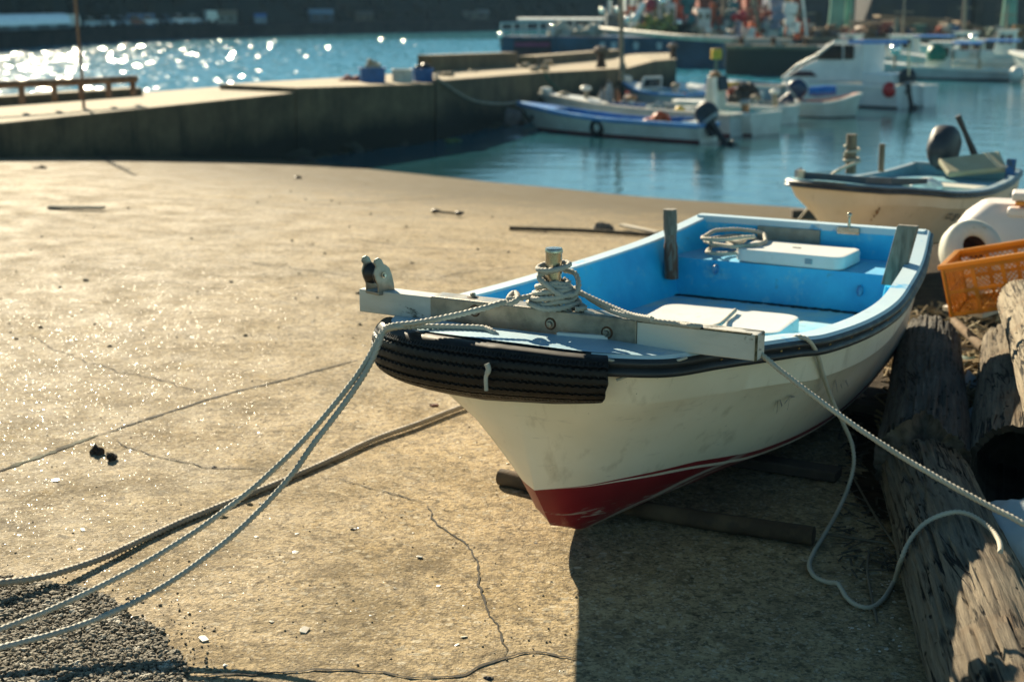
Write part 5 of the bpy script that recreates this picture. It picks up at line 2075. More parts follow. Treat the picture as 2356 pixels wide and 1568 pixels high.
for k in range(520):
    px, py = rnd.uniform(1930, 2330), rnd.uniform(960, 1330)
    q = G(px, py)
    a_ = rnd.uniform(0, 3.14)
    l = rnd.uniform(.008, .04)
    mb.box(q + Vector((0, 0, rnd.uniform(.003, .02))), (l * 2, rnd.uniform(.003, .008), .003), Euler((rnd.uniform(-.3, .3), rnd.uniform(-.3, .3), a_)))
mb.build('dark_scraps', M('dark_scraps', (.06, .048, .035, 1), (.12, .10, .07, 1), 20, rough=.95), None, smooth=0, kind='stuff', label='dark twigs and crumbs in the shade beside the log', cat='scraps')


def shard(px, py, z, w_, h_, lean, rz, mat, label, seed=0):
    rnd = random.Random(seed)
    poly = [(-w_ * .5, 0), (w_ * .45, -h_ * .1), (w_ * .5, h_ * .45), (w_ * .05, h_ * .9), (-w_ * .35, h_ * .5)]
    o = MB().prism(poly, .006).build('plastic_shard', mat, None, smooth=0, bev=.0015, loc=P(px, py, z), label=label, cat='litter', group='litter between the logs')
    o.rotation_euler = (lean, 0, rz)
    return o


SHW = M('shard_white', (.62, .66, .70, 1), (.5, .54, .58, 1), 9, rough=.5)
shard(2243, 985, .03, .13, .12, R(55), R(-15), SHW, 'white triangular plastic shard standing between the logs', 1)
shard(2235, 890, .05, .07, .09, R(60), R(20), SHW, 'small bluish plastic shard left of the hollow log', 2)
shard(2248, 1065, .02, .10, .05, R(40), R(10), SHW, 'pale strip of plastic beside the end of the hollow log', 3)
shard(2240, 1090, .02, .08, .05, R(30), R(-40), SHW, 'pale plastic piece lowest between big log and hollow log', 4)
MB().blob((0, 0, .03), .06, 5, .3, 2, (1, .8, .6)).build('green_scrap', M('scrap_green', (.04, .10, .06, 1), (.12, .15, .12, 1), 12, rough=.6), None, smooth=50, loc=G(2228, 850), label='crumpled green and white wrapper between the logs', cat='litter')
heapb = MB()
for i in range(7):
    heapb.blob((.02 * i, .015 * (i % 3), .02 + .012 * (i % 2)), .026, i, .35, 1, (1.6, 1, .7), Euler((0, 0, i)))
heapb.build('dry_leaf_clump', M('leaf_tan', (.45, .35, .19, 1), (.3, .22, .11, 1), 14, rough=.85), None, smooth=40, loc=G(2222, 830), label='sunlit tan clump of dry leaves between the logs', cat='leaves')
MB().tube([Vector((0, 0, .02)), (P(2262, 800, .12) - P(2195, 748, .10))], .022, 8).build('stick', M('stick_brown', (.16, .10, .05, 1), (.10, .07, .04, 1), 9, rough=.9), None, smooth=50, loc=P(2195, 748, .10), label='brown stick sloping behind the dark grey log', cat='stick')
for i, pts in enumerate((((1965, 1100), (2010, 1180), (2062, 1255)), ((1900, 1228), (1970, 1238), (2045, 1250)), ((2000, 1265), (1995, 1310), (2005, 1370), (2018, 1430)))):
    MB().tube(spline([P(x, y, .012 + .01 * (i == 0)) for x, y in pts], n=14), .0045, 6).build('twig', M('twig_grey', (.16, .13, .09, 1), rough=.9), None, smooth=50, label=['long straight twig leaning towards the big log', 'short twig pointing from the skid end to the big log', 'curved twig inside the loop of the slack rope'][i], cat='twig')

# ================================================================= small things on the open slip
STK = M('stick_dark', (.12, .09, .055, 1), (.07, .055, .035, 1), 10, rough=.9)
pa, pb_ = G(1172, 530), G(1505, 546)
se = empty('stick', pa, 'long thin pole lying on the slip with rags tied at its middle', 'pole')
MB().tube([Vector((0, 0, .02)), (pb_ - pa) * .5 + Vector((0, 0, .03)), pb_ - pa + Vector((0, 0, .02))], .018, 8).build('shaft', STK, se, smooth=50)
mb = MB()
for i in range(9):
    mb.blob((G(1372 + i * 4, 533) - pa) + Vector((0, 0, .03 + .02 * (i % 2))), .035, i, .35, 1)
mb.build('rag', M('rag_grey', (.22, .2, .17, 1), (.1, .09, .08, 1), 20, rough=.95), se, smooth=50)
pa, pb_ = G(1430, 527), G(1512, 541)
d_ = pb_ - pa
MB().box((0, 0, .03), (d_.length, .06, .02)).build('plank', M('plank_pale', (.50, .45, .36, 1), (.4, .34, .25, 1), 9, rough=.8), None, bev=.003, loc=(pa + pb_) / 2, label='short pale plank lying beside the rag-tied pole', cat='plank').rotation_euler[2] = math.atan2(d_.y, d_.x)
pa, pb_ = G(1002, 494), G(1057, 499)
re_ = empty('rod', pa, 'small dark rod with a lump at each end on the slip', 'rod')
MB().tube([Vector((0, 0, .03)), pb_ - pa + Vector((0, 0, .03))], .012, 8).build('bar', STK, re_)
for q in (Vector((0, 0, .035)), pb_ - pa + Vector((0, 0, .035))):
    MB().blob(q, .030, 3, .3, 2, (1.3, 1, .7)).build('end_lump', BLACKM, re_, smooth=50)
for i, (x, y, r, lab) in enumerate(((222, 1042, .028, 'larger of two black lumps on the concrete by the joint'), (252, 1058, .020, 'brown black lump touching the larger one by the joint'))):
    mb = MB()
    for k in range(6):
        mb.blob((rnd.uniform(-.02, .02), rnd.uniform(-.015, .015), .012 + rnd.uniform(0, .015)), r * .7, 40 + i * 9 + k, .4, 1)
    mb.build('clod', M('clod_dark', (.018, .014, .01, 1), (.05, .03, .018, 1), 30, rough=.9), None, smooth=40, loc=G(x, y) - Vector((0, 0, .010)), label=lab, cat='lump')
for i, (x, y, r, m_, lab) in enumerate(((515, 1190, .012, DEB, 'brown crumb under the hanging ropes, left of its twin'), (575, 1160, .012, DEB, 'brown crumb right under the lower hanging rope'), (492, 1075, .009, BLACKM, 'small dark pebble at the crack left of the ropes'),
                                     (813, 1218, .009, BLACKM, 'small dark pebble left of the long crack'), (1122, 1561, .011, BLACKM, 'dark pebble at the bottom edge below the cracks'), (682, 411, .05, BLACKM, 'dark clump on the far slip near the water'),
                                     (580, 362, .07, SHELL, 'white scrap at the foot of the pier wall'), (95, 388, .06, STK, 'flat dark scrap on the far left of the slip'), (1000, 932, .016, M('scrap_red', (.14, .05, .03, 1), rough=.8), 'reddish chip beside the grey rope end'))):
    mb = MB()
    for k in range(4):
        mb.blob((rnd.uniform(-r, r) * .6, rnd.uniform(-r, r) * .5, r * .4), r * .7, 90 + i * 9 + k, .4, 1, (1.3, 1, .7))
    mb.build('crumb', m_, None, smooth=40, loc=G(x, y) - Vector((0, 0, r * .3)), label=lab, cat='crumb')
for i, (x, y, w_, h_, lab) in enumerate(((128, 1106, .028, .018, 'white shell piece below the mossy joint'), (468, 1470, .022, .03, 'square white flake in the lower left'), (700, 1450, .036, .022, 'long pale shell flake at the bottom of the slab'), (190, 1220, .03, .014, 'pale flake above the grey rope'), (965, 1282, .02, .014, 'bright flake left of the long crack'))):
    MB().prism([(-w_ / 2, -h_ / 2), (w_ * .4, -h_ * .6), (w_ * .5, h_ * .3), (0, h_ * .55), (-w_ * .45, h_ * .4)], .003).build('shell_piece', SHELL, None, bev=.0008, loc=G(x, y, .0) + Vector((0, 0, .002)), label=lab, cat='shell').rotation_euler = (R(6), R(-4), i * .7)
pa = G(150, 482)
MB().box((0, 0, .02), (.5, .09, .02), Euler((0, 0, R(-4)))).build('dark_strip', M('strip_dark', (.06, .065, .05, 1), (.1, .1, .08, 1), 6, rough=.9), None, bev=.004, loc=pa + Vector((.1, 0, 0)), label='dark flat strip lying on the left of the slip', cat='strip')
pa, pb_ = G(1338, 431), G(1395, 437)
d_ = pb_ - pa
MB().box((0, 0, .03), (d_.length, .1, .03)).build('plank', M('plank_pale', (.50, .45, .36, 1)), None, bev=.004, loc=(pa + pb_) / 2, label='pale plank at the water line behind the blue boat', cat='plank').rotation_euler[2] = math.atan2(d_.y, d_.x)
MB().box((0, 0, .03), (.35, .06, .02)).build('teal_strip', M('strip_teal', Cc(20, 110, 120), rough=.7), None, loc=G(370, 356), bev=.004, label='teal strip at the foot of the pier wall', cat='strip')
# ================================================================= boats afloat
class Hull:
    """generic hull; local x from bow to stern, z from the water line"""

    def __init__(s, L, B, hb, hm, hs, over=.07, blunt=.0, tran=.82, nk=29, flare=.82):
        s.L, s.B = L, B
        fx = [0, .02, .07, .17, .34, .55, .78, 1.]
        fv = [0, .16 + blunt, .36 + blunt * .8, .64 + blunt * .4, .90, 1., .96, tran]
        fz = [hb, hb * .99 + hm * .01, hb * .92 + hm * .08, hb * .72 + hm * .28, hb * .3 + hm * .7, hm, (hm + hs) / 2, hs]
        n = nk
        c = lambda ys, k: cr(ys, (len(fx) - 1) * k / (n - 1))
        s.sheer = [(c([L * (x - over * (1 - x)) for x in fx], k), max(0, c([v * B / 2 for v in fv], k)), c(fz, k)) for k in range(n)]
        s.wl = [(c([L * (x + .03 * (1 - x)) for x in fx], k), max(0, c([v * B / 2 * flare * (.75 + .25 * min(1, x * 3)) for v, x in zip(fv, fx)], k)), .0) for k in range(n)]
        s.boot = [(u, v * 1.0, .045 * L / 4) for u, v, z in [lerp3(a, b_, .1) for a, b_ in zip(s.wl, s.sheer)]]
        s.bot = [(u + L * .03 * (1 - i / n), v * .82, -.12) for i, (u, v, z) in enumerate(s.wl)]

    def at(s, u):
        for a, b_ in zip(s.sheer[:-1], s.sheer[1:]):
            if a[0] <= u <= b_[0]:
                t = (u - a[0]) / max(1e-6, b_[0] - a[0])
                return a[1] + (b_[1] - a[1]) * t, a[2] + (b_[2] - a[2]) * t
        return s.sheer[-1][1], s.sheer[-1][2]

    def make(s, e, top, boot, rail, inner, deck_u=.3, floor=.08, railh=.07, capw=.05):
        mb = MB()
        mb.use(boot)
        both(mb, [s.bot, s.wl, s.boot])
        mb.use(top)
        mid = [lerp3(a, b_, .5) for a, b_ in zip(s.boot, s.sheer)]
        both(mb, [s.boot, mid, s.sheer])
        ring = [s.bot[-1], s.wl[-1], s.boot[-1], mid[-1], s.sheer[-1]]
        mb.grid([[(u, -v, z) for u, v, z in ring], [(u, v, z) for u, v, z in ring]])
        mb.build('hull', None, e, smooth=40, weld=True)
        o1 = inset(s.sheer, -.02, -railh)
        o2 = inset(s.sheer, -.022, .0)
        i2 = inset(s.sheer, capw, .006)
        mb = MB()
        both(mb, [inset(s.sheer, 0, -railh - .004), o1, o2, i2, inset(s.sheer, capw, -.05)], True)
        u, v, z = s.sheer[-1]
        mb.box((u - .02, 0, z - .03), (.06, 2 * v - .02, .07))
        mb.build('gunwale', rail, e, smooth=40)
        k0 = next(i for i, q in enumerate(i2) if q[0] > s.L * deck_u)
        top_ = [(u, v, z - .02) for u, v, z in i2[k0:]]
        bot_ = [(u, max(.02, v - .05), floor) for u, v, z in top_]
        mb = MB()
        both(mb, [top_, bot_], True)
        mb.grid([[(u, -v, z) for u, v, z in bot_], [(u, v, z) for u, v, z in bot_]])
        mb.add([(top_[0][0], -top_[0][1], top_[0][2]), (bot_[0][0], -bot_[0][1], floor), (bot_[0][0], bot_[0][1], floor), (top_[0][0], top_[0][1], top_[0][2])], [(0, 1, 2, 3)])
        mb.build('cockpit', inner, e, smooth=0)
        dk = [(u, v, z - .012) for u, v, z in i2[:k0 + 1]]
        mb = MB()
        mb.grid([[(u, -v, z) for u, v, z in dk], [(u, 0, z + .02) for u, v, z in dk], [(u, v, z) for u, v, z in dk]])
        mb.build('foredeck', inner if deck_u < .2 else top, e, smooth=40)


def afloat(name, pb, ps, label, cat='boat', group=None, yb=None, ys=None):
    """empty at the bow's water line, x axis to the stern; returns (empty, length)"""
    A, B = P(pb[0], pb[1], WZ), P(ps[0], ps[1], WZ)
    d_ = B - A
    e = empty(name, A, label, cat, group, (0, 0, math.atan2(d_.y, d_.x)))
    return e, d_.length


def inv(e):
    return (Matrix.Translation(e.location) @ e.rotation_euler.to_matrix().to_4x4()).inverted()


def hgt(px, py, ref):
    """height above water of pixel row py at the depth of ref"""
    return PD(px, py, ref.y).z - WZ


BW_ = M('paint_white', (.80, .78, .70, 1), (.68, .65, .56, 1), 2, rough=.4, bump=.05)
BG_ = M('paint_grey', (.62, .64, .61, 1), (.52, .54, .52, 1), 2, rough=.45, bump=.05)
BBL = M('paint_blue', Cc(90, 150, 210), Cc(150, 190, 220), 3, .5, .75, rough=.4, bump=.05)
BIN = M('paint_inner', Cc(120, 165, 180), Cc(170, 175, 165), 3, rough=.5, bump=.05)
BRD = M('paint_boot_red', (.16, .02, .02, 1), (.1, .02, .02, 1), 3, rough=.6, bump=.1)
BDK = M('paint_boot_dark', (.03, .03, .03, 1), rough=.6, bump=.1)
BLN = M('paint_inner_blue', Cc(25, 100, 170), Cc(60, 130, 180), 3, rough=.5)
GLS = M('boat_glass', (.015, .02, .025, 1), rough=.06, bump=0, var=0)
GRPB = 'small boats moored in the harbour'

# --- nearest: long white boat with blue rail
e, L_ = afloat('skiff', (1228, 297), (1630, 327), 'long white skiff with bright blue rail, nearest afloat, tyre on its side', group=GRPB)
ref = P(1228, 297, WZ)
ref2 = P(1630, 327, WZ)
h = Hull(L_, .86, hgt(1183, 236, ref), hgt(1460, 271, ref.lerp(ref2, .6)), hgt(1625, 284, ref2), over=.11)
h.make(e, BW_, BRD, BBL, BLN, .14, .2)
skiff_blue = e
motor(e, (L_ + .03, -.05, hgt(1625, 280, ref2)), R(-38), 1.15, COWL, LEGB)
u = L_ * .40
v_, z_ = h.at(u)
tr = MB()
rows = []
for i in range(25):
    t = 2 * math.pi * i / 24
    rows.append([((.125 + .05 * math.cos(2 * math.pi * j / 10)) * math.cos(t), .045 * math.sin(2 * math.pi * j / 10), (.125 + .05 * math.cos(2 * math.pi * j / 10)) * math.sin(t)) for j in range(10)])
tr.grid(rows, True)
mw = Matrix.Translation(e.location) @ e.rotation_euler.to_matrix().to_4x4()
tp = PD(1373, 300, (mw @ Vector((u, -v_ - .16, 0))).y) + Vector((0, 0, .05))
tr.build('tyre_fender', BLACKM, None, smooth=60, loc=mw @ Vector((mw.inverted() @ tp)), label='small black tyre hanging on the side of the blue railed skiff', cat='tyre').rotation_euler = e.rotation_euler
def deckthing(mw, x, y, z):
    return mw @ Vector((x, y, z))


heap(deckthing(mw, L_ * .74, 0, .30), .25, .2, .14, ORANGEP, 'orange_net', 'orange net bundle in the stern of the blue railed skiff', 'net', 22, 3, .45)
crate(deckthing(mw, L_ * .84, .1, .22), .3, .26, .2, BLUEP, 'blue crate behind the orange net bundle in the skiff', mw.to_euler().z)
MB().box((0, 0, .0), (.34, .3, .05)).build('thwart', BW_, e).location = (L_ * .92, 0, z_ * .9)
# lettering strokes on the bow
mb = MB()
mwi = mw.inverted()
for px in (1222, 1233):
    for dx, dy, w_, h_ in ((-3, -3, 9, 2.2), (-3, 3, 9, 2.2), (0, -5, 2.2, 11)):
        q = mwi @ PD(px + dx * .4, 272 + dy * .9, ref.y - .1)
        i_ = min(range(len(h.sheer)), key=lambda i: abs(lerp3(h.boot[i], h.sheer[i], .5)[0] - q.x))
        s_ = lerp3(h.boot[i_], h.sheer[i_], .5)
        mb.box((q.x, -s_[1] - .012, q.z), (w_ * .0085, .012, h_ * .0085))
mb.build('bow_lettering', INK, e, smooth=0)
# mooring lines of the skiff and the green net rope
mb = MB()
c_ = S3[0][1] + Vector((0, .1, .05))
bw = deckthing(mw, -.1 * L_, 0, h.sheer[0][2])
rope(mb, [c_ + Vector((0, .6, .05)), c_, PV(1045, 208, c_, bw), PV(1085, 230, c_, bw), PV(1125, 238, c_, bw), PV(1165, 239, c_, bw), bw], .032, n=8)
mb.build('mooring_rope', ROPE_G, None, smooth=60, label='thick sagging rope from the pier to the bow of the blue railed skiff', cat='rope')
mb = MB()
c_ = S3[1][1] + Vector((.1, 0, .02))
q = PD(1335, 228, c_.y - .8)
rope(mb, [c_, PV(1262, 185, c_, q), PV(1290, 208, c_, q), PV(1318, 222, c_, q), q], .035, n=8)
mb.build('mooring_rope', M('rope_green', (.03, .10, .06, 1), (.05, .14, .09, 1), 8, rough=.8), None, smooth=60, label='dark green rope hanging down from the pier behind the skiff', cat='rope')

# --- grey white boat behind it
e, L_ = afloat('skiff', (1275, 284), (1700, 312), 'plain grey white skiff hidden behind the blue railed one, goods on board', group=GRPB)
ref, ref2 = P(1275, 284, WZ), P(1700, 312, WZ)
h = Hull(L_, .95, hgt(1240, 214, ref), hgt(1480, 244, ref.lerp(ref2, .5)), hgt(1690, 262, ref2), over=.09)
h.make(e, BG_, BRD, M('rail_pale', (.55, .52, .44, 1), rough=.5), BIN, .3, .2)
mw = Matrix.Translation(e.location) @ e.rotation_euler.to_matrix().to_4x4()
MB().lathe([(.10, 0), (.13, .05), (.11, .1), (0, .12)], 12).build('bow_cap', BW_, e).location = (-.05 * L_, 0, h.sheer[0][2])
crate(deckthing(mw, L_ * .42, .0, .25), .62, .34, .26, BLUEP, 'long blue box across the grey white skiff', mw.to_euler().z)
for k, (x, c_, r_, h_, lab) in enumerate(((.26, M('cask_grey', (.32, .33, .32, 1), (.25, .26, .26, 1), 5, rough=.5), .07, .55, 'grey canister standing farthest forward in the grey skiff'), (.30, M('cask_grey', (.32, .33, .32, 1)), .09, .70, 'tall grey canister second in the grey skiff'), (.345, M('cask_brown', (.30, .15, .06, 1), (.22, .1, .05, 1), 5, rough=.7), .06, .58, 'brown canister between grey and white ones in the skiff'),
                                        (.40, M('cask_pink', (.62, .48, .40, 1), rough=.5), .08, .50, 'pale pink canister beside the long blue box'))):
    o = empty('canister', deckthing(mw, L_ * x, .1, .2), lab, 'canister', 'canisters on the grey white skiff')
    MB().lathe([(r_, 0), (r_, h_ * .8), (r_ * .6, h_ * .9), (r_ * .5, h_), (0, h_)], 12).build('body', c_, o, smooth=40)
    MB().lathe([(r_ * .52, h_), (r_ * .52, h_ + .05), (0, h_ + .05)], 10).build('cap', REDP if k == 3 else BLACKM, o)
heap(deckthing(mw, L_ * .60, 0, .3), .3, .25, .28, M('net_grey', (.32, .36, .35, 1), (.42, .44, .42, 1), 8, rough=.9), 'fishing_net', 'grey net heap in the stern half of the grey skiff', 'net', 30, 12, .4)
MB().blob((0, 0, 0), .11, 1, .02, 3).build('buoy', YELLOWP, None, smooth=180, loc=deckthing(mw, L_ * .72, -.15, .42), label='yellow ball buoy on the grey white skiff', cat='buoy')

# --- white boat with console and red bottom
e, L_ = afloat('skiff', (1520, 290), (1762, 309), 'white skiff with a tall white console and a red bottom at the stern', group=GRPB)
ref, ref2 = P(1520, 290, WZ), P(1762, 309, WZ)
h = Hull(L_, 1.3, hgt(1520, 245, ref), hgt(1680, 258, ref2), hgt(1762, 258, ref2), over=.05)
h.make(e, BW_, BRD, BW_, M('paint_teal', Cc(80, 150, 160), rough=.5), .3, .2)
MB().box((0, 0, 0), (.32, .42, .95), taper=.72).build('console', M('console_cream', (.62, .6, .5, 1), (.52, .5, .42, 1), 4, rough=.5), e, bev=.03).location = (L_ * .50, .1, .62)
MB().box((0, 0, 0), (.04, .3, .3), Euler((0, R(-15), 0))).build('console_screen', GLS, e).location = (L_ * .50 + .17, .1, .95)
MB().box((0, 0, 0), (.14, .02, .22)).build('name_plate', M('plate_yellow', Cc(120, 110, 20), Cc(50, 45, 12), 20, rough=.6), e).location = (L_ * .86, -h.at(L_ * .86)[1] - .02, .26)
e, L_ = afloat('skiff', (1560, 268), (1812, 284), 'low white skiff with red bottom and dark gear behind the console boat', group=GRPB)
ref, ref2 = P(1560, 268, WZ), P(1812, 284, WZ)
h = Hull(L_, 1.2, hgt(1560, 230, ref), hgt(1700, 240, ref2), hgt(1812, 244, ref2), over=.05)
h.make(e, BW_, BRD, BW_, BIN, .3, .15)
mw = Matrix.Translation(e.location) @ e.rotation_euler.to_matrix().to_4x4()
heap(deckthing(mw, L_ * .55, .3, .4), .32, .25, .45, M('gear_dark', (.03, .028, .025, 1), (.06, .05, .04, 1), 8, rough=.8), 'dark_net', 'dark brown net heap on the low white skiff', 'net', 30, 14, .4)
MB().box((0, 0, .12), (.3, .25, .24)).build('red_box', M('box_brickred', Cc(150, 70, 50), rough=.6), None, bev=.02, loc=deckthing(mw, L_ * .45, .3, .45), label='brick red box beside the dark net heap', cat='box')

# --- blue tarp boat, bow to the right
e, L_ = afloat('skiff', (1972, 268), (1828, 266), 'small white skiff with bow to the right, blue roll and orange inside', group=GRPB)
ref = P(1900, 268, WZ)
h = Hull(L_, 1.15, hgt(1976, 214, ref), hgt(1890, 232, ref), hgt(1830, 234, ref), over=.05)
h.make(e, BW_, BDK, BW_, M('paint_orange_in', Cc(190, 115, 70), Cc(150, 90, 60), 4, rough=.6), .12, .2)
mw = Matrix.Translation(e.location) @ e.rotation_euler.to_matrix().to_4x4()
MB().tube([(-.32, 0, 0), (-.1, 0, .01), (.1, 0, 0), (.30, 0, .02)], [.10, .12, .12, .10], 12).build('blue_roll', M('tarp_blue', Cc(25, 120, 200), Cc(15, 90, 170), 12, rough=.5, bump=.5, bscale=14), None, smooth=60, loc=deckthing(mw, L_ * .58, 0, h.at(L_ * .5)[1] * 0 + .56), label='bright blue rolled tarp lying across the small skiff', cat='tarp').rotation_euler = (0, R(4), mw.to_euler().z)
motor(e, (L_ + .05, .05, .48), R(-50), 1.15, M('cowl_blue', Cc(25, 50, 85), rough=.35, bump=0), M('leg_blue', Cc(20, 45, 80), rough=.4, bump=0))

# --- small windscreen boat against the pier and its neighbour
e, L_ = afloat('skiff', (1445, 236), (1600, 246), 'little grey skiff with a framed windscreen close to the pier', group=GRPB)
ref = P(1500, 240, WZ)
h = Hull(L_, 1.1, hgt(1440, 190, ref), hgt(1520, 208, ref), hgt(1600, 210, ref), over=.08)
h.make(e, BG_, BDK, BBL, BIN, .3, .1)
fr_ = MB()
pts = [(0, -.38, 0), (.06, -.34, .26), (.06, .34, .26), (0, .38, 0)]
for a_, b_ in zip(pts, pts[1:] + pts[:1]):
    fr_.tube([a_, b_], .035, 8)
fo = fr_.build('windscreen', BG_, e, smooth=50)
fo.location = (L_ * .34, 0, h.at(L_ * .34)[1] * 0 + hgt(1500, 203, ref))
MB().add([(.01, -.36, .02), (.06, -.33, .24), (.06, .33, .24), (.01, .36, .02)], [(0, 1, 2, 3)]).build('pane', GLS, fo, smooth=0)
mw = Matrix.Translation(e.location) @ e.rotation_euler.to_matrix().to_4x4()
MB().blob((0, 0, 0), .12, 2, .05, 2, (1.6, 1, .8)).build('bow_fender', BW_, None, smooth=60, loc=deckthing(mw, -.05 * L_, 0, hgt(1440, 185, ref)), label='white bow fender on the framed windscreen skiff', cat='fender')
e, L_ = afloat('skiff', (1590, 236), (1730, 246), 'blue grey skiff with bright boxes right of the windscreen skiff', group=GRPB)
ref = P(1650, 240, WZ)
h = Hull(L_, 1.1, hgt(1590, 196, ref), hgt(1650, 205, ref), hgt(1730, 208, ref), over=.05)
h.make(e, BG_, BDK, BG_, BBL, .25, .1)
mw = Matrix.Translation(e.location) @ e.rotation_euler.to_matrix().to_4x4()
crate(deckthing(mw, L_ * .38, 0, .36), .34, .3, .26, BLUEP, 'blue crate on the blue grey skiff', mw.to_euler().z)
crate(deckthing(mw, L_ * .62, 0, .36), .3, .3, .2, YELLOWP, 'yellow crate on the blue grey skiff', mw.to_euler().z)
e, L_ = afloat('skiff', (1660, 226), (1800, 232), 'pale skiff with violet inside moored below the gangway', group=GRPB)
ref = P(1720, 229, WZ)
h = Hull(L_, 1.1, hgt(1660, 185, ref), hgt(1720, 192, ref), hgt(1800, 194, ref), over=.05)
h.make(e, M('paint_pale_blue', Cc(160, 175, 185), rough=.5), BDK, BW_, M('paint_violet', Cc(90, 85, 110), rough=.6), .25, .1)
# rubbish floating / lying at the pier foot
for i, (px, py, r, m_, lab) in enumerate(((927, 316, .13, WHITEP, 'white plastic scrap afloat at the pier foot, leftmost'), (975, 303, .16, WHITEP, 'larger white bundle at the pier foot'), (1003, 308, .10, WHITEP, 'white scrap just right of the larger bundle'), (1118, 284, .12, BLUEP, 'bluish scrap at the pier foot near the skiff bow'),
                                         (1250, 327, .12, M('weed_green', (.10, .16, .05, 1), rough=.8), 'green weed scrap floating off the slip'), (1080, 292, .1, REDP, 'small red scrap at the pier foot'))):
    mb = MB()
    for k in range(4):
        mb.blob((rnd.uniform(-r, r), rnd.uniform(-.05, .05), .03), r * .6, 300 + i * 9 + k, .4, 1, (1.3, 1, .5))
    px2 = px if i != 4 else 1040
    mb.build('floating_scrap', m_, None, smooth=40, loc=P(px2, py, WZ), label=lab, cat='litter', group='litter floating at the pier foot')
q = P(1160, 288, WZ)
MB().blob((0, 0, .1), .34, 3, .2, 2, (1, .7, .9)).build('rock', M('rock_grey', (.16, .16, .16, 1), (.10, .10, .10, 1), 4, rough=.9, bump=.5, bscale=12), None, smooth=50, loc=q + Vector((0, .3, 0)), label='grey boulder at the pier foot beside the skiff bow', cat='rock')
mb = MB()
for i in range(150):
    t = rnd.random()
    f_ = S2[0][0].lerp(S3[1][0], t)
    s_ = rnd.random()
    mb.blob(f_ + Vector((.2 * rnd.uniform(-1, 1), -.1 - .8 * s_, -.05 - .1 * s_ + .2 * (1 - s_) * rnd.random())), rnd.uniform(.08, .24), i, .3, 1, (1.2, 1, .7))
mb.build('rocks', M('rock_dark', (.03, .03, .022, 1), (.05, .05, .03, 1), 4, rough=.9), None, smooth=40, kind='stuff', label='dark weedy rubble along the foot of the pier', cat='rubble')

# --- white cabin cruiser
e, L_ = afloat('cabin_boat', (1812, 232), (2092, 247), 'white cabin cruiser with sloping screen and blue canopy edge', group='cabin boats in the harbour')
ref, ref2 = P(1812, 232, WZ), P(2092, 247, WZ)
rm = ref.lerp(ref2, .5)
h = Hull(L_, 1.7, hgt(1800, 188, ref), hgt(1930, 188, rm), hgt(2090, 196, ref2), over=.04)
CRW = M('cruiser_white', (.80, .80, .78, 1), (.72, .73, .72, 1), 1.2, rough=.35, bump=.03)
h.make(e, CRW, BDK, CRW, BG_, .2, .3)
mw = Matrix.Translation(e.location) @ e.rotation_euler.to_matrix().to_4x4()
mi_ = mw.inverted()
cyl = -h.B * .34


def loc2(px, py, y):
    A, B = mw @ Vector((0, y, 0)), mw @ Vector((1, y, 0))
    q = mi_ @ PV(px, py, A, B)
    return q.x, q.z


side = [loc2(x, y, cyl) for x, y in ((1806, 190), (1808, 178), (1838, 158), (1868, 142), (1880, 138), (1925, 96), (1990, 96), (1986, 160), (1986, 190))]
mb = MB().prism(side, h.B * .66, Matrix.Translation((0, -cyl - .1, 0)) @ Matrix.Rotation(math.pi / 2, 4, 'X'))
mb.build('cabin', CRW, e, smooth=0, bev=.04)
up = [loc2(x, y, cyl) for x, y in ((1985, 171), (2055, 171), (2055, 196), (1985, 196))]
MB().prism(up[::-1], h.B * .66, Matrix.Translation((0, -cyl - .1, 0)) @ Matrix.Rotation(math.pi / 2, 4, 'X')).build('bulwark', CRW, e, smooth=0, bev=.03)


def panel(name, pxs, mat, par=None, off=.02, th=.02):
    pl = [loc2(x, y, cyl) for x, y in pxs]
    return MB().prism(pl, th, Matrix.Translation((0, cyl + off - .1 + .1, 0)) @ Matrix.Rotation(math.pi / 2, 4, 'X')).build(name, mat, par or e, smooth=0)


panel('window', ((1884, 137), (1917, 104), (1942, 104), (1942, 137)), GLS, off=-.10)
panel('window', ((1948, 137), (1948, 104), (1970, 104), (1968, 136)), GLS, off=-.10)
panel('window', ((1818, 176), (1840, 164), (1872, 164), (1885, 176)), M('band_maroon', (.05, .02, .035, 1), rough=.3, bump=0), off=-.10)
panel('roof_edge', ((1920, 98), (1928, 92), (1982, 92), (1982, 99)), M('roof_white', (.8, .78, .7, 1), rough=.4), off=-.12)
panel('canopy', ((1982, 92), (2094, 92), (2094, 100), (1982, 100)), M('canopy_blue', Cc(70, 130, 200), rough=.5), off=-.12, th=h.B * .6 * 0 + .5)
pa_ = [loc2(x, y, cyl) for x, y in ((2086, 100), (2086, 175))]
MB().tube([(pa_[0][0], cyl + .1, pa_[0][1]), (pa_[1][0], cyl + .1, pa_[1][1])], .025, 8).build('canopy_post', STEEL_B, e)
rl_ = [loc2(x, y, cyl - .1) for x, y in ((1801, 180), (1836, 150), (1880, 128), (1921, 96))]
MB().tube([(x, cyl - .12, z) for x, z in rl_], .035, 8).build('bow_rail', M('rail_white', (.8, .78, .72, 1), rough=.3), e, smooth=50)
q = PD(2046, 207, P(2046, 247, WZ).y - .35)
MB().blob((0, 0, 0), .17, 1, .02, 3, (1, 1, 1.15)).build('buoy', M('buoy_red', (.5, .02, .02, 1), rough=.35, bump=0), None, smooth=180, loc=q, label='round red buoy hanging at the stern of the white cruiser', cat='buoy')
q = P(2010, 243, WZ)
MB().blob((0, -.2, .18), .24, 1, .05, 2, (1.6, .6, .9)).build('fender', BW_, None, smooth=180, loc=q, label='fat white fender on the side of the white cruiser', cat='fender')
e2, L2 = afloat('skiff', (2068, 240), (2140, 244), 'small white dinghy tied behind the white cruiser', group=GRPB)
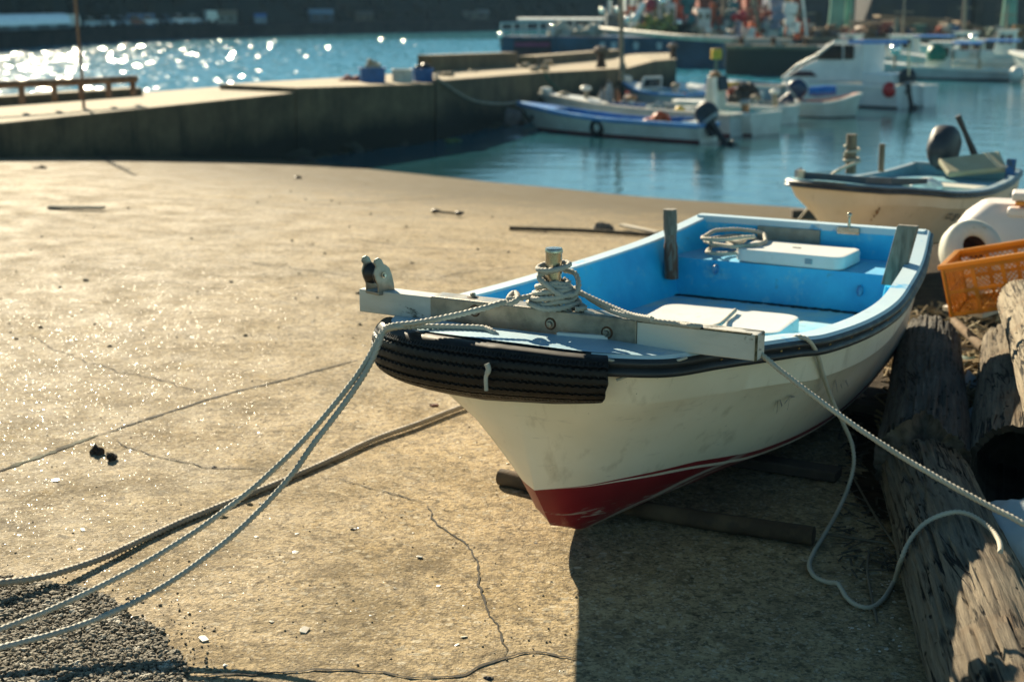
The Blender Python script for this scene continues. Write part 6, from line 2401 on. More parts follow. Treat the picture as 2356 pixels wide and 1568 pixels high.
h2 = Hull(L2, .9, .58, .52, .52)
h2.make(e2, CRW, BDK, CRW, BIN, .2, .1)
motor(e, (L_ * 1.0, -.2, .6), R(-10), 1.1, COWL, LEGB)

# --- long grey white fishing boats on the right
def cabinboat(pb, ps, hb, hm, hs, label, cab, B=1.9, top=BG_, canopy=True, group='cabin boats in the harbour', colr=None, mast=None):
    """hb.. are pixel rows of the sheer; cab = (x0, x1, roof row) in pixels"""
    e, L_ = afloat('fishing_boat', pb, ps, label, group=group)
    ref, ref2 = P(*pb, WZ), P(*ps, WZ)
    rm = ref.lerp(ref2, .5)
    h = Hull(L_, B, hgt(pb[0], hb, ref), hgt(0, hm, rm) if False else hgt((pb[0] + ps[0]) / 2, hm, rm), hgt(ps[0], hs, ref2), over=.08)
    h.make(e, top, BDK, colr or BW_, BIN, .25, .25)
    mw = Matrix.Translation(e.location) @ e.rotation_euler.to_matrix().to_4x4()
    mi = mw.inverted()
    f = abs(ps[0] - pb[0])
    x0, x1 = [abs(x - pb[0]) / f * L_ for x in cab[:2]]
    if x0 > x1:
        x0, x1 = x1, x0
    cz = hgt((cab[0] + cab[1]) / 2, cab[2], rm)
    zb = h.at((x0 + x1) / 2)[1] * 0 + h.at((x0 + x1) / 2)[1 if False else 1] * 0 + hgt((pb[0] + ps[0]) / 2, hm, rm) * .8
    W = B * .55
    sl = (x1 - x0) * .25
    c = MB().prism([(x0, zb), (x1, zb), (x1 - sl * .1, cz), (x0 + sl, cz)], W, Matrix.Translation((0, W / 2, 0)) @ Matrix.Rotation(math.pi / 2, 4, 'X')).build('wheelhouse', BW_, e, smooth=0, bev=.03)
    for s_ in (-1, 1):
        for t0, t1 in ((.30, .58), (.64, .92)):
            xx0, xx1 = x0 + (x1 - x0) * t0, x0 + (x1 - x0) * t1
            MB().box(((xx0 + xx1) / 2, s_ * (W / 2 + .006), zb + (cz - zb) * .68), (xx1 - xx0, .02, (cz - zb) * .38)).build('window', GLS, c, smooth=0)
    MB().box(((x0 + x1) / 2 + sl * .4, 0, cz + .03), ((x1 - x0) * .95, W * 1.12, .06)).build('roof', BW_, e, bev=.015)
    if canopy:
        MB().box((x1 + (x1 - x0) * .55, 0, cz + .02), ((x1 - x0) * 1.1, W * 1.2, .07)).build('canopy', M('canopy_blue', Cc(70, 130, 200)), e, bev=.015)
        for s_ in (-1, 1):
            MB().tube([(x1 + (x1 - x0) * 1.05, s_ * W * .55, zb * .8), (x1 + (x1 - x0) * 1.05, s_ * W * .55, cz)], .03, 6).build('canopy_post', GRP, e)
    if mast:
        mz = hgt((cab[0] + cab[1]) / 2, mast, rm)
        MB().tube([((x0 + x1) / 2, 0, cz), ((x0 + x1) / 2, 0, mz)], [.05, .03], 8).build('mast', GRP, e, smooth=50)
        MB().tube([((x0 + x1) / 2 - .4, 0, cz + (mz - cz) * .6), ((x0 + x1) / 2 + .4, 0, cz + (mz - cz) * .6)], .025, 6).build('yard', GRP, e, smooth=50)
    return e, mw, L_, h


e, mw, L_, h = cabinboat((1990, 178), (2325, 184), 138, 152, 162, 'long grey fishing boat with a low hull behind the white cruiser', (2130, 2190, 100))
q = deckthing(mw, L_ * .50, -.6, .75)
MB().lathe([(.30, -.1), (.36, .1), (.28, .3), (.1, .42), (0, .45)], 12).build('green_cover', GREENP, None, smooth=50, loc=q, label='green cone shaped cover on the long grey fishing boat', cat='cover')
for i, x in enumerate((.58, .66, .74, .82)):
    MB().box((0, 0, .1), (.5, .4, .3)).build('deck_box', BW_, None, bev=.03, loc=deckthing(mw, L_ * x, (-1) ** i * .3, .72), label='white box on the stern deck of the long grey fishing boat', cat='box', group='white boxes on the long grey fishing boat')
cabinboat((2346, 176), (2740, 205), 118, 150, 150, 'grey fishing boat cut off by the right edge', (2420, 2500, 70), 2.2, BG_, False)
cabinboat((2070, 164), (2345, 169), 120, 136, 142, 'white fishing boat with canopy squeezed behind the long grey one', (2190, 2262, 94), 1.8, BW_, True)
cabinboat((2200, 146), (2440, 150), 108, 124, 128, 'white fishing boat moored behind the green cover at the right', (2285, 2335, 72), 1.8, BW_, False, mast=10)
q = P(2338, 190, WZ)
MB().blob((0, 0, .25), .3, 4, .03, 2, (.8, .8, 1)).build('fender', BW_, None, smooth=180, loc=q, label='white fender on the fishing boat at the right edge', cat='fender')
cabinboat((1950, 150), (2230, 156), 110, 130, 132, 'fishing boat with slim mast moored behind the long grey one', (2040, 2110, 84), 2.0, BW_, True, mast=-10)

# ================================================================= barge and ships beyond the pier
NAVY = M('barge_navy', Cc(10, 66, 98), Cc(8, 46, 70), .8, rough=.45, bump=.1, bscale=5)
e = empty('barge', P(1158, 149, WZ), 'dark blue barge with a magenta striped bow gate beyond the pier', 'barge')
O_ = Vector(e.location)
A = P(1158, 149, WZ)
Bq = P(1275, 152, WZ)
Cq = P(1660, 158, WZ)
ztop = hgt(1146, 83, A)
d1 = (Bq - A)
nrm = Vector((-d1.y, d1.x, 0)).normalized() * 4
mb = MB()
k = A + (A - Bq) * .10
vs = [A, Bq, Bq + nrm, A + nrm]
tp_ = [k + Vector((0, 0, ztop)), Bq + Vector((0, 0, ztop)), Bq + nrm + Vector((0, 0, ztop)), k + nrm + Vector((0, 0, ztop))]
mb.add([v - O_ - Vector((0, 0, .3)) for v in vs] + [v - O_ for v in tp_], [(3, 2, 1, 0), (4, 5, 6, 7), (0, 1, 5, 4), (1, 2, 6, 5), (2, 3, 7, 6), (3, 0, 4, 7)])
z2 = hgt(1300, 83, Bq)
Cq2 = Cq
n2 = Vector((-(Cq2 - Bq).y, (Cq2 - Bq).x, 0)).normalized() * 4
vs = [Bq + nrm * .01, Cq2, Cq2 + n2, Bq + n2]
mb.add([v - O_ - Vector((0, 0, .3)) for v in vs] + [v - O_ + Vector((0, 0, z2 * .985)) for v in vs], [(3, 2, 1, 0), (4, 5, 6, 7), (0, 1, 5, 4), (1, 2, 6, 5), (2, 3, 7, 6), (3, 0, 4, 7)])
mb.build('hull', NAVY, e, smooth=0, bev=.05)
fd_ = d1.normalized()
fn = Vector((fd_.y, -fd_.x, 0))


def face(px, py, off=.04):
    return PV(px, py, A + fn * off, Bq + fn * off) - O_


def facequad(name, pxs, mat, off):
    q = [face(x, y, off) for x, y in pxs]
    b_ = [v - fn * .06 for v in q]
    return MB().add(q + b_, [(0, 1, 2, 3), (7, 6, 5, 4), (0, 4, 5, 1), (1, 5, 6, 2), (2, 6, 7, 3), (3, 7, 4, 0)]).build(name, mat, e, smooth=0)


facequad('bow_gate', ((1180, 146), (1268, 146), (1266, 92), (1182, 92)), M('gate_dark', (.012, .008, .012, 1), (.05, .015, .02, 1), 1.5, rough=.7), .05)
facequad('gate_stripe', ((1184, 108), (1264, 108), (1264, 98), (1184, 98)), M('stripe_magenta', Cc(120, 30, 75), rough=.6), .09)
facequad('name_board', ((1195, 91), (1260, 91), (1260, 86), (1195, 86)), M('board_grey', Cc(70, 90, 105), Cc(30, 50, 65), 30, rough=.6), .08)
sd = (Cq - Bq).normalized()
sn = Vector((sd.y, -sd.x, 0))
LET = M('letter_white', (.5, .55, .58, 1), rough=.6, bump=0)
mb = MB()
for px, kind in ((1386, 0), (1412, 1), (1463, 1), (1517, 1), (1545, 0)):
    strokes = [(-4, -9, -4, 9), (4, -9, 4, 9), (-4, -7, 4, -7), (-4, 0, 4, 0), (-4, 7, 4, 7)] if kind == 0 else [(-9, -2, 9, -2), (0, -9, 0, 9), (-6, 8, 0, -2), (6, 8, 0, -2), (-7, -7, 7, -7)]
    for a_, b_, c_, d_ in strokes:
        p0 = PV(px + a_ * .8, 106 + b_ * .9, Bq + sn * .05, Cq + sn * .05) - O_
        p1 = PV(px + c_ * .8, 106 + d_ * .9, Bq + sn * .05, Cq + sn * .05) - O_
        t_ = (p1 - p0).normalized()
        w_ = t_.cross(sn).normalized() * .028
        mb.add([p0 - w_, p1 - w_, p1 + w_, p0 + w_, p0 - w_ - sn * .04, p1 - w_ - sn * .04, p1 + w_ - sn * .04, p0 + w_ - sn * .04], [(0, 1, 2, 3), (0, 4, 5, 1), (1, 5, 6, 2), (2, 6, 7, 3), (3, 7, 4, 0)])
mb.build('hull_lettering', LET, e, smooth=0)
# barge rails and roof
RW = M('rail_pale_steel', (.5, .52, .52, 1), rough=.4, metal=.4)
mb = MB()
for y0_, y1_ in ((48, 46), (64, 62)):
    mb.tube([PV(1152, y0_ + 6, A + nrm * .1, Bq + nrm * .1) - O_, PV(1275, y1_ + 6, A + nrm * .1, Bq + nrm * .1) - O_], .05, 6)
for x in (1153, 1180, 1210, 1240, 1272):
    mb.tube([PV(x, 84, A + nrm * .1, Bq + nrm * .1) - O_, PV(x, 52, A + nrm * .1, Bq + nrm * .1) - O_], .05, 6)
mb.build('rail', RW, e, smooth=50)
MB().add([PV(x, y, A + nrm * .6, Bq + nrm * .6) - O_ for x, y in ((1190, 48), (1390, 48), (1390, 44), (1190, 44))] + [PV(x, y, A + nrm * 1.1, Bq + nrm * 1.1) - O_ for x, y in ((1190, 47), (1390, 47), (1390, 41), (1190, 41))], [(0, 1, 2, 3), (7, 6, 5, 4), (3, 2, 6, 7), (0, 4, 5, 1), (1, 5, 6, 2), (0, 3, 7, 4)]).build('deck_roof', M('roof_white', (.8, .78, .7, 1)), e, smooth=0)
for x in (1200, 1260, 1320, 1380):
    MB().tube([PV(x, 84, A + nrm * .62, Bq + nrm * .62) - O_, PV(x, 47, A + nrm * .62, Bq + nrm * .62) - O_], .05, 6).build('roof_post', RW, e, smooth=50)
bs = Vector(O_)
for i, (px, py, w_, h_, m_, lab) in enumerate(((1290, 76, 1.2, .5, M('net_pale', (.45, .44, .38, 1), (.3, .3, .26, 1), 3, rough=.9), 'pale net heap on the deck of the blue barge, left one'), (1350, 74, 1.1, .5, M('net_pale', (.45, .44, .38, 1)), 'pale net heap on the deck of the blue barge, right one'))):
    q = PV(px, 84, Bq + nrm * .3, Cq + nrm * .3)
    heap(Vector((q.x, q.y, WZ + z2 * .98)), w_ * .5, .5, h_, m_, 'fishing_net', lab, 'net', 26, 50 + i, .4, 'net heaps on the blue barge')
# dark hull right of it
Dq, Eq = P(1668, 172, WZ), P(1880, 176, WZ)
e = empty('work_barge', Dq, 'blackish green hull lying right of the blue barge behind the posts', 'barge')
n3 = Vector((-(Eq - Dq).y, (Eq - Dq).x, 0)).normalized() * 4
zt_ = hgt(1750, 108, Dq)
vs = [Dq, Eq, Eq + n3, Dq + n3]
MB().add([v - Dq - Vector((0, 0, .3)) for v in vs] + [v - Dq + Vector((0, 0, zt_)) for v in vs], [(3, 2, 1, 0), (4, 5, 6, 7), (0, 1, 5, 4), (1, 2, 6, 5), (2, 3, 7, 6), (3, 0, 4, 7)]).build('hull', M('hull_blackgreen', (.012, .018, .014, 1), (.02, .026, .02, 1), 1, rough=.6), e, smooth=0, bev=.05)
MB().tube([Vector((0, 0, zt_)), Eq - Dq + Vector((0, 0, zt_))], .09, 8).build('rub_rail', GRP, e, smooth=50)
for t in (.15, .5, .85):
    MB().lathe([(.10, 0), (.10, .3), (.14, .34), (0, .36)], 10).build('bitt', RUST, e).location = (Eq - Dq) * t + n3 * .06 + Vector((0, 0, zt_))


# ships: superstructures in white and orange
def ship(px0, px1, base_py, Y, deck_py, blocks, label, hullm, masts=(), group='fishing ships behind the barge'):
    """blocks: (x0, x1, y0, y1, material, windows) in pixels at depth Y"""
    a_, b_ = PD(px0, base_py, Y), PD(px1, base_py, Y)
    zd = PD(px0, deck_py, Y).z
    e = empty('fishing_ship', a_, label, 'ship', group)
    D = 3.0
    L_ = b_.x - a_.x
    hz = zd - a_.z
    mb = MB()
    fx = [(-.04, 0), (.02, .55), (.10, .9), (.25, 1), (.8, 1), (1, .8)]
    rows = []
    for z, k in ((0, .82), (hz * .5, .93), (hz, 1)):
        rows.append([((x - (1 - k) * .0) * L_, -D / 2 * v * k + D / 2, z) for x, v in fx] + [(x * L_, D / 2 * v * k + D / 2, z) for x, v in reversed(fx[1:])])
    mb.grid(rows, True)
    mb.add(rows[-1], [tuple(range(len(rows[-1])))])
    mb.build('hull', hullm, e, smooth=0)
    mb = MB().tube([Vector(v) + Vector((0, 0, .04)) for v in rows[-1]] + [Vector(rows[-1][0]) + Vector((0, 0, .04))], .07, 6)
    mb.build('gunwale', M('rail_ship', (.35, .3, .22, 1), rough=.6), e, smooth=50)
    for i, (x0, x1, y0, y1, m_, win) in enumerate(blocks):
        p0, p1 = PD(x0, y1, Y) - a_, PD(x1, y0, Y) - a_
        w_, h_ = p1.x - p0.x, p1.z - p0.z
        dd = D * (.55 - .06 * (i % 3))
        o = MB().box(((p0.x + p1.x) / 2, D / 2 - .06 * i, (p0.z + p1.z) / 2), (w_, dd, h_)).build('deckhouse', m_, e, smooth=0, bev=.06)
        for k in range(win):
            MB().box((p0.x + w_ * (k + .5) / win, D / 2 - .06 * i - dd / 2 - .012, p0.z + h_ * .66), (w_ / win * .55, .04, h_ * .26)).build('window', GLS, o, smooth=0)
    for x, y0, y1, r, m_ in masts:
        p0, p1 = PD(x, y1, Y) - a_, PD(x, y0, Y) - a_
        MB().tube([p0 + Vector((0, D / 2, 0)), p1 + Vector((0, D / 2, 0))], r, 8).build('mast', m_, e, smooth=50)
    return e


ORG = M('ship_orange', Cc(205, 95, 35), Cc(170, 70, 25), 1.2, rough=.5)
ORB = M('ship_rust_orange', Cc(150, 70, 45), Cc(110, 50, 35), 1.2, rough=.6)
YOR = M('ship_yellow', Cc(190, 125, 30), Cc(160, 100, 25), 1.2, rough=.5)
LAV = M('ship_lavender', Cc(130, 135, 155), Cc(110, 115, 135), 1.2, rough=.5)
SWH = M('ship_white', (.78, .77, .72, 1), (.62, .62, .58, 1), 1.2, rough=.4)
DHL = M('ship_hull_dark', (.015, .018, .022, 1), (.03, .03, .032, 1), 1, rough=.6)
GRN = M('steel_green', Cc(110, 160, 140), Cc(90, 140, 122), 1, rough=.5)
YS = A.y + 5
ship(1480, 1690, 130, YS, 78, ((1500, 1560, 8, 70, SWH, 3), (1510, 1548, -60, 8, SWH, 2), (1590, 1606, 30, 66, ORG, 0), (1606, 1640, 20, 72, SWH, 2), (1612, 1640, -50, 20, ORB, 2)), 'white and orange fishing ship behind the blue barge', DHL,
     ((1470, -60, 70, .12, SWH), (1575, -60, 60, .08, ORB)))
ship(1650, 1850, 130, YS + 4, 84, ((1680, 1720, 30, 80, SWH, 2), (1720, 1760, -10, 50, ORB, 1), (1745, 1790, 40, 84, LAV, 2), (1770, 1812, -60, 40, LAV, 2), (1795, 1835, -60, 56, YOR, 3)), 'lavender and yellow fishing ship right of the orange one', DHL,
     ((1702, -60, 30, .08, SWH), (1850, -60, 84, .09, ORB)))
ship(1395, 1475, 120, YS + 8, 70, ((1398, 1430, 32, 68, M('ship_greyhouse', Cc(90, 95, 95), rough=.6), 2), (1440, 1472, -20, 60, SWH, 2)), 'small grey and white ship left of the orange one', DHL, ((1408, 0, 34, .09, SWH),))
# lit slanting boom
q0, q1 = PD(1462, 42, YS - 1), PD(1482, 8, YS - 1)
e = empty('derrick_boom', q0, 'bright white slanting boom in front of the white and orange ship', 'boom')
MB().tube([Vector(), q1 - q0], .14, 10).build('spar', M('boom_white', (.8, .8, .76, 1), rough=.15, metal=.3), e, smooth=50)
MB().blob((0, 0, 0), .2, 1, .05, 2).build('pivot', SWH, e, smooth=50)
for i, (x, y, r, m_, lab) in enumerate(((1706, 37, .25, M('buoy_red', (.5, .02, .02, 1)), 'bright red float on the ships, larger one'), (1690, 40, .18, M('buoy_red', (.5, .02, .02, 1)), 'smaller red float left of the bright one on the ships'), (1495, 12, .3, M('flag_red', (.3, .03, .05, 1), rough=.6), 'dark red bundle high on the white and orange ship'))):
    MB().blob((0, 0, 0), r, i, .05, 2).build('float_ball', m_, None, smooth=180, loc=PD(x, y, YS - .6), label=lab, cat='float', group='red floats on the ships')
for i, (x, y, w_, h_, m_, lab) in enumerate(((1490, 78, 1.1, .8, M('net_yellow', (.38, .33, .08, 1), (.10, .10, .05, 1), 3, rough=.9), 'yellow net heap on the ships, left one'), (1530, 80, 1.1, .9, M('net_yellow', (.38, .33, .08, 1)), 'yellow net heap on the ships, right one'), (1570, 84, 1.0, .5, BLACKM, 'black net heap in front of the orange deckhouse'),
                                             (1600, 88, 1.2, .45, M('net_tan', (.34, .27, .18, 1)), 'tan net heap at the rail of the orange ship'))):
    q = PD(x, y, YS - .8)
    heap(q, w_ * .6, .5, h_, m_, 'fishing_net', lab, 'net', 24, 60 + i, .42, 'net heaps on the ships')

# ================================================================= far quay on the right
YQ = A.y + 14
FQ = M('quay_brown', (.12, .09, .065, 1), (.08, .065, .05, 1), .6, rough=.9)
p0, p1 = PD(1700, 130, YQ), PD(2800, 130, YQ)
zq = PD(2100, 92, YQ).z
qe = empty('quay_wall', Vector((p0.x, p0.y, WZ)), 'brown quay wall at the far right of the harbour', 'wall')
MB().box(((p1.x - p0.x) / 2, 9, (zq - WZ) / 2 - .2), (p1.x - p0.x, 18, zq - WZ + .4)).build('wall_body', FQ, qe, smooth=0)
MB().box(((p1.x - p0.x) / 2, .3, zq - WZ + .05), (p1.x - p0.x, .6, .14)).build('coping', M('coping_tan', (.30, .24, .16, 1), (.2, .16, .11, 1), 1, rough=.9), qe, smooth=0)


def onq(px, dy=2.0):
    r = ray(px, 90)
    t = (YQ + dy) / r.y
    return Vector((r.x * t, YQ + dy, zq))


def hq(py, dy=2.0):
    return PD(2000, py, YQ + dy).z - zq


LUM = M('lumber', (.34, .25, .15, 1), (.2, .14, .09, 1), 2, rough=.85, stretch=(.5, 4, 4))
for i, (x0, x1, py, dy, lab) in enumerate(((1860, 1990, 66, 1.5, 'front left lumber stack on the far quay'), (1960, 2090, 48, 4., 'lumber stack in the middle of the far quay'), (2010, 2170, 38, 7., 'rear lumber stack below the dark shed'), (2180, 2310, 62, 3., 'tilted lumber stack at the right of the far quay'))):
    q0, q1 = onq(x0, dy), onq(x1, dy)
    hh = max(.5, hq(py, dy))
    e = empty('lumber_stack', q0, lab, 'lumber', 'lumber stacks on the far quay')
    r_ = random.Random(i)
    for k in range(7):
        MB().box(((q1 - q0).x / 2 + r_.uniform(-.5, .5), r_.uniform(-.3, .3), hh * (k + .5) / 7), ((q1 - q0).x * r_.uniform(.75, 1.05), 1.4, hh / 7 * .8), Euler((0, R(r_.uniform(-3, 3) + (12 if i == 3 else 0)), R(r_.uniform(-6, 6))))).build('plank_layer', LUM, e, smooth=0)
DSH = M('shed_dark', (.018, .022, .03, 1), (.03, .034, .04, 1), .6, rough=.7)
for i, (x0, x1, py, dy, mt, lab) in enumerate(((2000, 2230, -30, 11, DSH, 'big dark shed behind the lumber on the far quay'), (1830, 1930, 0, 12, M('shed_slate', Cc(52, 60, 70), Cc(40, 46, 54), 1, rough=.7), 'slate coloured shed left of the dark one'), (2240, 2420, -40, 12, M('shed_brown', Cc(85, 78, 70), Cc(60, 55, 50), 1, rough=.8), 'brown grey shed at the right edge'))):
    q0, q1 = onq(x0, dy), onq(x1, dy)
    hh = hq(py, dy)
    W = (q1 - q0).x
    e = empty('quay_shed', q0, lab, 'shed', 'sheds on the far quay')
    MB().box((W / 2, 2, hh / 2), (W, 4, hh)).build('wall', mt, e, smooth=0)
    MB().prism([(-.3, hh), (4.3, hh), (2, hh + 1.6)], W + .6, Matrix.Translation((-.3, 0, 0)) @ Matrix.Rotation(math.pi / 2, 4, 'Z') @ Matrix.Rotation(math.pi / 2, 4, 'X')).build('roof', M('roof_slate', (.06, .065, .07, 1), rough=.6), e, smooth=0)
    for k in range(3):
        MB().box((W * (k + .5) / 3, -.03, hh * .4), (W * .16, .06, hh * .5)).build('door', BLACKM, e, smooth=0)
for i, (x, py, r_, dy, m_, lab) in enumerate(((1922, -60, .5, 5, GRN, 'left of the two pale green columns near the slate shed'), (1950, -60, .28, 6, GRN, 'thin pale green column right of the thick one'), (2318, -60, .45, 2, GRN, 'pale green column at the right edge'), (2215, -60, .14, 1, GRP, 'tall brown grey pole before the dark shed'), (2060, 40, .12, -1, GRP, 'short pole on the edge of the far quay'))):
    q = onq(x, dy)
    e = empty('column', q, lab, 'column')
    hh = hq(py, dy)
    MB().lathe([(r_, 0), (r_ * .8, hh * .5), (r_ * .8, hh)], 12).build('shaft', m_, e, smooth=50)
    MB().lathe([(r_ * 1.6, 0), (r_ * 1.6, .2), (r_, .35)], 12).build('base', m_, e, smooth=40)
rnd = random.Random(91)
cols = [M('junk_%d' % i, Cc(*c), Cc(*[x * .6 for x in c]), 2, rough=.7) for i, c in enumerate(((150, 150, 145), (120, 90, 60), (60, 100, 140), (170, 120, 60), (80, 110, 90), (160, 70, 45), (95, 95, 95), (190, 185, 170)))]
kinds = ['white grey', 'brown', 'blue', 'tan', 'green', 'rusty red', 'grey', 'pale']
GRPJ = ['%s heap of gear in the clutter on the far quay' % k for k in kinds]
for i in range(42):
    px = 1850 + 11.8 * i + rnd.uniform(-6, 6)
    k = rnd.randrange(8)
    q = onq(px, rnd.uniform(.3, 2.4))
    s_ = rnd.uniform(.35, .8)
    if i % 3 == 0:
        heap(q, s_, s_ * .7, s_ * .9, cols[k], 'gear_heap', GRPJ[k], 'gear', 14, 200 + i, .45, 'heaps of gear on the far quay, ' + kinds[k])
    else:
        mb = MB()
        for j in range(4):
            mb.box((rnd.uniform(-.3, .3) * s_, rnd.uniform(-.2, .2), s_ * (.2 + .28 * j)), (s_ * rnd.uniform(.5, 1.1), s_ * .7, s_ * .24), Euler((0, rnd.uniform(-.15, .15), rnd.uniform(-.6, .6))))
        mb.build('crate_stack', cols[k], None, smooth=0, loc=q, label='%s stack of boxes in the clutter on the far quay' % kinds[k], cat='crates', group='stacks of boxes on the far quay, ' + kinds[k])
cabinboat((1880, 138), (2050, 142), 104, 118, 120, 'small fishing boat under the lumber stacks, left of the mast boat', (1930, 1975, 82), 1.8, BW_, False, mast=30)
cabinboat((2120, 134), (2300, 138), 100, 116, 118, 'small fishing boat moored below the dark shed', (2190, 2240, 76), 1.8, BW_, False, mast=-20)
heap(P(1960, 118, -.1), 1.0, .5, .5, M('net_pinkwhite', (.55, .42, .38, 1), (.4, .4, .38, 1), 3, rough=.9), 'fishing_net', 'pinkish white net heap behind the cruiser cabin', 'net', 24, 71, .4)

# chrome balls added for bright sun glints, and gear on the moored skiffs
CHR = M('glint_chrome', (.9, .88, .82, 1), rough=.16, metal=1., bump=0, var=0)
for i, (x, y, Y_, r, lab) in enumerate(((1153, 82, A.y - .2, .14, 'chrome lamp on the left corner of the blue barge'), (1272, 60, A.y - .2, .10, 'chrome lamp on the rail in the middle of the blue barge'), (1366, 82, A.y - .2, .15, 'chrome lamp where the gangway meets the blue barge'),
                                     (1386, 24, YS, .16, 'chrome lamp on the small grey ship'), (1420, 22, YS, .14, 'chrome lamp right of the one on the small grey ship'), (1445, 44, YS - 1, .16, 'chrome lamp at the foot of the white ship'), (1524, 3, YS - 1, .2, 'chrome lamp high on the white and orange ship'),
                                     (1758, 76, YS + 1, .16, 'chrome lamp below the lavender deckhouse'), (1562, 52, YS - 1, .15, 'chrome lamp beside the orange deckhouse'), (2060, 114, 44., .18, 'chrome lamp hanging at the end of the cruiser canopy'), (2240, 88, 52., .15, 'chrome lamp over the stern of the long grey fishing boat'))):
    p = PD(x, y, Y_)
    e = empty('glint_ball', p, lab, 'lamp', 'chrome deck lamps on the ships')
    MB().blob((0, 0, 0), r, 1, 0, 3).build('globe', CHR, e, smooth=180)
    MB().tube([(0, 0, -r * 3.2), (0, 0, -r * .9)], r * .22, 6).build('stalk', GRP, e)
rnd = random.Random(404)
WLS = {1: (1228, 297, 1630, 327), 2: (1275, 284, 1700, 312), 3: (1520, 290, 1762, 309), 4: (1560, 268, 1812, 284), 5: (1828, 266, 1972, 268), 6: (1445, 236, 1600, 246), 7: (1590, 236, 1730, 246)}


def on_boat(k, x, y):
    a, b_, c, d_ = WLS[k]
    return PD(x, y, P(x, b_ + (d_ - b_) * (x - a) / (c - a), WZ).y)


POSTM = [M('cask_grey', (.32, .33, .32, 1)), M('pole_grey', (.26, .22, .15, 1)), BW_, M('cask_brown', (.30, .15, .06, 1))]
pn = ['grey', 'tan', 'white', 'brown']
for i, (x, yb, yt, bk) in enumerate(((1300, 246, 222, 2), (1352, 250, 208, 2), (1452, 256, 230, 2), (1492, 226, 196, 6), (1552, 228, 200, 6), (1612, 232, 206, 7), (1648, 262, 176, 3), (1690, 232, 205, 7), (1742, 262, 228, 4), (1786, 258, 216, 4), (1845, 250, 216, 5), (1716, 276, 240, 3))):
    p0 = on_boat(bk, x, yb)
    p1 = PD(x + rnd.uniform(-4, 4), yt, p0.y)
    k = i % 4
    e = empty('deck_post', p0, '%s post standing on one of the moored skiffs' % pn[k], 'post', '%s posts on the moored skiffs' % pn[k])
    MB().tube([Vector((0, 0, -.25)), p1 - p0], rnd.uniform(.045, .085), 8).build('shaft', POSTM[k], e, smooth=50)
    MB().lathe([(.11, 0), (.12, .06), (.08, .09), (0, .1)], 8, Matrix.Translation(p1 - p0)).build('cap', POSTM[(k + 1) % 4], e, smooth=50)
gm = [(BW_, 'white'), (M('net_grey', (.32, .36, .35, 1)), 'grey'), (BLUEP, 'blue'), (M('net_tan', (.34, .27, .18, 1)), 'tan'), (M('gear_dark', (.03, .028, .025, 1)), 'dark'), (ORANGEP, 'orange')]
for i, (x, y, bk, r) in enumerate(((1290, 240, 2, .15), (1330, 244, 2, .16), (1412, 248, 2, .17), (1520, 226, 6, .2), (1550, 262, 3, .18), (1575, 226, 6, .17), (1628, 228, 7, .17), (1672, 228, 7, .18), (1700, 270, 3, .16), (1728, 272, 3, .17), (1760, 254, 4, .2), (1790, 256, 4, .16), (1600, 256, 4, .17), (1655, 252, 4, .15), (1590, 292, 1, .12), (1540, 288, 1, .12), (1480, 256, 2, .15))):
    m_, nm = gm[i % 6]
    heap(on_boat(bk, x, y) - Vector((0, 0, r * .4)), r, r * .7, r, m_, 'gear_bundle', '%s bundle of gear on the moored skiffs' % nm, 'gear', 12, 500 + i, .5, '%s bundles of gear on the skiffs' % nm)

JC = [(ORG, 'orange'), (SWH, 'white'), (M('tarp_teal', Cc(40, 100, 105), rough=.6), 'teal'), (ORB, 'rusty'), (SWH, 'white'), (LAV, 'lavender'), (M('net_grey', (.32, .36, .35, 1)), 'grey')]
for i in range(30):
    m_, nm = JC[(i * 3) % 7]
    x, y = 1445 + 14 * i + rnd.uniform(-6, 6), rnd.uniform(18, 84)
    s_ = rnd.uniform(.25, .55)
    mb = MB()
    for k in range(3):
        mb.box((rnd.uniform(-.4, .4) * s_, rnd.uniform(-.3, .3) * s_, (k - 1) * s_ * .8), (s_ * rnd.uniform(.5, 1.2), s_, s_ * rnd.uniform(.5, .9)), Euler((0, rnd.uniform(-.3, .3), rnd.uniform(-.5, .5))))
    mb.tube([(0, 0, -s_ * 1.4), (0, 0, s_ * 1.4)], .05, 6)
    mb.build('rigging_box', m_, None, smooth=0, bev=.02, loc=PD(x, y, YS - .5 + rnd.uniform(0, 3)), label='%s boxes and gear stacked on the fishing ships' % nm, cat='gear', group='%s gear on the fishing ships' % nm)
for i in range(16):
    x = 1450 + 27 * i + rnd.uniform(-8, 8)
    p0 = PD(x, rnd.uniform(55, 90), YS + rnd.uniform(-.5, 5))
    p1 = PD(x + rnd.uniform(-22, 22), rnd.uniform(-60, -10), p0.y)
    e = empty('rigging_pole', p0, 'slanting rigging pole on the fishing ships', 'pole', 'rigging poles on the fishing ships')
    MB().tube([Vector(), p1 - p0], rnd.uniform(.05, .10), 6).build('spar', [SWH, ORB, GRP][i % 3], e, smooth=50)
    MB().tube([(p1 - p0) * .5 + Vector((-.5, 0, 0)), (p1 - p0) * .5 + Vector((.5, 0, .1))], .04, 6).build('crosspiece', GRP, e, smooth=50)
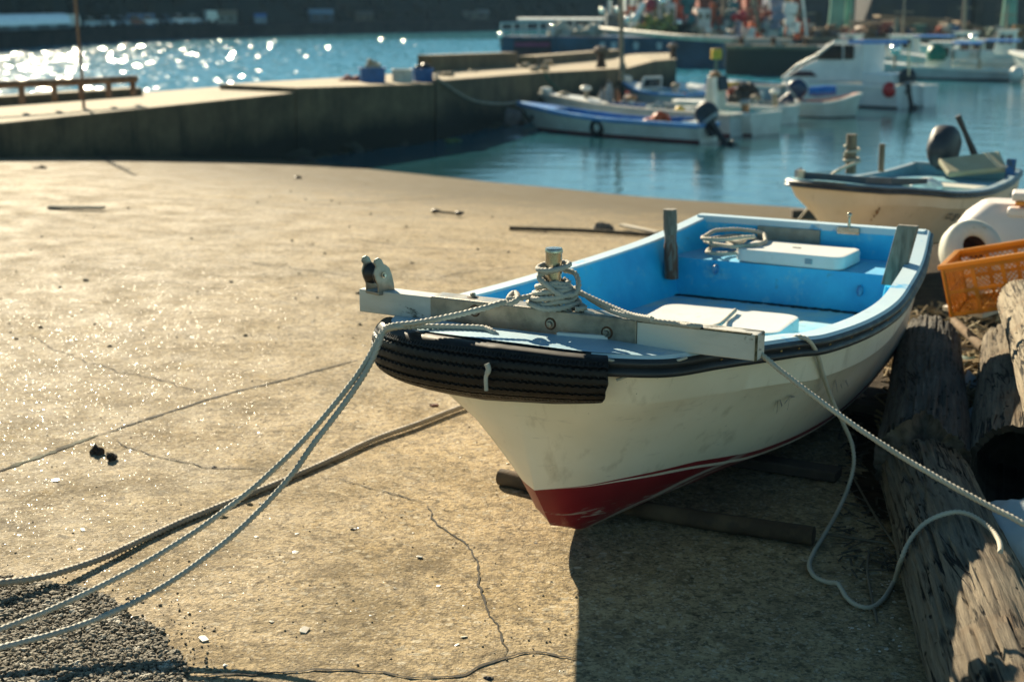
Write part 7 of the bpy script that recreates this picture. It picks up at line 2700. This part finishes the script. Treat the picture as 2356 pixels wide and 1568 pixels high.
# ================================================================= camera, light, render
SUN_AZ, SUN_EL = -23.5, 27.3
cam = bpy.data.cameras.new('camera')
co = bpy.data.objects.new('camera', cam)
COL.objects.link(co)
co.location = CAM
co.rotation_euler = (math.pi / 2 - PITCH, 0, 0)
cam.sensor_width = 36
cam.lens = 50.0
cam.clip_end = 2000
cam.dof.use_dof = True
cam.dof.focus_distance = 4.05
cam.dof.aperture_fstop = 3.0
cam.dof.aperture_blades = 7
cam.dof.aperture_rotation = R(12)
sc.camera = co
sun = bpy.data.lights.new('sun', 'SUN')
so = bpy.data.objects.new('sun', sun)
COL.objects.link(so)
sun.energy = 5.0
sun.angle = R(.53)
sun.color = (1.0, .86, .62)
d = Vector((math.sin(R(SUN_AZ)) * math.cos(R(SUN_EL)), math.cos(R(SUN_AZ)) * math.cos(R(SUN_EL)), math.sin(R(SUN_EL))))
so.rotation_euler = d.to_track_quat('Z', 'Y').to_euler()
w = bpy.data.worlds.new('World')
sc.world = w
w.use_nodes = True
nt = w.node_tree
bg = nt.nodes['Background']
sky = nt.nodes.new('ShaderNodeTexSky')
sky.sky_type = 'NISHITA'
sky.sun_disc = False
sky.sun_elevation = R(SUN_EL)
sky.sun_rotation = R(SUN_AZ)
sky.altitude = 1200
sky.air_density = .8
sky.dust_density = .1
sky.ozone_density = 1.5
tint = nt.nodes.new('ShaderNodeMix')
tint.data_type = 'RGBA'
tint.blend_type = 'MULTIPLY'
tint.inputs['Factor'].default_value = 1
tint.inputs['B'].default_value = (.72, .98, .84, 1)
nt.links.new(sky.outputs[0], tint.inputs['A'])
nt.links.new(tint.outputs['Result'], bg.inputs[0])
bg.inputs[1].default_value = .06
sc.view_settings.view_transform = 'Standard'
sc.view_settings.look = 'None'
sc.view_settings.exposure = 1.2
sc.view_settings.gamma = 1
sc.cycles.use_denoising = True
sc.cycles.max_bounces = 6
sc.cycles.diffuse_bounces = 3
sc.cycles.glossy_bounces = 3
sc.cycles.transmission_bounces = 4
sc.cycles.sample_clamp_indirect = 4
sc.cycles.caustics_reflective = False
sc.cycles.caustics_refractive = False

# pale sea air that fades the far shore
mb = MB().box((10, 66, 6), (260, 140, 18))
hz = bpy.data.materials.new('haze')
hz.use_nodes = True
hz.node_tree.nodes.clear()
ho = hz.node_tree.nodes.new('ShaderNodeOutputMaterial')
hv = hz.node_tree.nodes.new('ShaderNodeVolumePrincipled')
hv.inputs['Color'].default_value = (.42, .72, 1, 1)
hv.inputs['Density'].default_value = .00032
hv.inputs['Anisotropy'].default_value = .0
hz.node_tree.links.new(hv.outputs[0], ho.inputs['Volume'])
mb.build('haze', hz, None, smooth=0, kind='stuff')
